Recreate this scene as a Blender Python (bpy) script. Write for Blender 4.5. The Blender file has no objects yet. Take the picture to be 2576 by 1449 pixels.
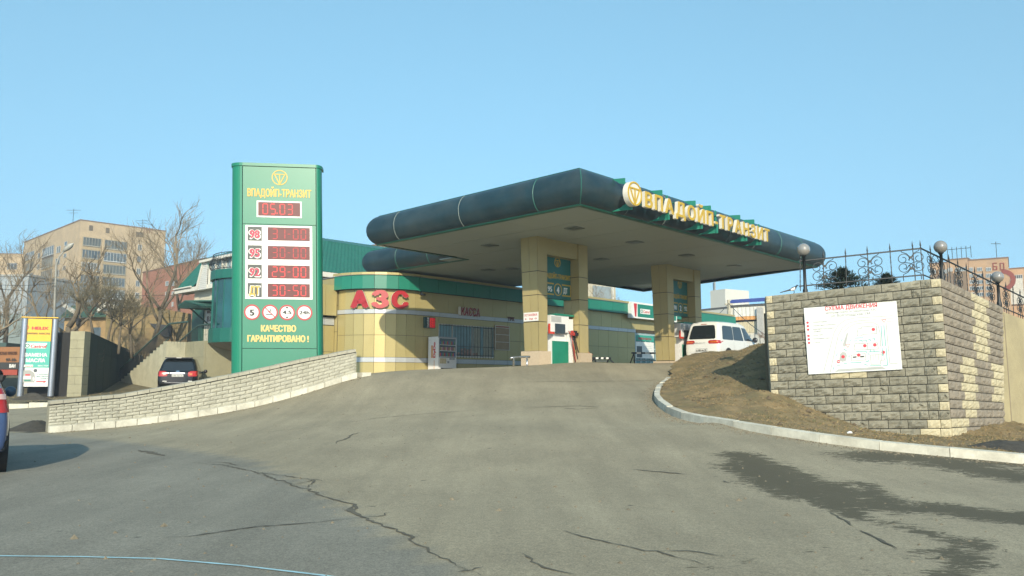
import bpy, math, random
import numpy as np
from mathutils import Vector, Matrix
from mathutils.bvhtree import BVHTree
from math import radians as R, sin, cos, pi

sc = bpy.context.scene
# ------------------------------------------------------------------ camera
EYE = Vector((0, 0, 1.25)); FOC = 2020.0; HOR = 965.0
PITCH = math.atan((HOR-724.5)/FOC)
cd = bpy.data.cameras.new('camera'); cam = bpy.data.objects.new('camera', cd); sc.collection.objects.link(cam)
cam.location = EYE; cam.rotation_euler = (R(90)+PITCH, 0, 0)
cd.sensor_width = 36; cd.lens = 36*FOC/2576; cd.clip_end = 3000; cd.clip_start = .05
sc.camera = cam
# ------------------------------------------------------------------ world, sun, exposure
EL = 23.5; SAZ = 4.8     # sun height, azimuth of the sun east of straight behind the camera
w = bpy.data.worlds.new("World"); sc.world = w; w.use_nodes = True
nt = w.node_tree; bg = nt.nodes['Background']
sky = nt.nodes.new('ShaderNodeTexSky'); sky.sky_type = 'NISHITA'; sky.sun_disc = False
sky.sun_elevation = R(EL); sky.sun_rotation = R(180-SAZ); sky.air_density = 1.15; sky.dust_density = .6; sky.ozone_density = 2.2
hs = nt.nodes.new('ShaderNodeHueSaturation'); hs.inputs['Saturation'].default_value = 1.05; hs.inputs['Hue'].default_value = .472; hs.inputs['Value'].default_value = 1.32
tc = nt.nodes.new('ShaderNodeTexCoord'); mp = nt.nodes.new('ShaderNodeMapping'); mp.vector_type = 'TEXTURE'
vm = nt.nodes.new('ShaderNodeVectorMath'); vm.operation = 'MULTIPLY_ADD'; vm.inputs[1].default_value = (1, 1, .6); vm.inputs[2].default_value = (0, 0, .26)
nt.links.new(tc.outputs['Generated'], vm.inputs[0]); nt.links.new(vm.outputs[0], sky.inputs[0])
nt.links.new(sky.outputs[0], hs.inputs['Color']); nt.links.new(hs.outputs[0], bg.inputs[0]); bg.inputs[1].default_value = .15
sd = bpy.data.lights.new('sun', 'SUN'); sd.energy = 4.8; sd.angle = R(.5); sd.color = (1, .9, .70)
so = bpy.data.objects.new('sun', sd); sc.collection.objects.link(so)
LD = Vector((-sin(R(SAZ))*cos(R(EL)), cos(R(SAZ))*cos(R(EL)), -sin(R(EL))))
so.rotation_euler = LD.to_track_quat('-Z', 'Y').to_euler(); so.location = (2, -20, 30)
sc.view_settings.view_transform = 'Standard'; sc.view_settings.look = 'None'; sc.view_settings.exposure = 0.32; sc.view_settings.gamma = 1

rnd = random.Random(7)
COL = sc.collection
# ------------------------------------------------------------------ projection helpers (photo measure -> place in the world)
def ray(x, y):
    cx = (x-1288)/FOC; cy = -(y-724.5)/FOC
    return Vector((cx, cos(PITCH)-cy*sin(PITCH), sin(PITCH)+cy*cos(PITCH)))
def P(x, y, d):
    r = ray(x, y); return EYE + r*(d/r.y)
def Zp(x, y, z):
    r = ray(x, y); return EYE + r*((z-EYE.z)/r.z)
def on_plane(x, y, o, n):
    r = ray(x, y); return EYE + r*((o-EYE).dot(n)/r.dot(n))
# ------------------------------------------------------------------ materials
MATS = {}
def mat(name, col, rough=.7, metal=0, var=.12, vs=3.0, bump=0, bs=40, spec=.5, emis=None, es=1, dirt=None, ds=.6, da=.3, coat=0):
    if name in MATS: return MATS[name]
    col = tuple(c*.88 for c in col[:3])
    m = bpy.data.materials.new(name); m.use_nodes = True; n = m.node_tree; L = n.links
    b = n.nodes['Principled BSDF']; b.inputs['Roughness'].default_value = rough; b.inputs['Metallic'].default_value = metal
    b.inputs['Specular IOR Level'].default_value = spec; b.inputs['Coat Weight'].default_value = coat
    tc = n.nodes.new('ShaderNodeTexCoord'); geo = n.nodes.new('ShaderNodeNewGeometry')
    no = n.nodes.new('ShaderNodeTexNoise'); no.inputs['Scale'].default_value = vs; no.inputs['Detail'].default_value = 6; no.inputs['Roughness'].default_value = .65
    L.new(geo.outputs['Position'], no.inputs['Vector'])
    mr = n.nodes.new('ShaderNodeMapRange'); mr.inputs[1].default_value = .3; mr.inputs[2].default_value = .7
    mr.inputs[3].default_value = 1-var; mr.inputs[4].default_value = 1+var
    L.new(no.outputs[0], mr.inputs[0])
    oi = n.nodes.new('ShaderNodeObjectInfo')
    mo = n.nodes.new('ShaderNodeMapRange'); mo.inputs[3].default_value = 1-var*.5; mo.inputs[4].default_value = 1+var*.5
    L.new(oi.outputs['Random'], mo.inputs[0])
    mm = n.nodes.new('ShaderNodeMath'); mm.operation = 'MULTIPLY'; L.new(mr.outputs[0], mm.inputs[0]); L.new(mo.outputs[0], mm.inputs[1])
    vm = n.nodes.new('ShaderNodeVectorMath'); vm.operation = 'SCALE'; vm.inputs[0].default_value = col[:3]
    L.new(mm.outputs[0], vm.inputs['Scale']); out = vm.outputs[0]
    if dirt:
        n2 = n.nodes.new('ShaderNodeTexNoise'); n2.inputs['Scale'].default_value = ds; n2.inputs['Detail'].default_value = 8; n2.inputs['Roughness'].default_value = .7
        L.new(geo.outputs['Position'], n2.inputs['Vector'])
        m2 = n.nodes.new('ShaderNodeMapRange'); m2.inputs[1].default_value = .42; m2.inputs[2].default_value = .68; m2.inputs[4].default_value = da
        L.new(n2.outputs[0], m2.inputs[0])
        mx = n.nodes.new('ShaderNodeMix'); mx.data_type = 'RGBA'; L.new(m2.outputs[0], mx.inputs[0]); L.new(out, mx.inputs[6]); mx.inputs[7].default_value = (*dirt, 1)
        out = mx.outputs[2]
    L.new(out, b.inputs['Base Color'])
    if bump:
        n3 = n.nodes.new('ShaderNodeTexNoise'); n3.inputs['Scale'].default_value = bs; n3.inputs['Detail'].default_value = 5
        L.new(geo.outputs['Position'], n3.inputs['Vector'])
        bp = n.nodes.new('ShaderNodeBump'); bp.inputs['Strength'].default_value = bump; bp.inputs['Distance'].default_value = .02
        L.new(n3.outputs[0], bp.inputs['Height']); L.new(bp.outputs[0], b.inputs['Normal'])
    if emis:
        b.inputs['Emission Color'].default_value = (*emis, 1); b.inputs['Emission Strength'].default_value = es
    MATS[name] = m; return m
def glassy(name, col, rough=.06, spec=.8): return mat(name, col, rough=rough, var=.05, spec=spec)

M_ = dict(
 fascia=lambda: mat('fascia_green', (.010,.032,.042), .33, var=.25, vs=1.5, dirt=(.07,.085,.08), ds=.9, da=.35, bump=.04, bs=6),
 trimg=lambda: mat('trim_green', (.010,.11,.075), .4, var=.1),
 green=lambda: mat('panel_green', (.016,.20,.135), .38, var=.05, vs=.6),
 totem=lambda: mat('totem_green', (.010,.195,.115), .38, var=.06, vs=.5, dirt=(.025,.19,.12), da=.35),
 ochre=lambda: mat('panel_ochre', (.47,.39,.17), .36, metal=.25, var=.07, vs=.8, dirt=(.36,.31,.17), ds=.8, da=.25),
 ochre2=lambda: mat('column_ochre', (.42,.34,.15), .42, metal=.15, var=.06, vs=.8, dirt=(.30,.25,.14), ds=1.3, da=.3),
 silver=lambda: mat('panel_silver', (.50,.52,.53), .35, metal=.3, var=.05),
 joint=lambda: mat('joint_dark', (.02,.02,.02), .9),
 soffit=lambda: mat('soffit_panel', (.37,.41,.375), .6, var=.04, vs=.4, dirt=(.30,.33,.30), ds=.4, da=.4),
 white=lambda: mat('white_paint', (.78,.78,.74), .45, var=.05),
 whitem=lambda: mat('white_plastic', (.72,.72,.70), .4, var=.04),
 gold=lambda: mat('gold_paint', (.52,.34,.025), .45, var=.06),
 paleyel=lambda: mat('pale_yellow_paint', (.80,.58,.14), .5, var=.05),
 red=lambda: mat('red_paint', (.40,.02,.03), .4, var=.08),
 redp=lambda: mat('red_print', (.55,.04,.05), .6, var=.05),
 dark=lambda: mat('dark_plastic', (.02,.022,.025), .5),
 iron=lambda: mat('black_iron', (.012,.016,.018), .5, var=.2),
 grey=lambda: mat('grey_metal', (.30,.31,.32), .4, metal=.4),
 steel=lambda: mat('steel', (.55,.55,.53), .25, metal=.9),
 glass=lambda: glassy('dark_glass', (.02,.05,.06)),
 rubber=lambda: mat('rubber', (.018,.018,.018), .8),
)
def M(k):
    return M_[k]()
# ------------------------------------------------------------------ mesh building
class MB:
    def __init__(s): s.v = []; s.f = []; s.mi = []; s.cm = 0
    def add(s, vs, fs):
        o = len(s.v); s.v += [tuple(p) for p in vs]; s.f += [tuple(i+o for i in f) for f in fs]; s.mi += [s.cm]*len(fs)
    def hexa(s, b, t):   # bottom 4, top 4
        s.add(list(b)+list(t), [(3,2,1,0),(4,5,6,7),(0,1,5,4),(1,2,6,5),(2,3,7,6),(3,0,4,7)])
    def box(s, o, ax, ay, az):   # corner + three edge vectors
        o, ax, ay, az = Vector(o), Vector(ax), Vector(ay), Vector(az)
        if ax.cross(ay).dot(az) < 0: ax, ay = ay, ax
        b = [o, o+ax, o+ax+ay, o+ay]; s.hexa(b, [p+az for p in b])
    def cbox(s, c, sx, sy, sz, rz=0):   # centred base
        a = Vector((cos(rz), sin(rz), 0))*sx; b = Vector((-sin(rz), cos(rz), 0))*sy
        s.box(Vector(c)-a/2-b/2, a, b, (0,0,sz))
    def tube(s, pts, r, n=6, cap=True):
        pts = [Vector(p) for p in pts]; rs = r if isinstance(r, (list, tuple)) else [r]*len(pts)
        rings = []; prev = None
        for i, p in enumerate(pts):
            t = (pts[min(i+1, len(pts)-1)]-pts[max(i-1, 0)])
            if t.length < 1e-9: t = Vector((0,0,1))
            t.normalize()
            a = prev if prev is not None else (Vector((0,0,1)) if abs(t.z) < .9 else Vector((1,0,0)))
            x = (a - t*a.dot(t)); 
            if x.length < 1e-6: x = Vector((1,0,0)) - t*t.x
            x.normalize(); prev = x; y = t.cross(x)
            rings.append([p+(x*cos(2*pi*k/n)+y*sin(2*pi*k/n))*rs[i] for k in range(n)])
        vs = [q for rg in rings for q in rg]; fs = []
        for i in range(len(pts)-1):
            for k in range(n):
                k2 = (k+1) % n; fs.append((i*n+k, i*n+k2, (i+1)*n+k2, (i+1)*n+k))
        if cap: fs.append(tuple(range(n))[::-1]); fs.append(tuple((len(pts)-1)*n+k for k in range(n)))
        s.add(vs, fs)
    def lathe(s, c, prof, n=16, ax=None):   # prof (r,h) about axis
        c = Vector(c); az = Vector(ax).normalized() if ax else Vector((0,0,1))
        x = Vector((1,0,0)) if abs(az.x) < .9 else Vector((0,1,0)); x = (x-az*x.dot(az)).normalized(); y = az.cross(x)
        vs = []; fs = []
        for r, h in prof:
            for k in range(n): vs.append(c+az*h+(x*cos(2*pi*k/n)+y*sin(2*pi*k/n))*max(r, 1e-4))
        for i in range(len(prof)-1):
            for k in range(n):
                k2 = (k+1) % n; fs.append((i*n+k, i*n+k2, (i+1)*n+k2, (i+1)*n+k))
        fs.append(tuple(range(n))[::-1]); fs.append(tuple((len(prof)-1)*n+k for k in range(n)))
        s.add(vs, fs)
    def poly(s, pts, th):   # extruded polygon, th vector
        n = len(pts); pts = [Vector(p) for p in pts]; th = Vector(th)
        vs = pts+[p+th for p in pts]; fs = [tuple(range(n))[::-1], tuple(range(n, 2*n))]
        fs += [(i, (i+1) % n, n+(i+1) % n, n+i) for i in range(n)]
        s.add(vs, fs)
    def build(s, name, m, parent=None, smooth=False, fix=False):
        me = bpy.data.meshes.new(name); off = wloc(parent)
        me.from_pydata([(p[0]-off[0], p[1]-off[1], p[2]-off[2]) for p in s.v], [], s.f)
        ms = m if isinstance(m, (list, tuple)) else [m]
        for q in ms: me.materials.append(q)
        if len(ms) > 1: me.polygons.foreach_set('material_index', s.mi)
        if smooth: me.polygons.foreach_set('use_smooth', [True]*len(me.polygons))
        if fix:
            import bmesh
            bm = bmesh.new(); bm.from_mesh(me); bmesh.ops.recalc_face_normals(bm, faces=bm.faces); bm.to_mesh(me); bm.free()
        o = bpy.data.objects.new(name, me); COL.objects.link(o)
        if parent: o.parent = parent
        return o
def wloc(p):
    v = Vector((0,0,0))
    while p is not None: v += p.location; p = p.parent
    return v
def tag(o, label=None, cat=None, group=None, kind=None):
    if label: o['label'] = label
    if cat: o['category'] = cat
    if group: o['group'] = group
    if kind: o['kind'] = kind
    return o
def thing(name, label, cat, loc=(0,0,0), group=None):
    o = bpy.data.objects.new(name, None); COL.objects.link(o); o.location = Vector(loc); o.empty_display_size = .3
    return tag(o, label, cat, group)
def kids(o, allobs): return [c for c in allobs if c.parent == o]
def dup(root, loc, rotz=0, scale=1, label=None):
    allobs = list(bpy.data.objects)
    def cp(o, par):
        c = o.copy(); COL.objects.link(c); c.parent = par
        for k in kids(o, allobs): cp(k, c)
        return c
    r = cp(root, None); r.location = loc; r.rotation_euler.z = rotz
    r.scale = scale if isinstance(scale, (tuple, list)) else (scale,)*3
    if label: r['label'] = label
    return r
UNIT = {}
def unit_cube():
    if 'c' not in UNIT:
        me = bpy.data.meshes.new('panel_block')
        b = [(-.5,-.5,-.5),(.5,-.5,-.5),(.5,.5,-.5),(-.5,.5,-.5),(-.5,-.5,.5),(.5,-.5,.5),(.5,.5,.5),(-.5,.5,.5)]
        me.from_pydata(b, [], [(3,2,1,0),(4,5,6,7),(0,1,5,4),(1,2,6,5),(2,3,7,6),(3,0,4,7)]); UNIT['c'] = me
    return UNIT['c']
UM = {}
def ubox(name, m, parent, c, ax, ay, az):   # centre, full edge vectors; shares one mesh per material
    if m.name not in UM:
        me = unit_cube().copy(); me.materials.append(m); UM[m.name] = me
    o = bpy.data.objects.new(name, UM[m.name]); COL.objects.link(o); o.parent = parent
    c = Vector(c)-wloc(parent); ax, ay, az = Vector(ax), Vector(ay), Vector(az)
    if ax.cross(ay).dot(az) < 0: ax = -ax
    o.matrix_basis = Matrix(((ax.x,ay.x,az.x,c.x),(ax.y,ay.y,az.y,c.y),(ax.z,ay.z,az.z,c.z),(0,0,0,1)))
    return o
class Frame:
    def __init__(s, o, x, y):
        s.o = Vector(o); s.x = Vector(x).normalized(); s.y = Vector(y).normalized(); s.n = s.x.cross(s.y).normalized()
    def pt(s, a, b, c=0): return s.o+s.x*a+s.y*b+s.n*c
    def px(s, x, y):
        q = on_plane(x, y, s.o, s.n)-s.o; 
        g = s.x.dot(s.y); a = q.dot(s.x); b = q.dot(s.y)
        return ((a-g*b)/(1-g*g), (b-g*a)/(1-g*g))
def plate(mb, F, a0, b0, a1, b1, c0, c1):
    mb.box(F.pt(a0, b0, c0), F.x*(a1-a0), F.y*(b1-b0), F.n*(c1-c0))
# text ---------------------------------------------------------------
TC = {}
def glyphs(s, sp=1.0):
    k = (s, sp)
    if k in TC: return TC[k]
    c = bpy.data.curves.new('t', 'FONT'); c.body = s; c.size = 1; c.resolution_u = 3; c.space_character = sp
    o = bpy.data.objects.new('t', c); COL.objects.link(o)
    dg = bpy.context.evaluated_depsgraph_get(); me = bpy.data.meshes.new_from_object(o.evaluated_get(dg))
    vs = [(v.co.x, v.co.y) for v in me.vertices]; fs = [tuple(p.vertices) for p in me.polygons]
    be = {}
    for f in fs:
        for i in range(len(f)):
            e = (f[i], f[(i+1) % len(f)]); be[e] = 1
    edges = [e for e in be if (e[1], e[0]) not in be]
    bpy.data.objects.remove(o); bpy.data.curves.remove(c); bpy.data.meshes.remove(me)
    TC[k] = (vs, fs, edges); return TC[k]
capH = None
def text_into(mb, F, s, a, b, w, h, c0=.004, depth=.004, bold=.03, sp=1.0, mi=0, side=None, slant=0):
    """lower-left a,b ; w,h box of the line (h = capital height)"""
    global capH
    if capH is None: g = glyphs('Н'); capH = max(v[1] for v in g[0])-min(v[1] for v in g[0])
    vs, fs, ed = glyphs(s, sp)
    if not vs: return
    x0 = min(v[0] for v in vs); x1 = max(v[0] for v in vs); sx = w/(x1-x0+2*bold); sy = h/(capH+bold)
    offs = [(0, 0)]
    if bold: offs = [(-bold, 0), (-bold/3, bold/2), (bold/3, -bold/2+.0), (bold, 0)] if bold < .05 else [(-bold, 0), (-bold*.5, bold/2), (0, -bold/2), (bold*.5, bold/2), (bold, 0)]
    for i, (ox, oy) in enumerate(offs):
        c = c0+depth+i*.0012
        pts = [F.pt(a+(v[0]-x0+bold+ox)*sx+slant*v[1]*sy, b+(v[1]+oy)*sy, c) for v in vs]
        mb.cm = mi; mb.add(pts, fs)
        if depth > .002:
            back = [p-F.n*(depth+i*.0012) for p in pts]; mb.cm = side if side is not None else mi
            mb.add(pts+back, [(e[1], e[0], e[0]+len(pts), e[1]+len(pts)) for e in ed])
    mb.cm = 0
def text(F, s, a, b, w, h, m, parent, name='lettering', **k):
    mb = MB(); text_into(mb, F, s, a, b, w, h, **k); return mb.build(name, m, parent)
def disc(mb, F, a, b, r, c0, c1, n=24, r2=None):
    if r2 is None:
        mb.lathe(F.pt(a, b, c0), [(r, 0), (r, c1-c0)], n, F.n)
    else:
        vs = []; fs = []
        for k in range(n):
            t = 2*pi*k/n
            for rr, cc in ((r, c0), (r, c1), (r2, c1), (r2, c0)): vs.append(F.pt(a+rr*cos(t), b+rr*sin(t), cc))
        for k in range(n):
            k2 = (k+1) % n
            for j in range(4): fs.append((k*4+j, k2*4+j, k2*4+(j+1) % 4, k*4+(j+1) % 4))
        mb.add(vs, fs)
def bar(mb, F, a0, b0, a1, b1, w, c0, c1):
    d = Vector((a1-a0, b1-b0)); l = d.length; d /= l; n = Vector((-d.y, d.x))*w/2
    p = [(a0+n.x, b0+n.y), (a0-n.x, b0-n.y), (a1-n.x, b1-n.y), (a1+n.x, b1+n.y)]
    mb.poly([F.pt(x, y, c0) for x, y in p], F.n*(c1-c0))
def emblem(mb, F, a, b, r, c0, th=.01, wd=.12):
    disc(mb, F, a, b, r, c0, c0+th, 28, r*(1-wd))
    k = wd*r
    bar(mb, F, a-r*.72, b+r*.42, a+r*.72, b+r*.42, k, c0+.001, c0+th+.001)
    bar(mb, F, a-r*.66, b+r*.42, a, b-r*.9, k, c0+.002, c0+th+.002)
    bar(mb, F, a+r*.66, b+r*.42, a, b-r*.9, k, c0+.003, c0+th+.003)
    bar(mb, F, a, b+r*.42, a, b-r*.7, k, c0+.004, c0+th+.004)
# TPS ----------------------------------------------------------------
def tps(pts, lam=.02):
    p = np.array([tuple(q) for q in pts]); n = len(p); X = p[:, :2]
    d = np.linalg.norm(X[:, None]-X[None], axis=2); K = np.where(d > 0, d*d*np.log(d+1e-9), 0)+lam*np.eye(n)
    A = np.zeros((n+3, n+3)); A[:n, :n] = K; A[:n, n] = 1; A[:n, n+1:] = X; A[n, :n] = 1; A[n+1:, :n] = X.T
    s = np.linalg.solve(A, np.concatenate([p[:, 2], [0, 0, 0]]))
    def f(x, y):
        x = np.asarray(x, float); y = np.asarray(y, float); sh = x.shape; q = np.stack([x.ravel(), y.ravel()], 1)
        out = np.zeros(len(q))
        for i in range(0, len(q), 20000):
            dd = np.linalg.norm(q[i:i+20000, None]-X[None], axis=2)
            out[i:i+20000] = (dd*dd*np.log(dd+1e-9))@s[:n]+s[n]+q[i:i+20000]@s[n+1:]
        return out.reshape(sh)
    return f
def inpoly(x, y, poly):
    x = np.asarray(x); y = np.asarray(y); c = np.zeros(x.shape, bool); n = len(poly); j = n-1
    for i in range(n):
        xi, yi = poly[i][:2]; xj, yj = poly[j][:2]
        if yi != yj: c ^= ((yi > y) != (yj > y)) & (x < (xj-xi)*(y-yi)/(yj-yi)+xi)
        j = i
    return c
def sheet(name, xs, ys, f, m, keep=None, dz=0, kind='structure'):
    xs = np.asarray(xs); ys = np.asarray(ys); XX, YY = np.meshgrid(xs, ys); ZZ = f(XX, YY)+dz
    nx, ny = len(xs), len(ys); idx = np.arange(nx*ny).reshape(ny, nx)
    q = np.stack([idx[:-1, :-1], idx[:-1, 1:], idx[1:, 1:], idx[1:, :-1]], -1).reshape(-1, 4)
    if keep is not None:
        cx = (XX[:-1, :-1]+XX[1:, 1:])/2; cy = (YY[:-1, :-1]+YY[1:, 1:])/2; q = q[keep(cx, cy).ravel()]
    V = np.stack([XX, YY, ZZ], -1).reshape(-1, 3); used = np.unique(q); rm = -np.ones(len(V), int); rm[used] = np.arange(len(used))
    me = bpy.data.meshes.new(name); me.from_pydata(V[used].tolist(), [], rm[q].tolist()); me.materials.append(m)
    me.polygons.foreach_set('use_smooth', [True]*len(me.polygons))
    o = bpy.data.objects.new(name, me); COL.objects.link(o)
    if kind: o['kind'] = kind
    return o

# ================================================================== GROUND
WL = [P(120,1088,20), P(300,1073,21.2), P(480,1050,22.3), P(620,1026,23.2), P(760,990,24.1), P(892,950,25)]   # foot of the low wall
KB = [P(1676,960,27), P(1650,982,23), P(1642,1006,20.5), P(1660,1030,18.8), P(1695,1050,17.6), P(1770,1066,16.3), P(1875,1084,15.0),
      P(2000,1104,14.0), P(2140,1125,13.2), P(2300,1142,12.6), P(2440,1155,12.2), P(2576,1168,11.9), P(2800,1190,11.4)]       # foot of the kerb
ctl = [tuple(p) for p in WL]+[tuple(p) for p in KB]
ctl += [tuple(P(1500,914,29)), tuple(P(1300,921,29.6)), tuple(P(1130,938,33)), tuple(P(975,957,37)), tuple(P(1650,914,33)), tuple(P(1290,1002,21.5)),
        (0,15,.36), (-6,15,.14), (-12,15,0), (-14,12,0), (-14,20,0), (-22,10,0), (-22,20,0), (0,11,.08), (5,12,.14), (4,16,.5), (-6,20,.42)]
ctl += [(x, y, 0) for x in (-20, -10, -4, 0, 4, 10, 16) for y in (-4, 3, 8)]
ctl += [(.94,29.7,1.93), (2.6,31.6,2.05), (7.1,36.9,2.15), (9,39,2.16), (-3.9,39.6,1.74), (-6.8,39.3,1.42), (0,44,2.0), (8,50,2.15), (15,50,2.2), (25,60,2.25), (20,40,2.2), (12,31,2.15), (35,45,2.2), (38,70,2.3), (15,70,2.3)]
drive_f = tps(ctl, .05)
END = WL[-1]; B0 = WL[0]
wd = Vector((END.x-B0.x, END.y-B0.y)).normalized()
excl = [(B0.x-.02, B0.y+.22)]+[(p.x, p.y+.25) for p in WL[1:-1]]+[(END.x+.05, END.y+.3), (-5.6, 31), (-9.8, 39), (-9, 48), (3, 62), (10, 90), (-60, 90), (-60, 60), (-12.9, 60), (-12.9, 20.2)]
def asphalt_mat():
    m = bpy.data.materials.new('asphalt'); m.use_nodes = True; n = m.node_tree; L = n.links; b = n.nodes['Principled BSDF']
    geo = n.nodes.new('ShaderNodeNewGeometry')
    def noise(sc_, det=6, ro=.6, vec=None, dist=0):
        t = n.nodes.new('ShaderNodeTexNoise'); t.inputs['Scale'].default_value = sc_; t.inputs['Detail'].default_value = det; t.inputs['Roughness'].default_value = ro; t.inputs['Distortion'].default_value = dist
        L.new(vec or geo.outputs['Position'], t.inputs['Vector']); return t.outputs[0]
    def mr(i, a, b_, c, d):
        t = n.nodes.new('ShaderNodeMapRange'); L.new(i, t.inputs[0])
        for k, v in zip((1, 2, 3, 4), (a, b_, c, d)): t.inputs[k].default_value = v
        return t.outputs[0]
    def mul(a, b_):
        t = n.nodes.new('ShaderNodeMath'); t.operation = 'MULTIPLY'; L.new(a, t.inputs[0]); L.new(b_, t.inputs[1]); return t.outputs[0]
    at = n.nodes.new('ShaderNodeAttribute'); at.attribute_name = 'zone'
    mx = n.nodes.new('ShaderNodeMix'); mx.data_type = 'RGBA'; L.new(at.outputs['Fac'], mx.inputs[0])
    mx.inputs[6].default_value = (.278, .243, .166, 1); mx.inputs[7].default_value = (.198, .188, .150, 1)
    mp = n.nodes.new('ShaderNodeMapping'); mp.inputs['Scale'].default_value = (.9, .22, .5); mp.inputs['Rotation'].default_value = (0, 0, R(18)); L.new(geo.outputs['Position'], mp.inputs[0])
    f = mul(mul(mr(noise(.35), .3, .7, .84, 1.15), mr(noise(70, 2, .85), .28, .72, .58, 1.42)), mul(mr(noise(16, 5, .75), .3, .7, .86, 1.14), mr(noise(1.6, 6, .75, mp.outputs[0]), .3, .7, .88, 1.12)))
    mt = n.nodes.new('ShaderNodeMapping'); mt.inputs['Scale'].default_value = (1.5, .07, .1); mt.inputs['Rotation'].default_value = (0, 0, R(6)); L.new(geo.outputs['Position'], mt.inputs[0])
    f = mul(f, mr(noise(1.0, 4, .6, mt.outputs[0], .3), .35, .65, .92, 1.07))
    vm = n.nodes.new('ShaderNodeVectorMath'); vm.operation = 'SCALE'; L.new(mx.outputs[2], vm.inputs[0]); L.new(f, vm.inputs['Scale'])
    # dark dropped spots
    vo = n.nodes.new('ShaderNodeTexVoronoi'); vo.inputs['Scale'].default_value = 1.1; L.new(geo.outputs['Position'], vo.inputs['Vector'])
    sp = mr(vo.outputs['Distance'], .02, .05, .45, 1)
    v2 = n.nodes.new('ShaderNodeVectorMath'); v2.operation = 'SCALE'; L.new(vm.outputs[0], v2.inputs[0]); L.new(sp, v2.inputs['Scale'])
    a2 = n.nodes.new('ShaderNodeAttribute'); a2.attribute_name = 'stain'
    mq = n.nodes.new('ShaderNodeMapping'); mq.inputs['Rotation'].default_value = (0, 0, R(-20)); mq.inputs['Scale'].default_value = (1, 1.7, 1); L.new(geo.outputs['Position'], mq.inputs[0])
    ad = n.nodes.new('ShaderNodeMath'); ad.operation = 'ADD'; L.new(a2.outputs['Fac'], ad.inputs[0]); L.new(mr(noise(4.5, 10, .78, mq.outputs[0], 1.2), .3, .7, -.62, .42), ad.inputs[1])
    sf = mr(ad.outputs[0], .33, .50, 0, .88); gt = n.nodes.new('ShaderNodeMath'); gt.operation = 'MULTIPLY'; L.new(sf, gt.inputs[0]); L.new(mr(a2.outputs['Fac'], .0, .12, 0, 1), gt.inputs[1])
    m3 = n.nodes.new('ShaderNodeMix'); m3.data_type = 'RGBA'; L.new(gt.outputs[0], m3.inputs[0]); L.new(v2.outputs[0], m3.inputs[6]); m3.inputs[7].default_value = (.060, .053, .030, 1)
    L.new(m3.outputs[2], b.inputs['Base Color']); b.inputs['Roughness'].default_value = .82; b.inputs['Specular IOR Level'].default_value = .35
    bp = n.nodes.new('ShaderNodeBump'); bp.inputs['Strength'].default_value = .55; bp.inputs['Distance'].default_value = .012
    L.new(noise(110, 3, .7), bp.inputs['Height']); L.new(bp.outputs[0], b.inputs['Normal'])
    return m
ASPH = asphalt_mat()
seam = [P(0,1075,24), Zp(120,1095,.02), Zp(350,1128,.03), Zp(640,1172,.04), Zp(760,1215,.04), Zp(890,1290,.03), Zp(1000,1350,.01), Zp(1150,1440,0), Zp(1260,1500,0), Zp(1500,1700,0)]
roadpoly = [(p.x, p.y) for p in seam]+[(4, -5), (-60, -5), (-60, 24)]
def grade(a, b, fine, c, coarse): return list(np.arange(a, b, fine))+list(np.arange(b, c, coarse))
xs = list(np.arange(-60, -15, 2.5))+list(np.arange(-15, 14, .25))+list(np.arange(14, 60, 1.5)); ys = list(np.arange(-5, 4, .5))+list(np.arange(4, 44, .25))+list(np.arange(44, 75, 1.0))
bank0 = [(p.x+.12, p.y+.12) for p in KB]+[(30, 10.9), (30, 26), (13, 26), (11, 31), (9, 29), (7.5, 28.5)]
def f_drive(X, Y):
    z = drive_f(np.clip(X, -22, 38), np.clip(Y, -4, 70)); return z
drv = sheet('driveway', xs, ys, f_drive, ASPH, keep=lambda X, Y: ~inpoly(X, Y, excl) & ~inpoly(X, Y, bank0) & ~((X < -12.9) & (Y > 19.9)))
co_ = np.empty(len(drv.data.vertices)*3); drv.data.vertices.foreach_get('co', co_); co_ = co_.reshape(-1, 3)
zo = inpoly(co_[:, 0], co_[:, 1], roadpoly).astype(float)
at = drv.data.attributes.new('zone', 'FLOAT', 'POINT'); at.data.foreach_set('value', zo)
def zd(x, y): return float(f_drive(np.array([x]), np.array([y]))[0])
def drop(x, y):   # where the sight line through x,y meets the driveway
    r = ray(x, y); t = 3.0
    while t < 60:
        p = EYE+r*(t/r.y)
        if p.z < zd(p.x, p.y): break
        t += .25
    lo, hi = t-.25, t
    for _ in range(8):
        m = (lo+hi)/2; p = EYE+r*(m/r.y)
        if p.z < zd(p.x, p.y): hi = m
        else: lo = m
    return EYE+r*(hi/r.y)
def dp(x, y): return ((1400+x/1.819)/1.0932, (1000+y/1.819)/1.0932)
stains = [([(1150,458),(1230,490),(1330,530),(1420,570),(1560,620),(1760,660)], .34, 1.05), ([(1190,515),(1330,590),(1480,650),(1620,680),(1760,705),(1950,715),(2150,725),(2400,760),(2576,775)], .42, 1.0),
  ([(1450,590),(1600,605),(1760,600),(1900,690)], .22, .8), ([(1570,700),(1750,770),(1900,805),(2050,840),(2200,870),(2340,890),(2280,960),(2300,1010),(2200,1060),(2120,1110)], .17, .85), ([(1990,960),(2130,945),(2280,925)], .14, .8),
  ([(1830,468),(1950,462),(2100,478),(2300,520),(2576,570)], .62, .95), ([(2000,452),(2200,470),(2576,505)], .5, .9), ([(930,1020),(1100,1005),(1250,980),(1400,960),(1560,925),(1700,915)], .07, .55), ([(430,880),(600,830),(720,800),(900,750),(1150,730)], .05, .4)]
st = np.zeros(len(co_))
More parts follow.
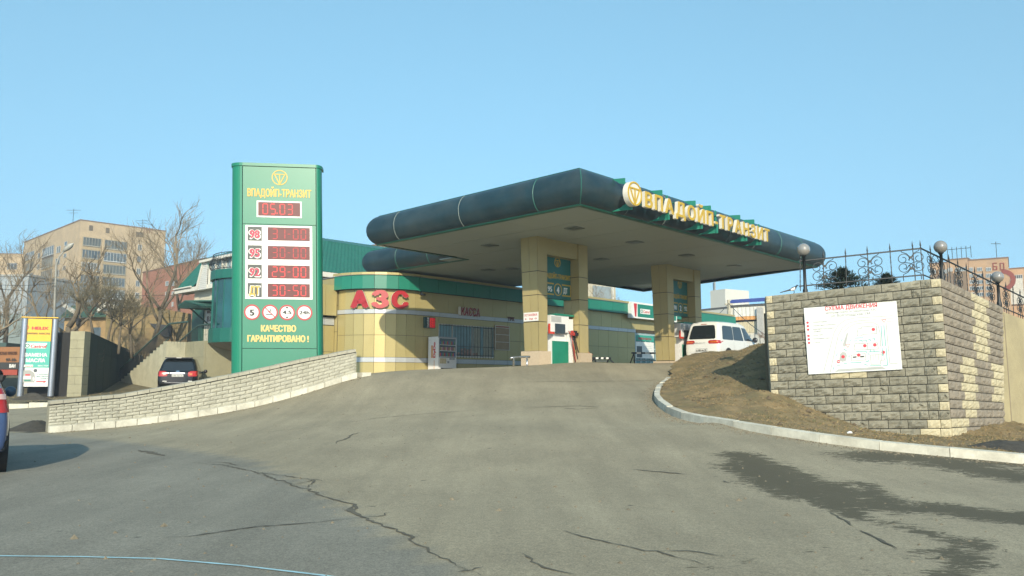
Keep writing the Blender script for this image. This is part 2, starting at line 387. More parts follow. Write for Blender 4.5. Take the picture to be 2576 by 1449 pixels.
for pts, w_, amp in stains:
    q = [drop(*dp(*p)) for p in pts]
    for a, b in zip(q, q[1:]):
        A2 = np.array([a.x, a.y]); D2 = np.array([b.x-a.x, b.y-a.y]); t_ = np.clip(((co_[:, :2]-A2)@D2)/(D2@D2), 0, 1); d_ = np.linalg.norm(co_[:, :2]-A2-t_[:, None]*D2, axis=1)
        st = np.maximum(st, amp*np.clip(1-d_/(w_*1.9), 0, 1))
at = drv.data.attributes.new('stain', 'FLOAT', 'POINT'); at.data.foreach_set('value', st)
crm = mat('crack_dark', (.105,.096,.070), .95, var=.3)
def crack(pts, w0, soft=None, jit=.03):
    q = [drop(*p) for p in pts]; r = random.Random(len(pts)+int(pts[0][0])); out = []
    for a, b in zip(q, q[1:]):
        n_ = max(2, int((b-a).length/.07)); d = (b-a); nn = Vector((-d.y, d.x, 0)).normalized()
        for k in range(n_): out.append(a.lerp(b, k/n_)+nn*r.uniform(-jit, jit)*(1 if k else .3))
    out.append(q[-1]); mb = MB(); vs = []; n_ = len(out)
    for k, p in enumerate(out):
        d = out[min(k+1, n_-1)]-out[max(k-1, 0)]; nn = Vector((-d.y, d.x, 0)).normalized(); w_ = w0*r.uniform(.35, 1.3)*min(1, 4*k/n_+.15, 4*(n_-1-k)/n_+.15)/2
        for sg in (1, -1): x_, y_ = p.x+nn.x*w_*sg, p.y+nn.y*w_*sg; vs.append((x_, y_, zd(x_, y_)+.007))
    mb.add(vs, [(2*k, 2*k+1, 2*k+3, 2*k+2) for k in range(n_-1)]); mb.build('crack', soft or crm, drv)
sfm = mat('crack_soft', (.20,.18,.13), .95, var=.2)
crack([(345,1133),(370,1137),(415,1147)], .10); crack([(460,1160),(520,1168),(560,1170),(600,1180),(640,1187),(665,1195),(690,1207),(720,1212),(735,1222),(770,1230),(790,1238),(800,1245),(830,1255),(860,1262),(892,1270),(888,1290),(905,1300),(935,1312),(985,1330),(1020,1345),(1060,1375),(1100,1400),(1150,1425),(1210,1450)], .032)
crack([(640,1187),(690,1195),(735,1200),(790,1208),(775,1228)], .028); crack([(735,1222),(760,1215),(792,1206),(810,1212)], .02); crack([(600,1172),(570,1165),(520,1163)], .03)
crack([(890,1275),(880,1283),(893,1292),(910,1303)], .07); crack([(860,1283),(890,1293),(925,1306)], .03)
crack([(410,1355),(480,1350),(560,1338),(650,1325),(760,1318),(860,1308),(905,1303)], .028, jit=.01); crack([(905,1303),(950,1300),(985,1290)], .015)
crack([(905,1088),(885,1095),(875,1103),(850,1110),(845,1117)], .045); crack([(860,1065),(950,1052),(1060,1042),(1200,1032)], .035, sfm, .01); crack([(640,1090),(760,1078),(860,1066)], .03, sfm, .01)
crack([dp(*p) for p in ((245,830),(400,875),(560,910),(680,940),(740,940),(830,970),(930,990),(990,1015))], .024, jit=.012); crack([dp(*p) for p in ((740,940),(900,940),(1000,955),(1100,975))], .02, jit=.012)
crack([dp(*p) for p in ((70,950),(90,970),(150,1005),(230,1035),(340,1060))], .028); crack([dp(*p) for p in ((1600,745),(1680,785),(1720,815))], .03, jit=.012); crack([dp(*p) for p in ((1755,835),(1850,880),(1940,930))], .03, jit=.012)
crack([dp(*p) for p in ((0,92),(150,90),(400,92),(600,88),(740,80))], .05, sfm, .02); crack([dp(*p) for p in ((100,220),(250,215),(340,212),(460,218))], .06, sfm, .02); crack([dp(*p) for p in ((250,220),(340,229),(450,221))], .05, sfm, .02)
crack([dp(*p) for p in ((620,530),(700,538),(800,548),(890,555))], .04); crack([dp(*p) for p in ((1075,588),(1110,598))], .05); crack([(1150,1440),(1190,1436),(1215,1428)], .02)
def ribbon(name, pts, w_, m):
    q = [drop(*p) for p in pts]; mb = MB(); vs = []; out = []
    for a, b in zip(q, q[1:]): out += [a.lerp(b, k/12) for k in range(12)]
    out.append(q[-1])
    for k, p in enumerate(out):
        d = out[min(k+1, len(out)-1)]-out[max(k-1, 0)]; nn = Vector((-d.y, d.x, 0)).normalized()
        for sg in (1, -1): x_, y_ = p.x+nn.x*w_/2*sg, p.y+nn.y*w_/2*sg; vs.append((x_, y_, zd(x_, y_)+.006))
    mb.add(vs, [(2*k, 2*k+1, 2*k+3, 2*k+2) for k in range(len(out)-1)]); return mb.build(name, m, drv)
ribbon('reflection_strip', [(-200,1396),(0,1400),(200,1402),(400,1407),(600,1424),(820,1450),(1000,1480)], .032, mat('blue_reflection', (.33,.56,.62), .7, var=.25, vs=5, dirt=(.30,.30,.27), ds=6, da=.6))  # windscreen reflection painted onto the road as a pale blue strip
# side road and land, behind the low wall on the left
side_ctl = [(-30,10,-.02), (-13,20,-.02), (-23,30,.0), (-23,36,.05), (-9,27,.1), (-17,35,.42), (-17,41,.62), (-20,44,.7), (-12,40,.7), (-60,10,-.02), (-60,36,.1), (-12.5,45,.8), (-40,36,.05), (-10,34,.5), (0,60,1), (-13,12,-.03)]
side_f = tps(side_ctl, .05)
def far_f(X, Y):
    X = np.asarray(X, float); Y = np.asarray(Y, float)
    a = np.clip((Y-46)/16, 0, 1)*3.2 + np.clip((Y-62)/120, 0, 1)*9 + np.clip((Y-180)/400, 0, 1)*8
    l = np.clip((-X-4)/8, 0, 1)
    b = np.clip((Y-85)/60, 0, 1)*4+np.clip((Y-150)/400, 0, 1)*12
    return a*l+b*(1-l)-.25
gm = mat('earth_brown', (.125,.095,.055), .95, var=.3, vs=.8, dirt=(.10,.105,.045), ds=.5, da=.5, bump=.6, bs=6)
sheet('ground', list(np.arange(-700, -80, 40))+list(np.arange(-80, 80, 4))+list(np.arange(80, 720, 40)), list(np.arange(-60, 44, 8))+list(np.arange(44, 200, 4))+list(np.arange(200, 1500, 60)), far_f, gm, dz=-.1)
sheet('side_road', list(np.arange(-60, -3, .75)), list(np.arange(8, 52, .75)), lambda X, Y: side_f(X, Y), ASPH, dz=-.004,
      keep=lambda X, Y: (inpoly(X, Y, excl) | ((X < -12) & (Y > 19))) & ~((X < -16)&(Y > 37.2)))

# ================================================================== ROUGH BLOCKS
def rough_variants(n, m, seed, nx=5, nz=3, amp=.16, rec=.22):
    r = random.Random(seed); out = []
    for k in range(n):
        vs = []; fs = []
        for j in range(nz+1):
            for i in range(nx+1):
                e = i in (0, nx) or j in (0, nz)
                y = -.5+rec if e else -.5-r.uniform(-amp, amp)
                vs.append((-.5+i/nx, y, -.5+j/nz))
        o = len(vs)
        for j in range(nz):
            for i in range(nx):
                a = j*(nx+1)+i; fs.append((a, a+1, a+nx+2, a+nx+1))
        c = [0, nx, (nx+1)*(nz+1)-1, (nx+1)*nz]
        vs += [(vs[i][0], .5, vs[i][2]) for i in c]
        bot = list(range(0, nx+1)); top = list(range((nx+1)*nz, (nx+1)*(nz+1)))
        lft = [j*(nx+1) for j in range(nz+1)]; rgt = [j*(nx+1)+nx for j in range(nz+1)]
        fs += [tuple(bot[::-1])+(o, o+1), tuple(top)+(o+2, o+3), tuple(lft)+(o+3, o), tuple(rgt[::-1])+(o+1, o+2)]
        me = bpy.data.meshes.new('rough_block'); me.from_pydata(vs, [], fs); me.materials.append(m); out.append(me)
    return out
def inst(name, me, parent, c, ax, ay, az):
    o = bpy.data.objects.new(name, me); COL.objects.link(o); o.parent = parent; c = Vector(c)-wloc(parent)
    ax, ay, az = Vector(ax), Vector(ay), Vector(az)
    m = Matrix(((ax.x,ay.x,az.x,c.x),(ax.y,ay.y,az.y,c.y),(ax.z,ay.z,az.z,c.z),(0,0,0,1)))
    o.data = me.copy(); m2 = m.copy(); m2.translation = (0, 0, 0); o.data.transform(m2); o.location = m.translation; return o

# ================================================================== LOW STONE WALL (left)
stoneL = mat('split_stone_pale', (.43,.415,.335), .85, var=.14, vs=4, bump=.5, bs=30, dirt=(.27,.26,.19), ds=1.4, da=.45)
coping = mat('coping_stone', (.40,.38,.30), .8, var=.12, vs=6, bump=.3, bs=25, dirt=(.28,.26,.2), ds=2, da=.4)
mortar = mat('mortar', (.30,.28,.215), .95, var=.15, bump=.3)
kerbw = mat('whitewashed_kerb', (.62,.60,.50), .85, var=.1, vs=6, bump=.3, bs=20, dirt=(.30,.28,.22), ds=2.2, da=.75)
lw = thing('stone_wall', 'low sloping pale stone wall with coping in front of the tall green price board', 'wall', WL[0])
WT = [P(121,1009,20), P(300,991,21.2), P(480,959,22.3), P(620,931,23.2), P(760,900,24.1), P(868,878,25)]   # top of coping
def along(pts, t):
    L = [0]
    for a, b in zip(pts, pts[1:]): L.append(L[-1]+(Vector((b.x-a.x, b.y-a.y))).length)
    s = t*L[-1]
    for i in range(len(pts)-1):
        if s <= L[i+1]+1e-9: return pts[i].lerp(pts[i+1], (s-L[i])/(L[i+1]-L[i]))
    return pts[-1].copy()
WLEN = sum(Vector((b.x-a.x, b.y-a.y)).length for a, b in zip(WL, WL[1:]))
nrm = Vector((wd.y, -wd.x, 0))
varL = rough_variants(6, stoneL, 3, amp=.06, rec=.10)
# t of the right end on the foot line so that both lines share plan position
def wpt(t, q):   # q 0 foot(above kerb) .. 1 under coping
    a = along(WL, t); b = along(WT, t); b = Vector((a.x, a.y, b.z)); lo = a.z+.16; hi = b.z-.09
    return Vector((a.x, a.y, lo+(hi-lo)*q))
mb = MB(); N = 40
for i in range(N):
    a0, a1 = wpt(i/N, -.3), wpt((i+1)/N, -.3); b0, b1 = wpt(i/N, 1), wpt((i+1)/N, 1); bk = -nrm*.38
    f = -nrm*.035
    mb.hexa([a0+f, a1+f, a1+bk, a0+bk], [b0+f, b1+f, b1+bk, b0+bk])
mb.build('mortar', mat('mortar_pale', (.27,.255,.19), .95, var=.15, bump=.3), lw)
rows = 7; nb = 25
for j in range(rows):
    off = .5 if j % 2 else 0
    for i in range(-1, nb+1):
        t0 = (i+off+.0)/nb; t1 = (i+1+off)/nb
        t0 = max(0, t0); t1 = min(1, t1)
        if t1-t0 < .008: continue
        q0, q1 = j/rows+.008, (j+1)/rows-.008
        a, b = wpt(t0+.0006, q0), wpt(t1-.0006, q0); c = wpt(t1-.0006, q1)
        d = wpt(t0+.0006, q1); ctr = (a+b+c+d)/4-nrm*.02
        inst('block', rnd.choice(varL), lw, ctr+nrm*rnd.uniform(-.004, .006), (b-a)*.99, nrm*-.10, Vector((0,0,(d-a).z*1.02)))
# return face at the right end
ue = (-nrm)
for j in range(rows):
    for i in range(2):
        q0, q1 = j/rows+.01, (j+1)/rows-.01; a = wpt(1, q0); c = wpt(1, q1)
        ctr = Vector((a.x, a.y, (a.z+c.z)/2))+ue*(.10+.17*i)+wd.to_3d()*.02
        inst('block', rnd.choice(varL), lw, ctr, ue*.16, wd.to_3d()*-.10, Vector((0,0,c.z-a.z)))
ncp = 28
mb = MB()
for i in range(40):
    a0, a1 = wpt(i/40, 1), wpt((i+1)/40, 1); f = nrm*.035; bk = -nrm*.3; z_ = Vector((0,0,-.022)); mb.hexa([a0+f+z_, a1+f+z_, a1+bk+z_, a0+bk+z_], [a0+f, a1+f, a1+bk, a0+bk])
mb.build('bed_joint', mat('bed_joint', (.03,.03,.025), .9), lw)
for i in range(ncp):
    t0, t1 = i/ncp+.0008, (i+1)/ncp-.0008
    a, b = wpt(t0, 1), wpt(t1, 1); ctr = (a+b)/2-nrm*.17+Vector((0,0,.046+rnd.uniform(-.004,.004)))
    o = inst('coping_stone', unit_cube(), lw, ctr, (b-a), nrm*-.46, (0,0,.085)); o.data.materials.append(coping)
nk = 16
for i in range(nk):
    t0, t1 = i/nk+.001, (i+1)/nk-.001
    a = along(WL, t0)+nrm*.10; b = along(WL, t1)+nrm*.10
    g0 = a.z-.15; mb = MB(); o_ = nrm*.10; i_ = -nrm*.16
    top = .155+rnd.uniform(-.008,.008)
    mb.hexa([a+o_+Vector((0,0,-.2)), b+o_+Vector((0,0,-.2)), b+i_+Vector((0,0,-.2)), a+i_+Vector((0,0,-.2))],
            [a+o_*.85+Vector((0,0,top)), b+o_*.85+Vector((0,0,top)), b+i_+Vector((0,0,top+.02)), a+i_+Vector((0,0,top+.02))])
    mb.build('kerb_stone', kerbw, lw)
e3 = along(WL, 1)+wd.to_3d()*.16
mb = MB(); mb.box(e3+nrm*.2+Vector((0,0,-.2)), wd.to_3d()*.3, -nrm*.75, (0,0,.36)); mb.build('kerb_stone', kerbw, lw)
# heap of dirt at its left end
def heap(name, c, rx, ry, h, m, label, cat, seed):
    r = random.Random(seed); mb = MB(); n = 22; rings = 7; vs = [(c[0], c[1], c[2]+h)]
    for k in range(1, rings+1):
        for i in range(n):
            a = 2*pi*i/n; q = k/rings; rr = q*(1+.18*sin(3*a+seed)+r.uniform(-.05,.05))
            vs.append((c[0]+cos(a)*rx*rr, c[1]+sin(a)*ry*rr, c[2]+h*(cos(q*pi)+1)/2+r.uniform(-.02,.03)*(1-q)-(.04 if k == rings else 0)))
    fs = [(0, 1+i, 1+(i+1) % n) for i in range(n)]
    for k in range(rings-1):
        for i in range(n): fs.append((1+k*n+i, 1+(k+1)*n+i, 1+(k+1)*n+(i+1) % n, 1+k*n+(i+1) % n))
    mb.add(vs, fs); o = mb.build(name, m, None, smooth=True); tag(o, label, cat); return o
dirtm = mat('dark_dirt', (.05,.045,.035), .95, var=.35, vs=9, bump=.8, bs=18)
heap('dirt_heap', tuple(P(92,1078,20.9)), .62, .8, .2, dirtm, 'small dark heap of dirt at the left end of the low stone wall', 'dirt', 4)

# ================================================================== RIGHT BANK, KERB, STONE WALL
kt = [p+Vector((0,0,.055)) for p in KB]
wallF = [P(1940,985,19), P(2010,1015,18.85), P(2100,1050,18.65), P(2200,1084,18.4), P(2300,1094,18.2), P(2395,1098,18.0)]
wallT0, wallT1 = P(1926,745,19), P(2366,700,18)
bank_ctl = [tuple(p) for p in kt]+[tuple(p) for p in wallF]
bank_ctl += [tuple(P(1720,943,26.5)), tuple(P(1760,924,27)), tuple(P(1800,904,26)), tuple(P(1850,885,26)), tuple(P(1885,873,26)), tuple(P(1932,864,25.5)), tuple(P(1800,985,20.5)), tuple(P(1880,990,19.5)), tuple(P(1860,930,22.5)), tuple(P(1760,1000,20)), tuple(P(1930,930,21.5)),
             (10,17.2,.12), (12,15,.1), (16,13,.06), (14,18,.05), (11,17.3,.06), (12,18.3,.06), (13,19.4,.06), (14,21,.06), (16,23,.06), (18,25,.06), (20,16,.06), (20,24,.1), (9.5,14.5,.12), (9,27,2.5), (8,29,2.4), (6.4,29,2.2)]
bank_f = tps(bank_ctl, .02)
def koff(i, d):
    a, b = KB[max(i-1, 0)], KB[min(i+1, len(KB)-1)]; t = (b-a); q = Vector((-t.y, t.x, 0)).normalized()*d; return (KB[i].x+q.x, KB[i].y+q.y)
bankpoly = [koff(i, .15) for i in range(len(KB))]+[(30, 10.5), (30, 26), (13, 26), (11, 31), (7, 30.5), (5.6, 28.5)]
hb = random.Random(5)
def f_bank(X, Y):
    z = bank_f(X, Y); return z+.025*np.sin(X*5.1+Y*2.3)*np.cos(Y*4.3-X*1.7)+.02*np.sin(X*11+Y*7)
bm_ = mat('dry_grass_earth', (.20,.145,.07), .95, var=.35, vs=2.5, dirt=(.10,.095,.04), ds=1.6, da=.7, bump=1.0, bs=22)
bank = sheet('grass_bank', list(np.arange(3.2, 16, .12))+list(np.arange(16, 30, 1)), list(np.arange(10.5, 31, .12)), f_bank, bm_, keep=lambda X, Y: inpoly(X, Y, bankpoly))
# dry tufts on the bank: one mass of blades
def blades(name, npts, sampler, zf, m, hmin, hmax, label, seed, wd_=.007):
    r = random.Random(seed); mb = MB()
    for i in range(npts):
        x, y = sampler(r)
        if x is None: continue
        z = float(zf(np.array([x]), np.array([y]))[0]) if not isinstance(zf, dict) else 0
        h = r.uniform(hmin, hmax); a = r.uniform(0, 2*pi); b = r.uniform(0, 2*pi); d = Vector((cos(b), sin(b), 0))*h*r.uniform(.4, 1.6); w_ = Vector((cos(a), sin(a), 0))*wd_
        p = Vector((x, y, z-.01)); mb.add([p-w_, p+w_, p+d*.5+Vector((0,0,h*.7))+w_*.5, p+d+Vector((0,0,h))], [(0,1,2,3)])
    o = mb.build(name, m, None); tag(o, label, 'grass', kind='stuff'); return o
def blades_fast(name, n, poly, f, m, hmin, hmax, label, seed, bb, w_=.007):
    g = np.random.default_rng(seed); x = g.uniform(bb[0], bb[1], n*2); y = g.uniform(bb[2], bb[3], n*2); k = inpoly(x, y, poly)
    x = x[k][:n]; y = y[k][:n]; cl = np.sin(x*2.1+y*1.3)*np.sin(y*2.7-x*.9)+g.normal(0, .6, len(x)); k = cl > -.2; x = x[k]; y = y[k]; n = len(x)
    z = f(x, y); h = g.uniform(hmin, hmax, n); a = g.uniform(0, 2*pi, n); b = g.uniform(0, 2*pi, n); l = h*g.uniform(.5, 2.2, n)
    W = np.stack([np.cos(a)*w_, np.sin(a)*w_, 0*a], 1); D = np.stack([np.cos(b)*l, np.sin(b)*l, h], 1); Pn = np.stack([x, y, z-.015], 1)
    V = np.stack([Pn-W, Pn+W, Pn+D*np.array([.5,.5,.75])+W*.5, Pn+D], 1).reshape(-1, 3)
    F = np.arange(4*n).reshape(n, 4)
    me = bpy.data.meshes.new(name); me.from_pydata(V.tolist(), [], F.tolist()); me.materials.append(m); o = bpy.data.objects.new(name, me); COL.objects.link(o)
    tag(o, label, 'grass', kind='stuff'); return o
straw = mat('dry_straw', (.28,.205,.10), .9, var=.35, vs=4)
olive = mat('dull_green_blades', (.10,.11,.035), .9, var=.3, vs=4)
blades_fast('dry_grass', 90000, bankpoly, f_bank, straw, .01, .05, 'short dry brown grass matted over the bank beside the stone wall', 3, (4.3, 15, 11, 29))
blades_fast('green_grass', 5000, [(p.x+.1, p.y+.15) for p in KB[5:]]+[(20, 12.5), (20, 17.5), (10, 17.3), (7.6, 18)], f_bank, olive, .01, .05, 'thin dull green grass along the foot of the bank behind the kerb', 8, (4.3, 18, 11, 19))
# kerb of the bank
kerb = thing('kerb', 'long curved whitewashed kerb round the foot of the brown grass bank', 'kerb', KB[4])
Lk = [0]
for a, b in zip(KB, KB[1:]): Lk.append(Lk[-1]+(b-a).length)
nk = int(Lk[-1]/.95)
for i in range(nk):
    a = along(KB, (i+.006)/nk); b = along(KB, (i+.994)/nk); t = (b-a).normalized(); nn = Vector((-t.y, t.x, 0)).normalized()
    h = .155+rnd.uniform(-.012, .012); up = Vector((0,0,1)); s = .02
    mb = MB(); mb.hexa([a-up*.2, b-up*.2, b+nn*.17-up*.2, a+nn*.17-up*.2], [a+nn*s+up*(h-.012), b+nn*s+up*(h-.012), b+nn*.155+up*h, a+nn*.155+up*h])
    mb.build('kerb_stone', kerbw, kerb, fix=True)

heap('dirt_heap', tuple(P(2545, 1140, 13.6)), 1.3, .8, .2, dirtm, 'low dark heap of earth behind the kerb at the right edge', 'dirt', 7)
# stone wall, front and right faces
up = Vector((0,0,1))
stoneR = mat('split_stone_grey', (.235,.222,.168), .85, var=.2, vs=3, bump=.6, bs=26, dirt=(.13,.128,.10), ds=1.1, da=.6)
stoneC = mat('split_stone_cream', (.47,.42,.28), .85, var=.1, vs=3, bump=.5, bs=26)
stoneD = mat('split_stone_brown', (.235,.205,.160), .85, var=.15, vs=3, bump=.5, bs=26)
sw = thing('stone_wall', 'tall grey split-stone retaining wall with cream corner blocks carrying the white scheme board', 'wall', wallF[-1])
Bl, Br = P(1946,1100,19), P(2395,1100,18); TL, TR = wallT0, wallT1
Er_b, Er_t = P(2526,1088,20.6), P(2521,773,20.6)
def quad(a, b, c, d):   # a bl, b br, c tr, d tl
    return lambda s, t: (a*(1-s)+b*s)*(1-t)+(d*(1-s)+c*s)*t
Qf = quad(Bl, Br, TR, TL); Qr = quad(Br, Er_b, Er_t, TR)
rowsF = 18; nF = 10
fx = (Br-Bl).normalized(); fn = Vector((fx.y, -fx.x, 0)).normalized(); rx = (Er_b-Br); rx.z = 0; rx.normalize(); rn = Vector((rx.y, -rx.x, 0))
mb = MB(); f = -fn*.05; g = -rn*.05
mb.hexa([Bl+f-up, Br+f+g-up, Er_b+g-up-rn*.6, Bl-fn*.8-up], [TL+f, TR+f+g, Er_t+g-rn*.6, TL-fn*.8])
mb.hexa([Br+f+g-up, Er_b+g-up, Er_b-rn*.6-up, Br-rn*.6-up], [TR+f+g, Er_t+g, Er_t-rn*.6, TR-rn*.6])
mb.build('mortar', mortar, sw, fix=True)
vR = rough_variants(14, stoneR, 11, 6, 4, .17, .16); vC = rough_variants(5, stoneC, 12, 5, 4, .10, .14); vD = rough_variants(6, stoneD, 13, 6, 4, .12, .15)
cnt = 0
foot_ok = lambda p: True
for j in range(rowsF):
    r = rowsF-1-j   # 0 = top row
    t0, t1 = j/rowsF, (j+1)/rowsF; edges = [0]
    if r % 2 == 0:
        edges = [0, .045] if r > 0 else [0, .04]
        x = .045; step = .1045
        while x < .93: x += step*rnd.choice((.96, 1, 1.04)); edges.append(min(x, .945))
        edges[-1] = .945; edges.append(1.0)
    else:
        x = .0
        while x < .95: x += .104*rnd.choice((.5, .95, 1, 1.05)) if rnd.random() < .5 else .104; edges.append(min(x, 1))
        edges[-1] = 1
    for i in range(len(edges)-1):
        s0, s1 = edges[i], edges[i+1]
        if s1-s0 < .02: continue
        e = .0016; q = .05/rowsF
        a = Qf(s0+e, t0+q); b = Qf(s1-e, t0+q); c = Qf(s1-e, t1-q); d = Qf(s0+e, t1-q)
        cream = (r % 2 == 0 and (i == 0 or i == len(edges)-2))
        if r in (9, 10) and abs((s0+s1)/2-.42) < .10 and r == 10: cream = True
        if r == 16 or r == 17: cream = cream or (s1 > .93 and r >= 15)
        ctr = (a+b+c+d)/4
        if ctr.z+.12 < float(f_bank(np.array([ctr.x]), np.array([ctr.y]))[0]): continue
        inst('block', rnd.choice(vC if cream else vR), sw, ctr-fn*.035+fn*rnd.uniform(-.006,.008), (b-a), fn*-.14, (d-a).normalized()*((d-a).length)); cnt += 1
nR = 10; rowsR = 17
for j in range(rowsR):
    r = rowsR-1-j; t0, t1 = j/rowsR, (j+1)/rowsR
    es = [k/nR for k in range(nR+1)] if j % 2 else [0]+[(k+.5)/nR for k in range(nR)]+[1]
    for i in range(len(es)-1):
        s0, s1 = es[i], es[i+1]
        if r == 0 and False: continue
        m_ = (s0+s1)/2
        if r < 8: cream = .48 < m_ < .74
        else: cream = .24 < m_ < .50 or m_ > .78
        if r >= rowsR-2: cream = m_ < .28
        if r >= rowsR-4 and m_ > .78: cream = False
        e = .002; q = .05/rowsR
        a = Qr(s0+e, t0+q); b = Qr(s1-e, t0+q); c = Qr(s1-e, t1-q); d = Qr(s0+e, t1-q); ctr = (a+b+c+d)/4
        inst('block', rnd.choice(vC if cream else vD), sw, ctr-rn*.035, (b-a), rn*-.14, (d-a)); cnt += 1
# ground fill behind the wall (upper terrace) and the plain concrete wall further right
ter = mat('terrace_earth', (.13,.11,.07), .95, var=.2)
Cend_b = P(2860,1075,27.5); Cend_t = P(2860,905,27.5)
c0b, c0t = Er_b.copy(), Er_t.copy()
conc = mat('stained_concrete', (.42,.36,.21), .85, var=.12, vs=1.2, dirt=(.22,.19,.12), ds=1.0, da=.5, bump=.3, bs=12)
cw = thing('concrete_wall', 'plain stained beige concrete retaining wall right of the split-stone wall', 'wall', c0b)
dirc = (Cend_b-c0b); dirc.z = 0; dn = Vector((dirc.y, -dirc.x, 0)).normalized(); s_ = dirc.normalized()
mb = MB(); a = c0b+s_*.02-dn*.06; 
mb.hexa([a-up, Cend_b-up, Cend_b-dn*.4-up, a-dn*.4-up], [Vector((a.x,a.y,c0t.z-.02)), Cend_t, Cend_t-dn*.4, Vector((a.x,a.y,c0t.z-.02))-dn*.4]); mb.build('wall_body', conc, cw, fix=True)
mb = MB()
for k in range(9):
    t = (k+.5)/9; p = a.lerp(Cend_b, t); h = c0t.z*(1-t)+Cend_t.z*t
    mb.box(Vector((p.x, p.y, -.3))+dn*.002, s_*.05, dn*.012, (0,0,h+.25))
mb.build('joint_strip', mat('concrete_stain', (.25,.21,.14), .9), cw)
mb = MB(); h3 = 3.0
tp = [Vector((TL.x+.1, TL.y+.5, 0)), Vector((TR.x-.1, TR.y+.4, 0)), Vector((Er_t.x-.3, Er_t.y+.1, 0)), Vector((Cend_t.x-.3, Cend_t.y+.3, 0)), Vector((34, 60, 0)), Vector((22, 60, 0))]
mb.poly([Vector((p.x, p.y, .2)) for p in tp], (0,0,2.75)); o = mb.build('terrace', ter, None, fix=True); o['kind'] = 'structure'

# sign board on the stone wall
bc = [P(2022,775,18.45), P(2257,738,17.95), P(2270,929,18.0), P(2034,942,18.5)]
bx = (bc[1]-bc[0]).normalized(); by = (bc[0]-bc[3]).normalized()
sb = thing('scheme_board', 'white traffic scheme board with red heading fixed to the grey stone wall', 'sign', bc[3])
# bring it just in front of the stones
o0 = on_plane(2034, 942, Qf(.3,.5)+fn*.08, fn); FB = Frame(o0, on_plane(2270,929,Qf(.3,.5)+fn*.08,fn)-o0, on_plane(2022,775,Qf(.3,.5)+fn*.08,fn)-o0)
FB.n = fn.copy()
sb.location = o0
Wb = (on_plane(2270,929,FB.o,fn)-o0).length; Hb = (on_plane(2022,775,FB.o,fn)-o0).length
mb = MB(); plate(mb, FB, 0, 0, Wb, Hb, -.02, .0); mb.build('board', mat('board_white', (.62,.65,.64), .5, var=.02), sb, fix=True)
def bq(x, y):  # crop coords (1863 px crop) -> board fraction
    # board corners in crop: TL(262,250) TR(1588,135) BR(1665,1215) BL(325,1290)
    X = np.array([x, y], float)
    s, t = .5, .5
    for _ in range(12):
        p = (1-t)*((1-s)*np.array([262,250])+s*np.array([1588,135]))+t*((1-s)*np.array([325,1290])+s*np.array([1665,1215]))
        ds = (1-t)*(np.array([1588,135])-np.array([262,250]))+t*(np.array([1665,1215])-np.array([325,1290]))
        dt = (1-s)*(np.array([325,1290])-np.array([262,250]))+s*(np.array([1665,1215])-np.array([1588,135]))
        d = np.linalg.solve(np.stack([ds, dt], 1), X-p); s += d[0]; t += d[1]
    return s*Wb, (1-t)*Hb
pr = mat('print_red', (.55,.03,.05), .6, var=.02); pg = mat('print_grey', (.12,.12,.12), .6, var=.02); pc = mat('print_cyan', (.10,.42,.42), .6, var=.02); plg = mat('print_light_grey', (.20,.21,.21), .6, var=.02); pk = mat('print_black', (.03,.03,.03), .6)
def tx(s, x0, y0, x1, h, m, **k):
    a, b = bq(x0, y0); a1, _ = bq(x1, y0-(x1-x0)*.09); text(FB, s, a, b, a1-a, h*Hb/1040, m, sb, depth=.0015, **k)
tx('СХЕМА ДВИЖЕНИЯ', 570, 292, 1320, 68, pr, bold=.03, c0=.001)
tx('автотранспорта по территории АЗС', 580, 345, 1305, 34, pg, bold=.0, c0=.001)
tx('ул. Волгоградская, 19А', 660, 395, 1225, 44, pg, bold=.0, c0=.001)
for yy, s, x1 in ((480,'- операторная',600), (535,'- сервисный комплекс',735), (590,'- административное',710), (688,'- блок ТРК',545), (742,'- топливный парк',645), (798,'- стела',500)):
    tx(s, 375, yy+8, x1, 28, plg, bold=0, c0=.001)
tx('здание', 400, 632, 510, 28, plg, bold=0, c0=.001)
mb = MB()
for i, yy in enumerate((480,535,590,688,742,798)):
    a, b = bq(316+i*4, yy); disc(mb, FB, a, b, .022*Wb/1.0*.62, .001, .0035, 14)
for x, y in ((1262,585),(1140,842),(1282,830),(1400,945),(1052,988),(828,1015)):
    a, b = bq(x, y); disc(mb, FB, a, b, .037, .0052, .008, 16)
a, b = bq(762, 1090); disc(mb, FB, a, b, .034, .0052, .008, 16)
mb.build('red_marks', pr, sb)['kind'] = 'stuff'
mb = MB(); a, b = bq(762,1090); plate(mb, FB, a-.02, b-.007, a+.02, b+.007, .0085, .0100); mb.build('white_mark', mat('board_white2', (.8,.8,.8), .5), sb)
def pl(mb, pts, w, c=.001):
    q = [bq(*p) for p in pts]
    for i, (p0, p1) in enumerate(zip(q, q[1:])): bar(mb, FB, p0[0], p0[1], p1[0], p1[1], w, c, c+.0012+.0002*(i % 3))
def arc(cx, cy, r0, r1, a0, a1, n=8): return [(cx+r0*cos(R(a0+(a1-a0)*k/n)), cy+r1*sin(R(a0+(a1-a0)*k/n))) for k in range(n+1)]
mb = MB()
for dx, dy, xe in ((0,0,1540),(60,42,1300)):
    pl(mb, [(545+dx*1.6,1255),(700+dx,640+dy),(760+dx,520+dy),(860+dx,440+dy),(1000+dx,405+dy),(xe,368+dy*1.5)], .009)
pl(mb, [(840,640),(900,560),(1000,500),(1150,478),(1270,480),(1330,520),(1355,640),(1365,860)], .009)
pl(mb, [(1440,470),(1490,1120),(1600,1125)], .009); pl(mb, [(1340,425),(1540,410)], .007)
pl(mb, [(1450,460),(1550,455)], .007)
pl(mb, [(1040,690),(1030,660),(1045,575),(1095,570),(1095,545),(1305,530),(1312,650),(1110,665),(1100,685),(1040,690)], .008, .0035)
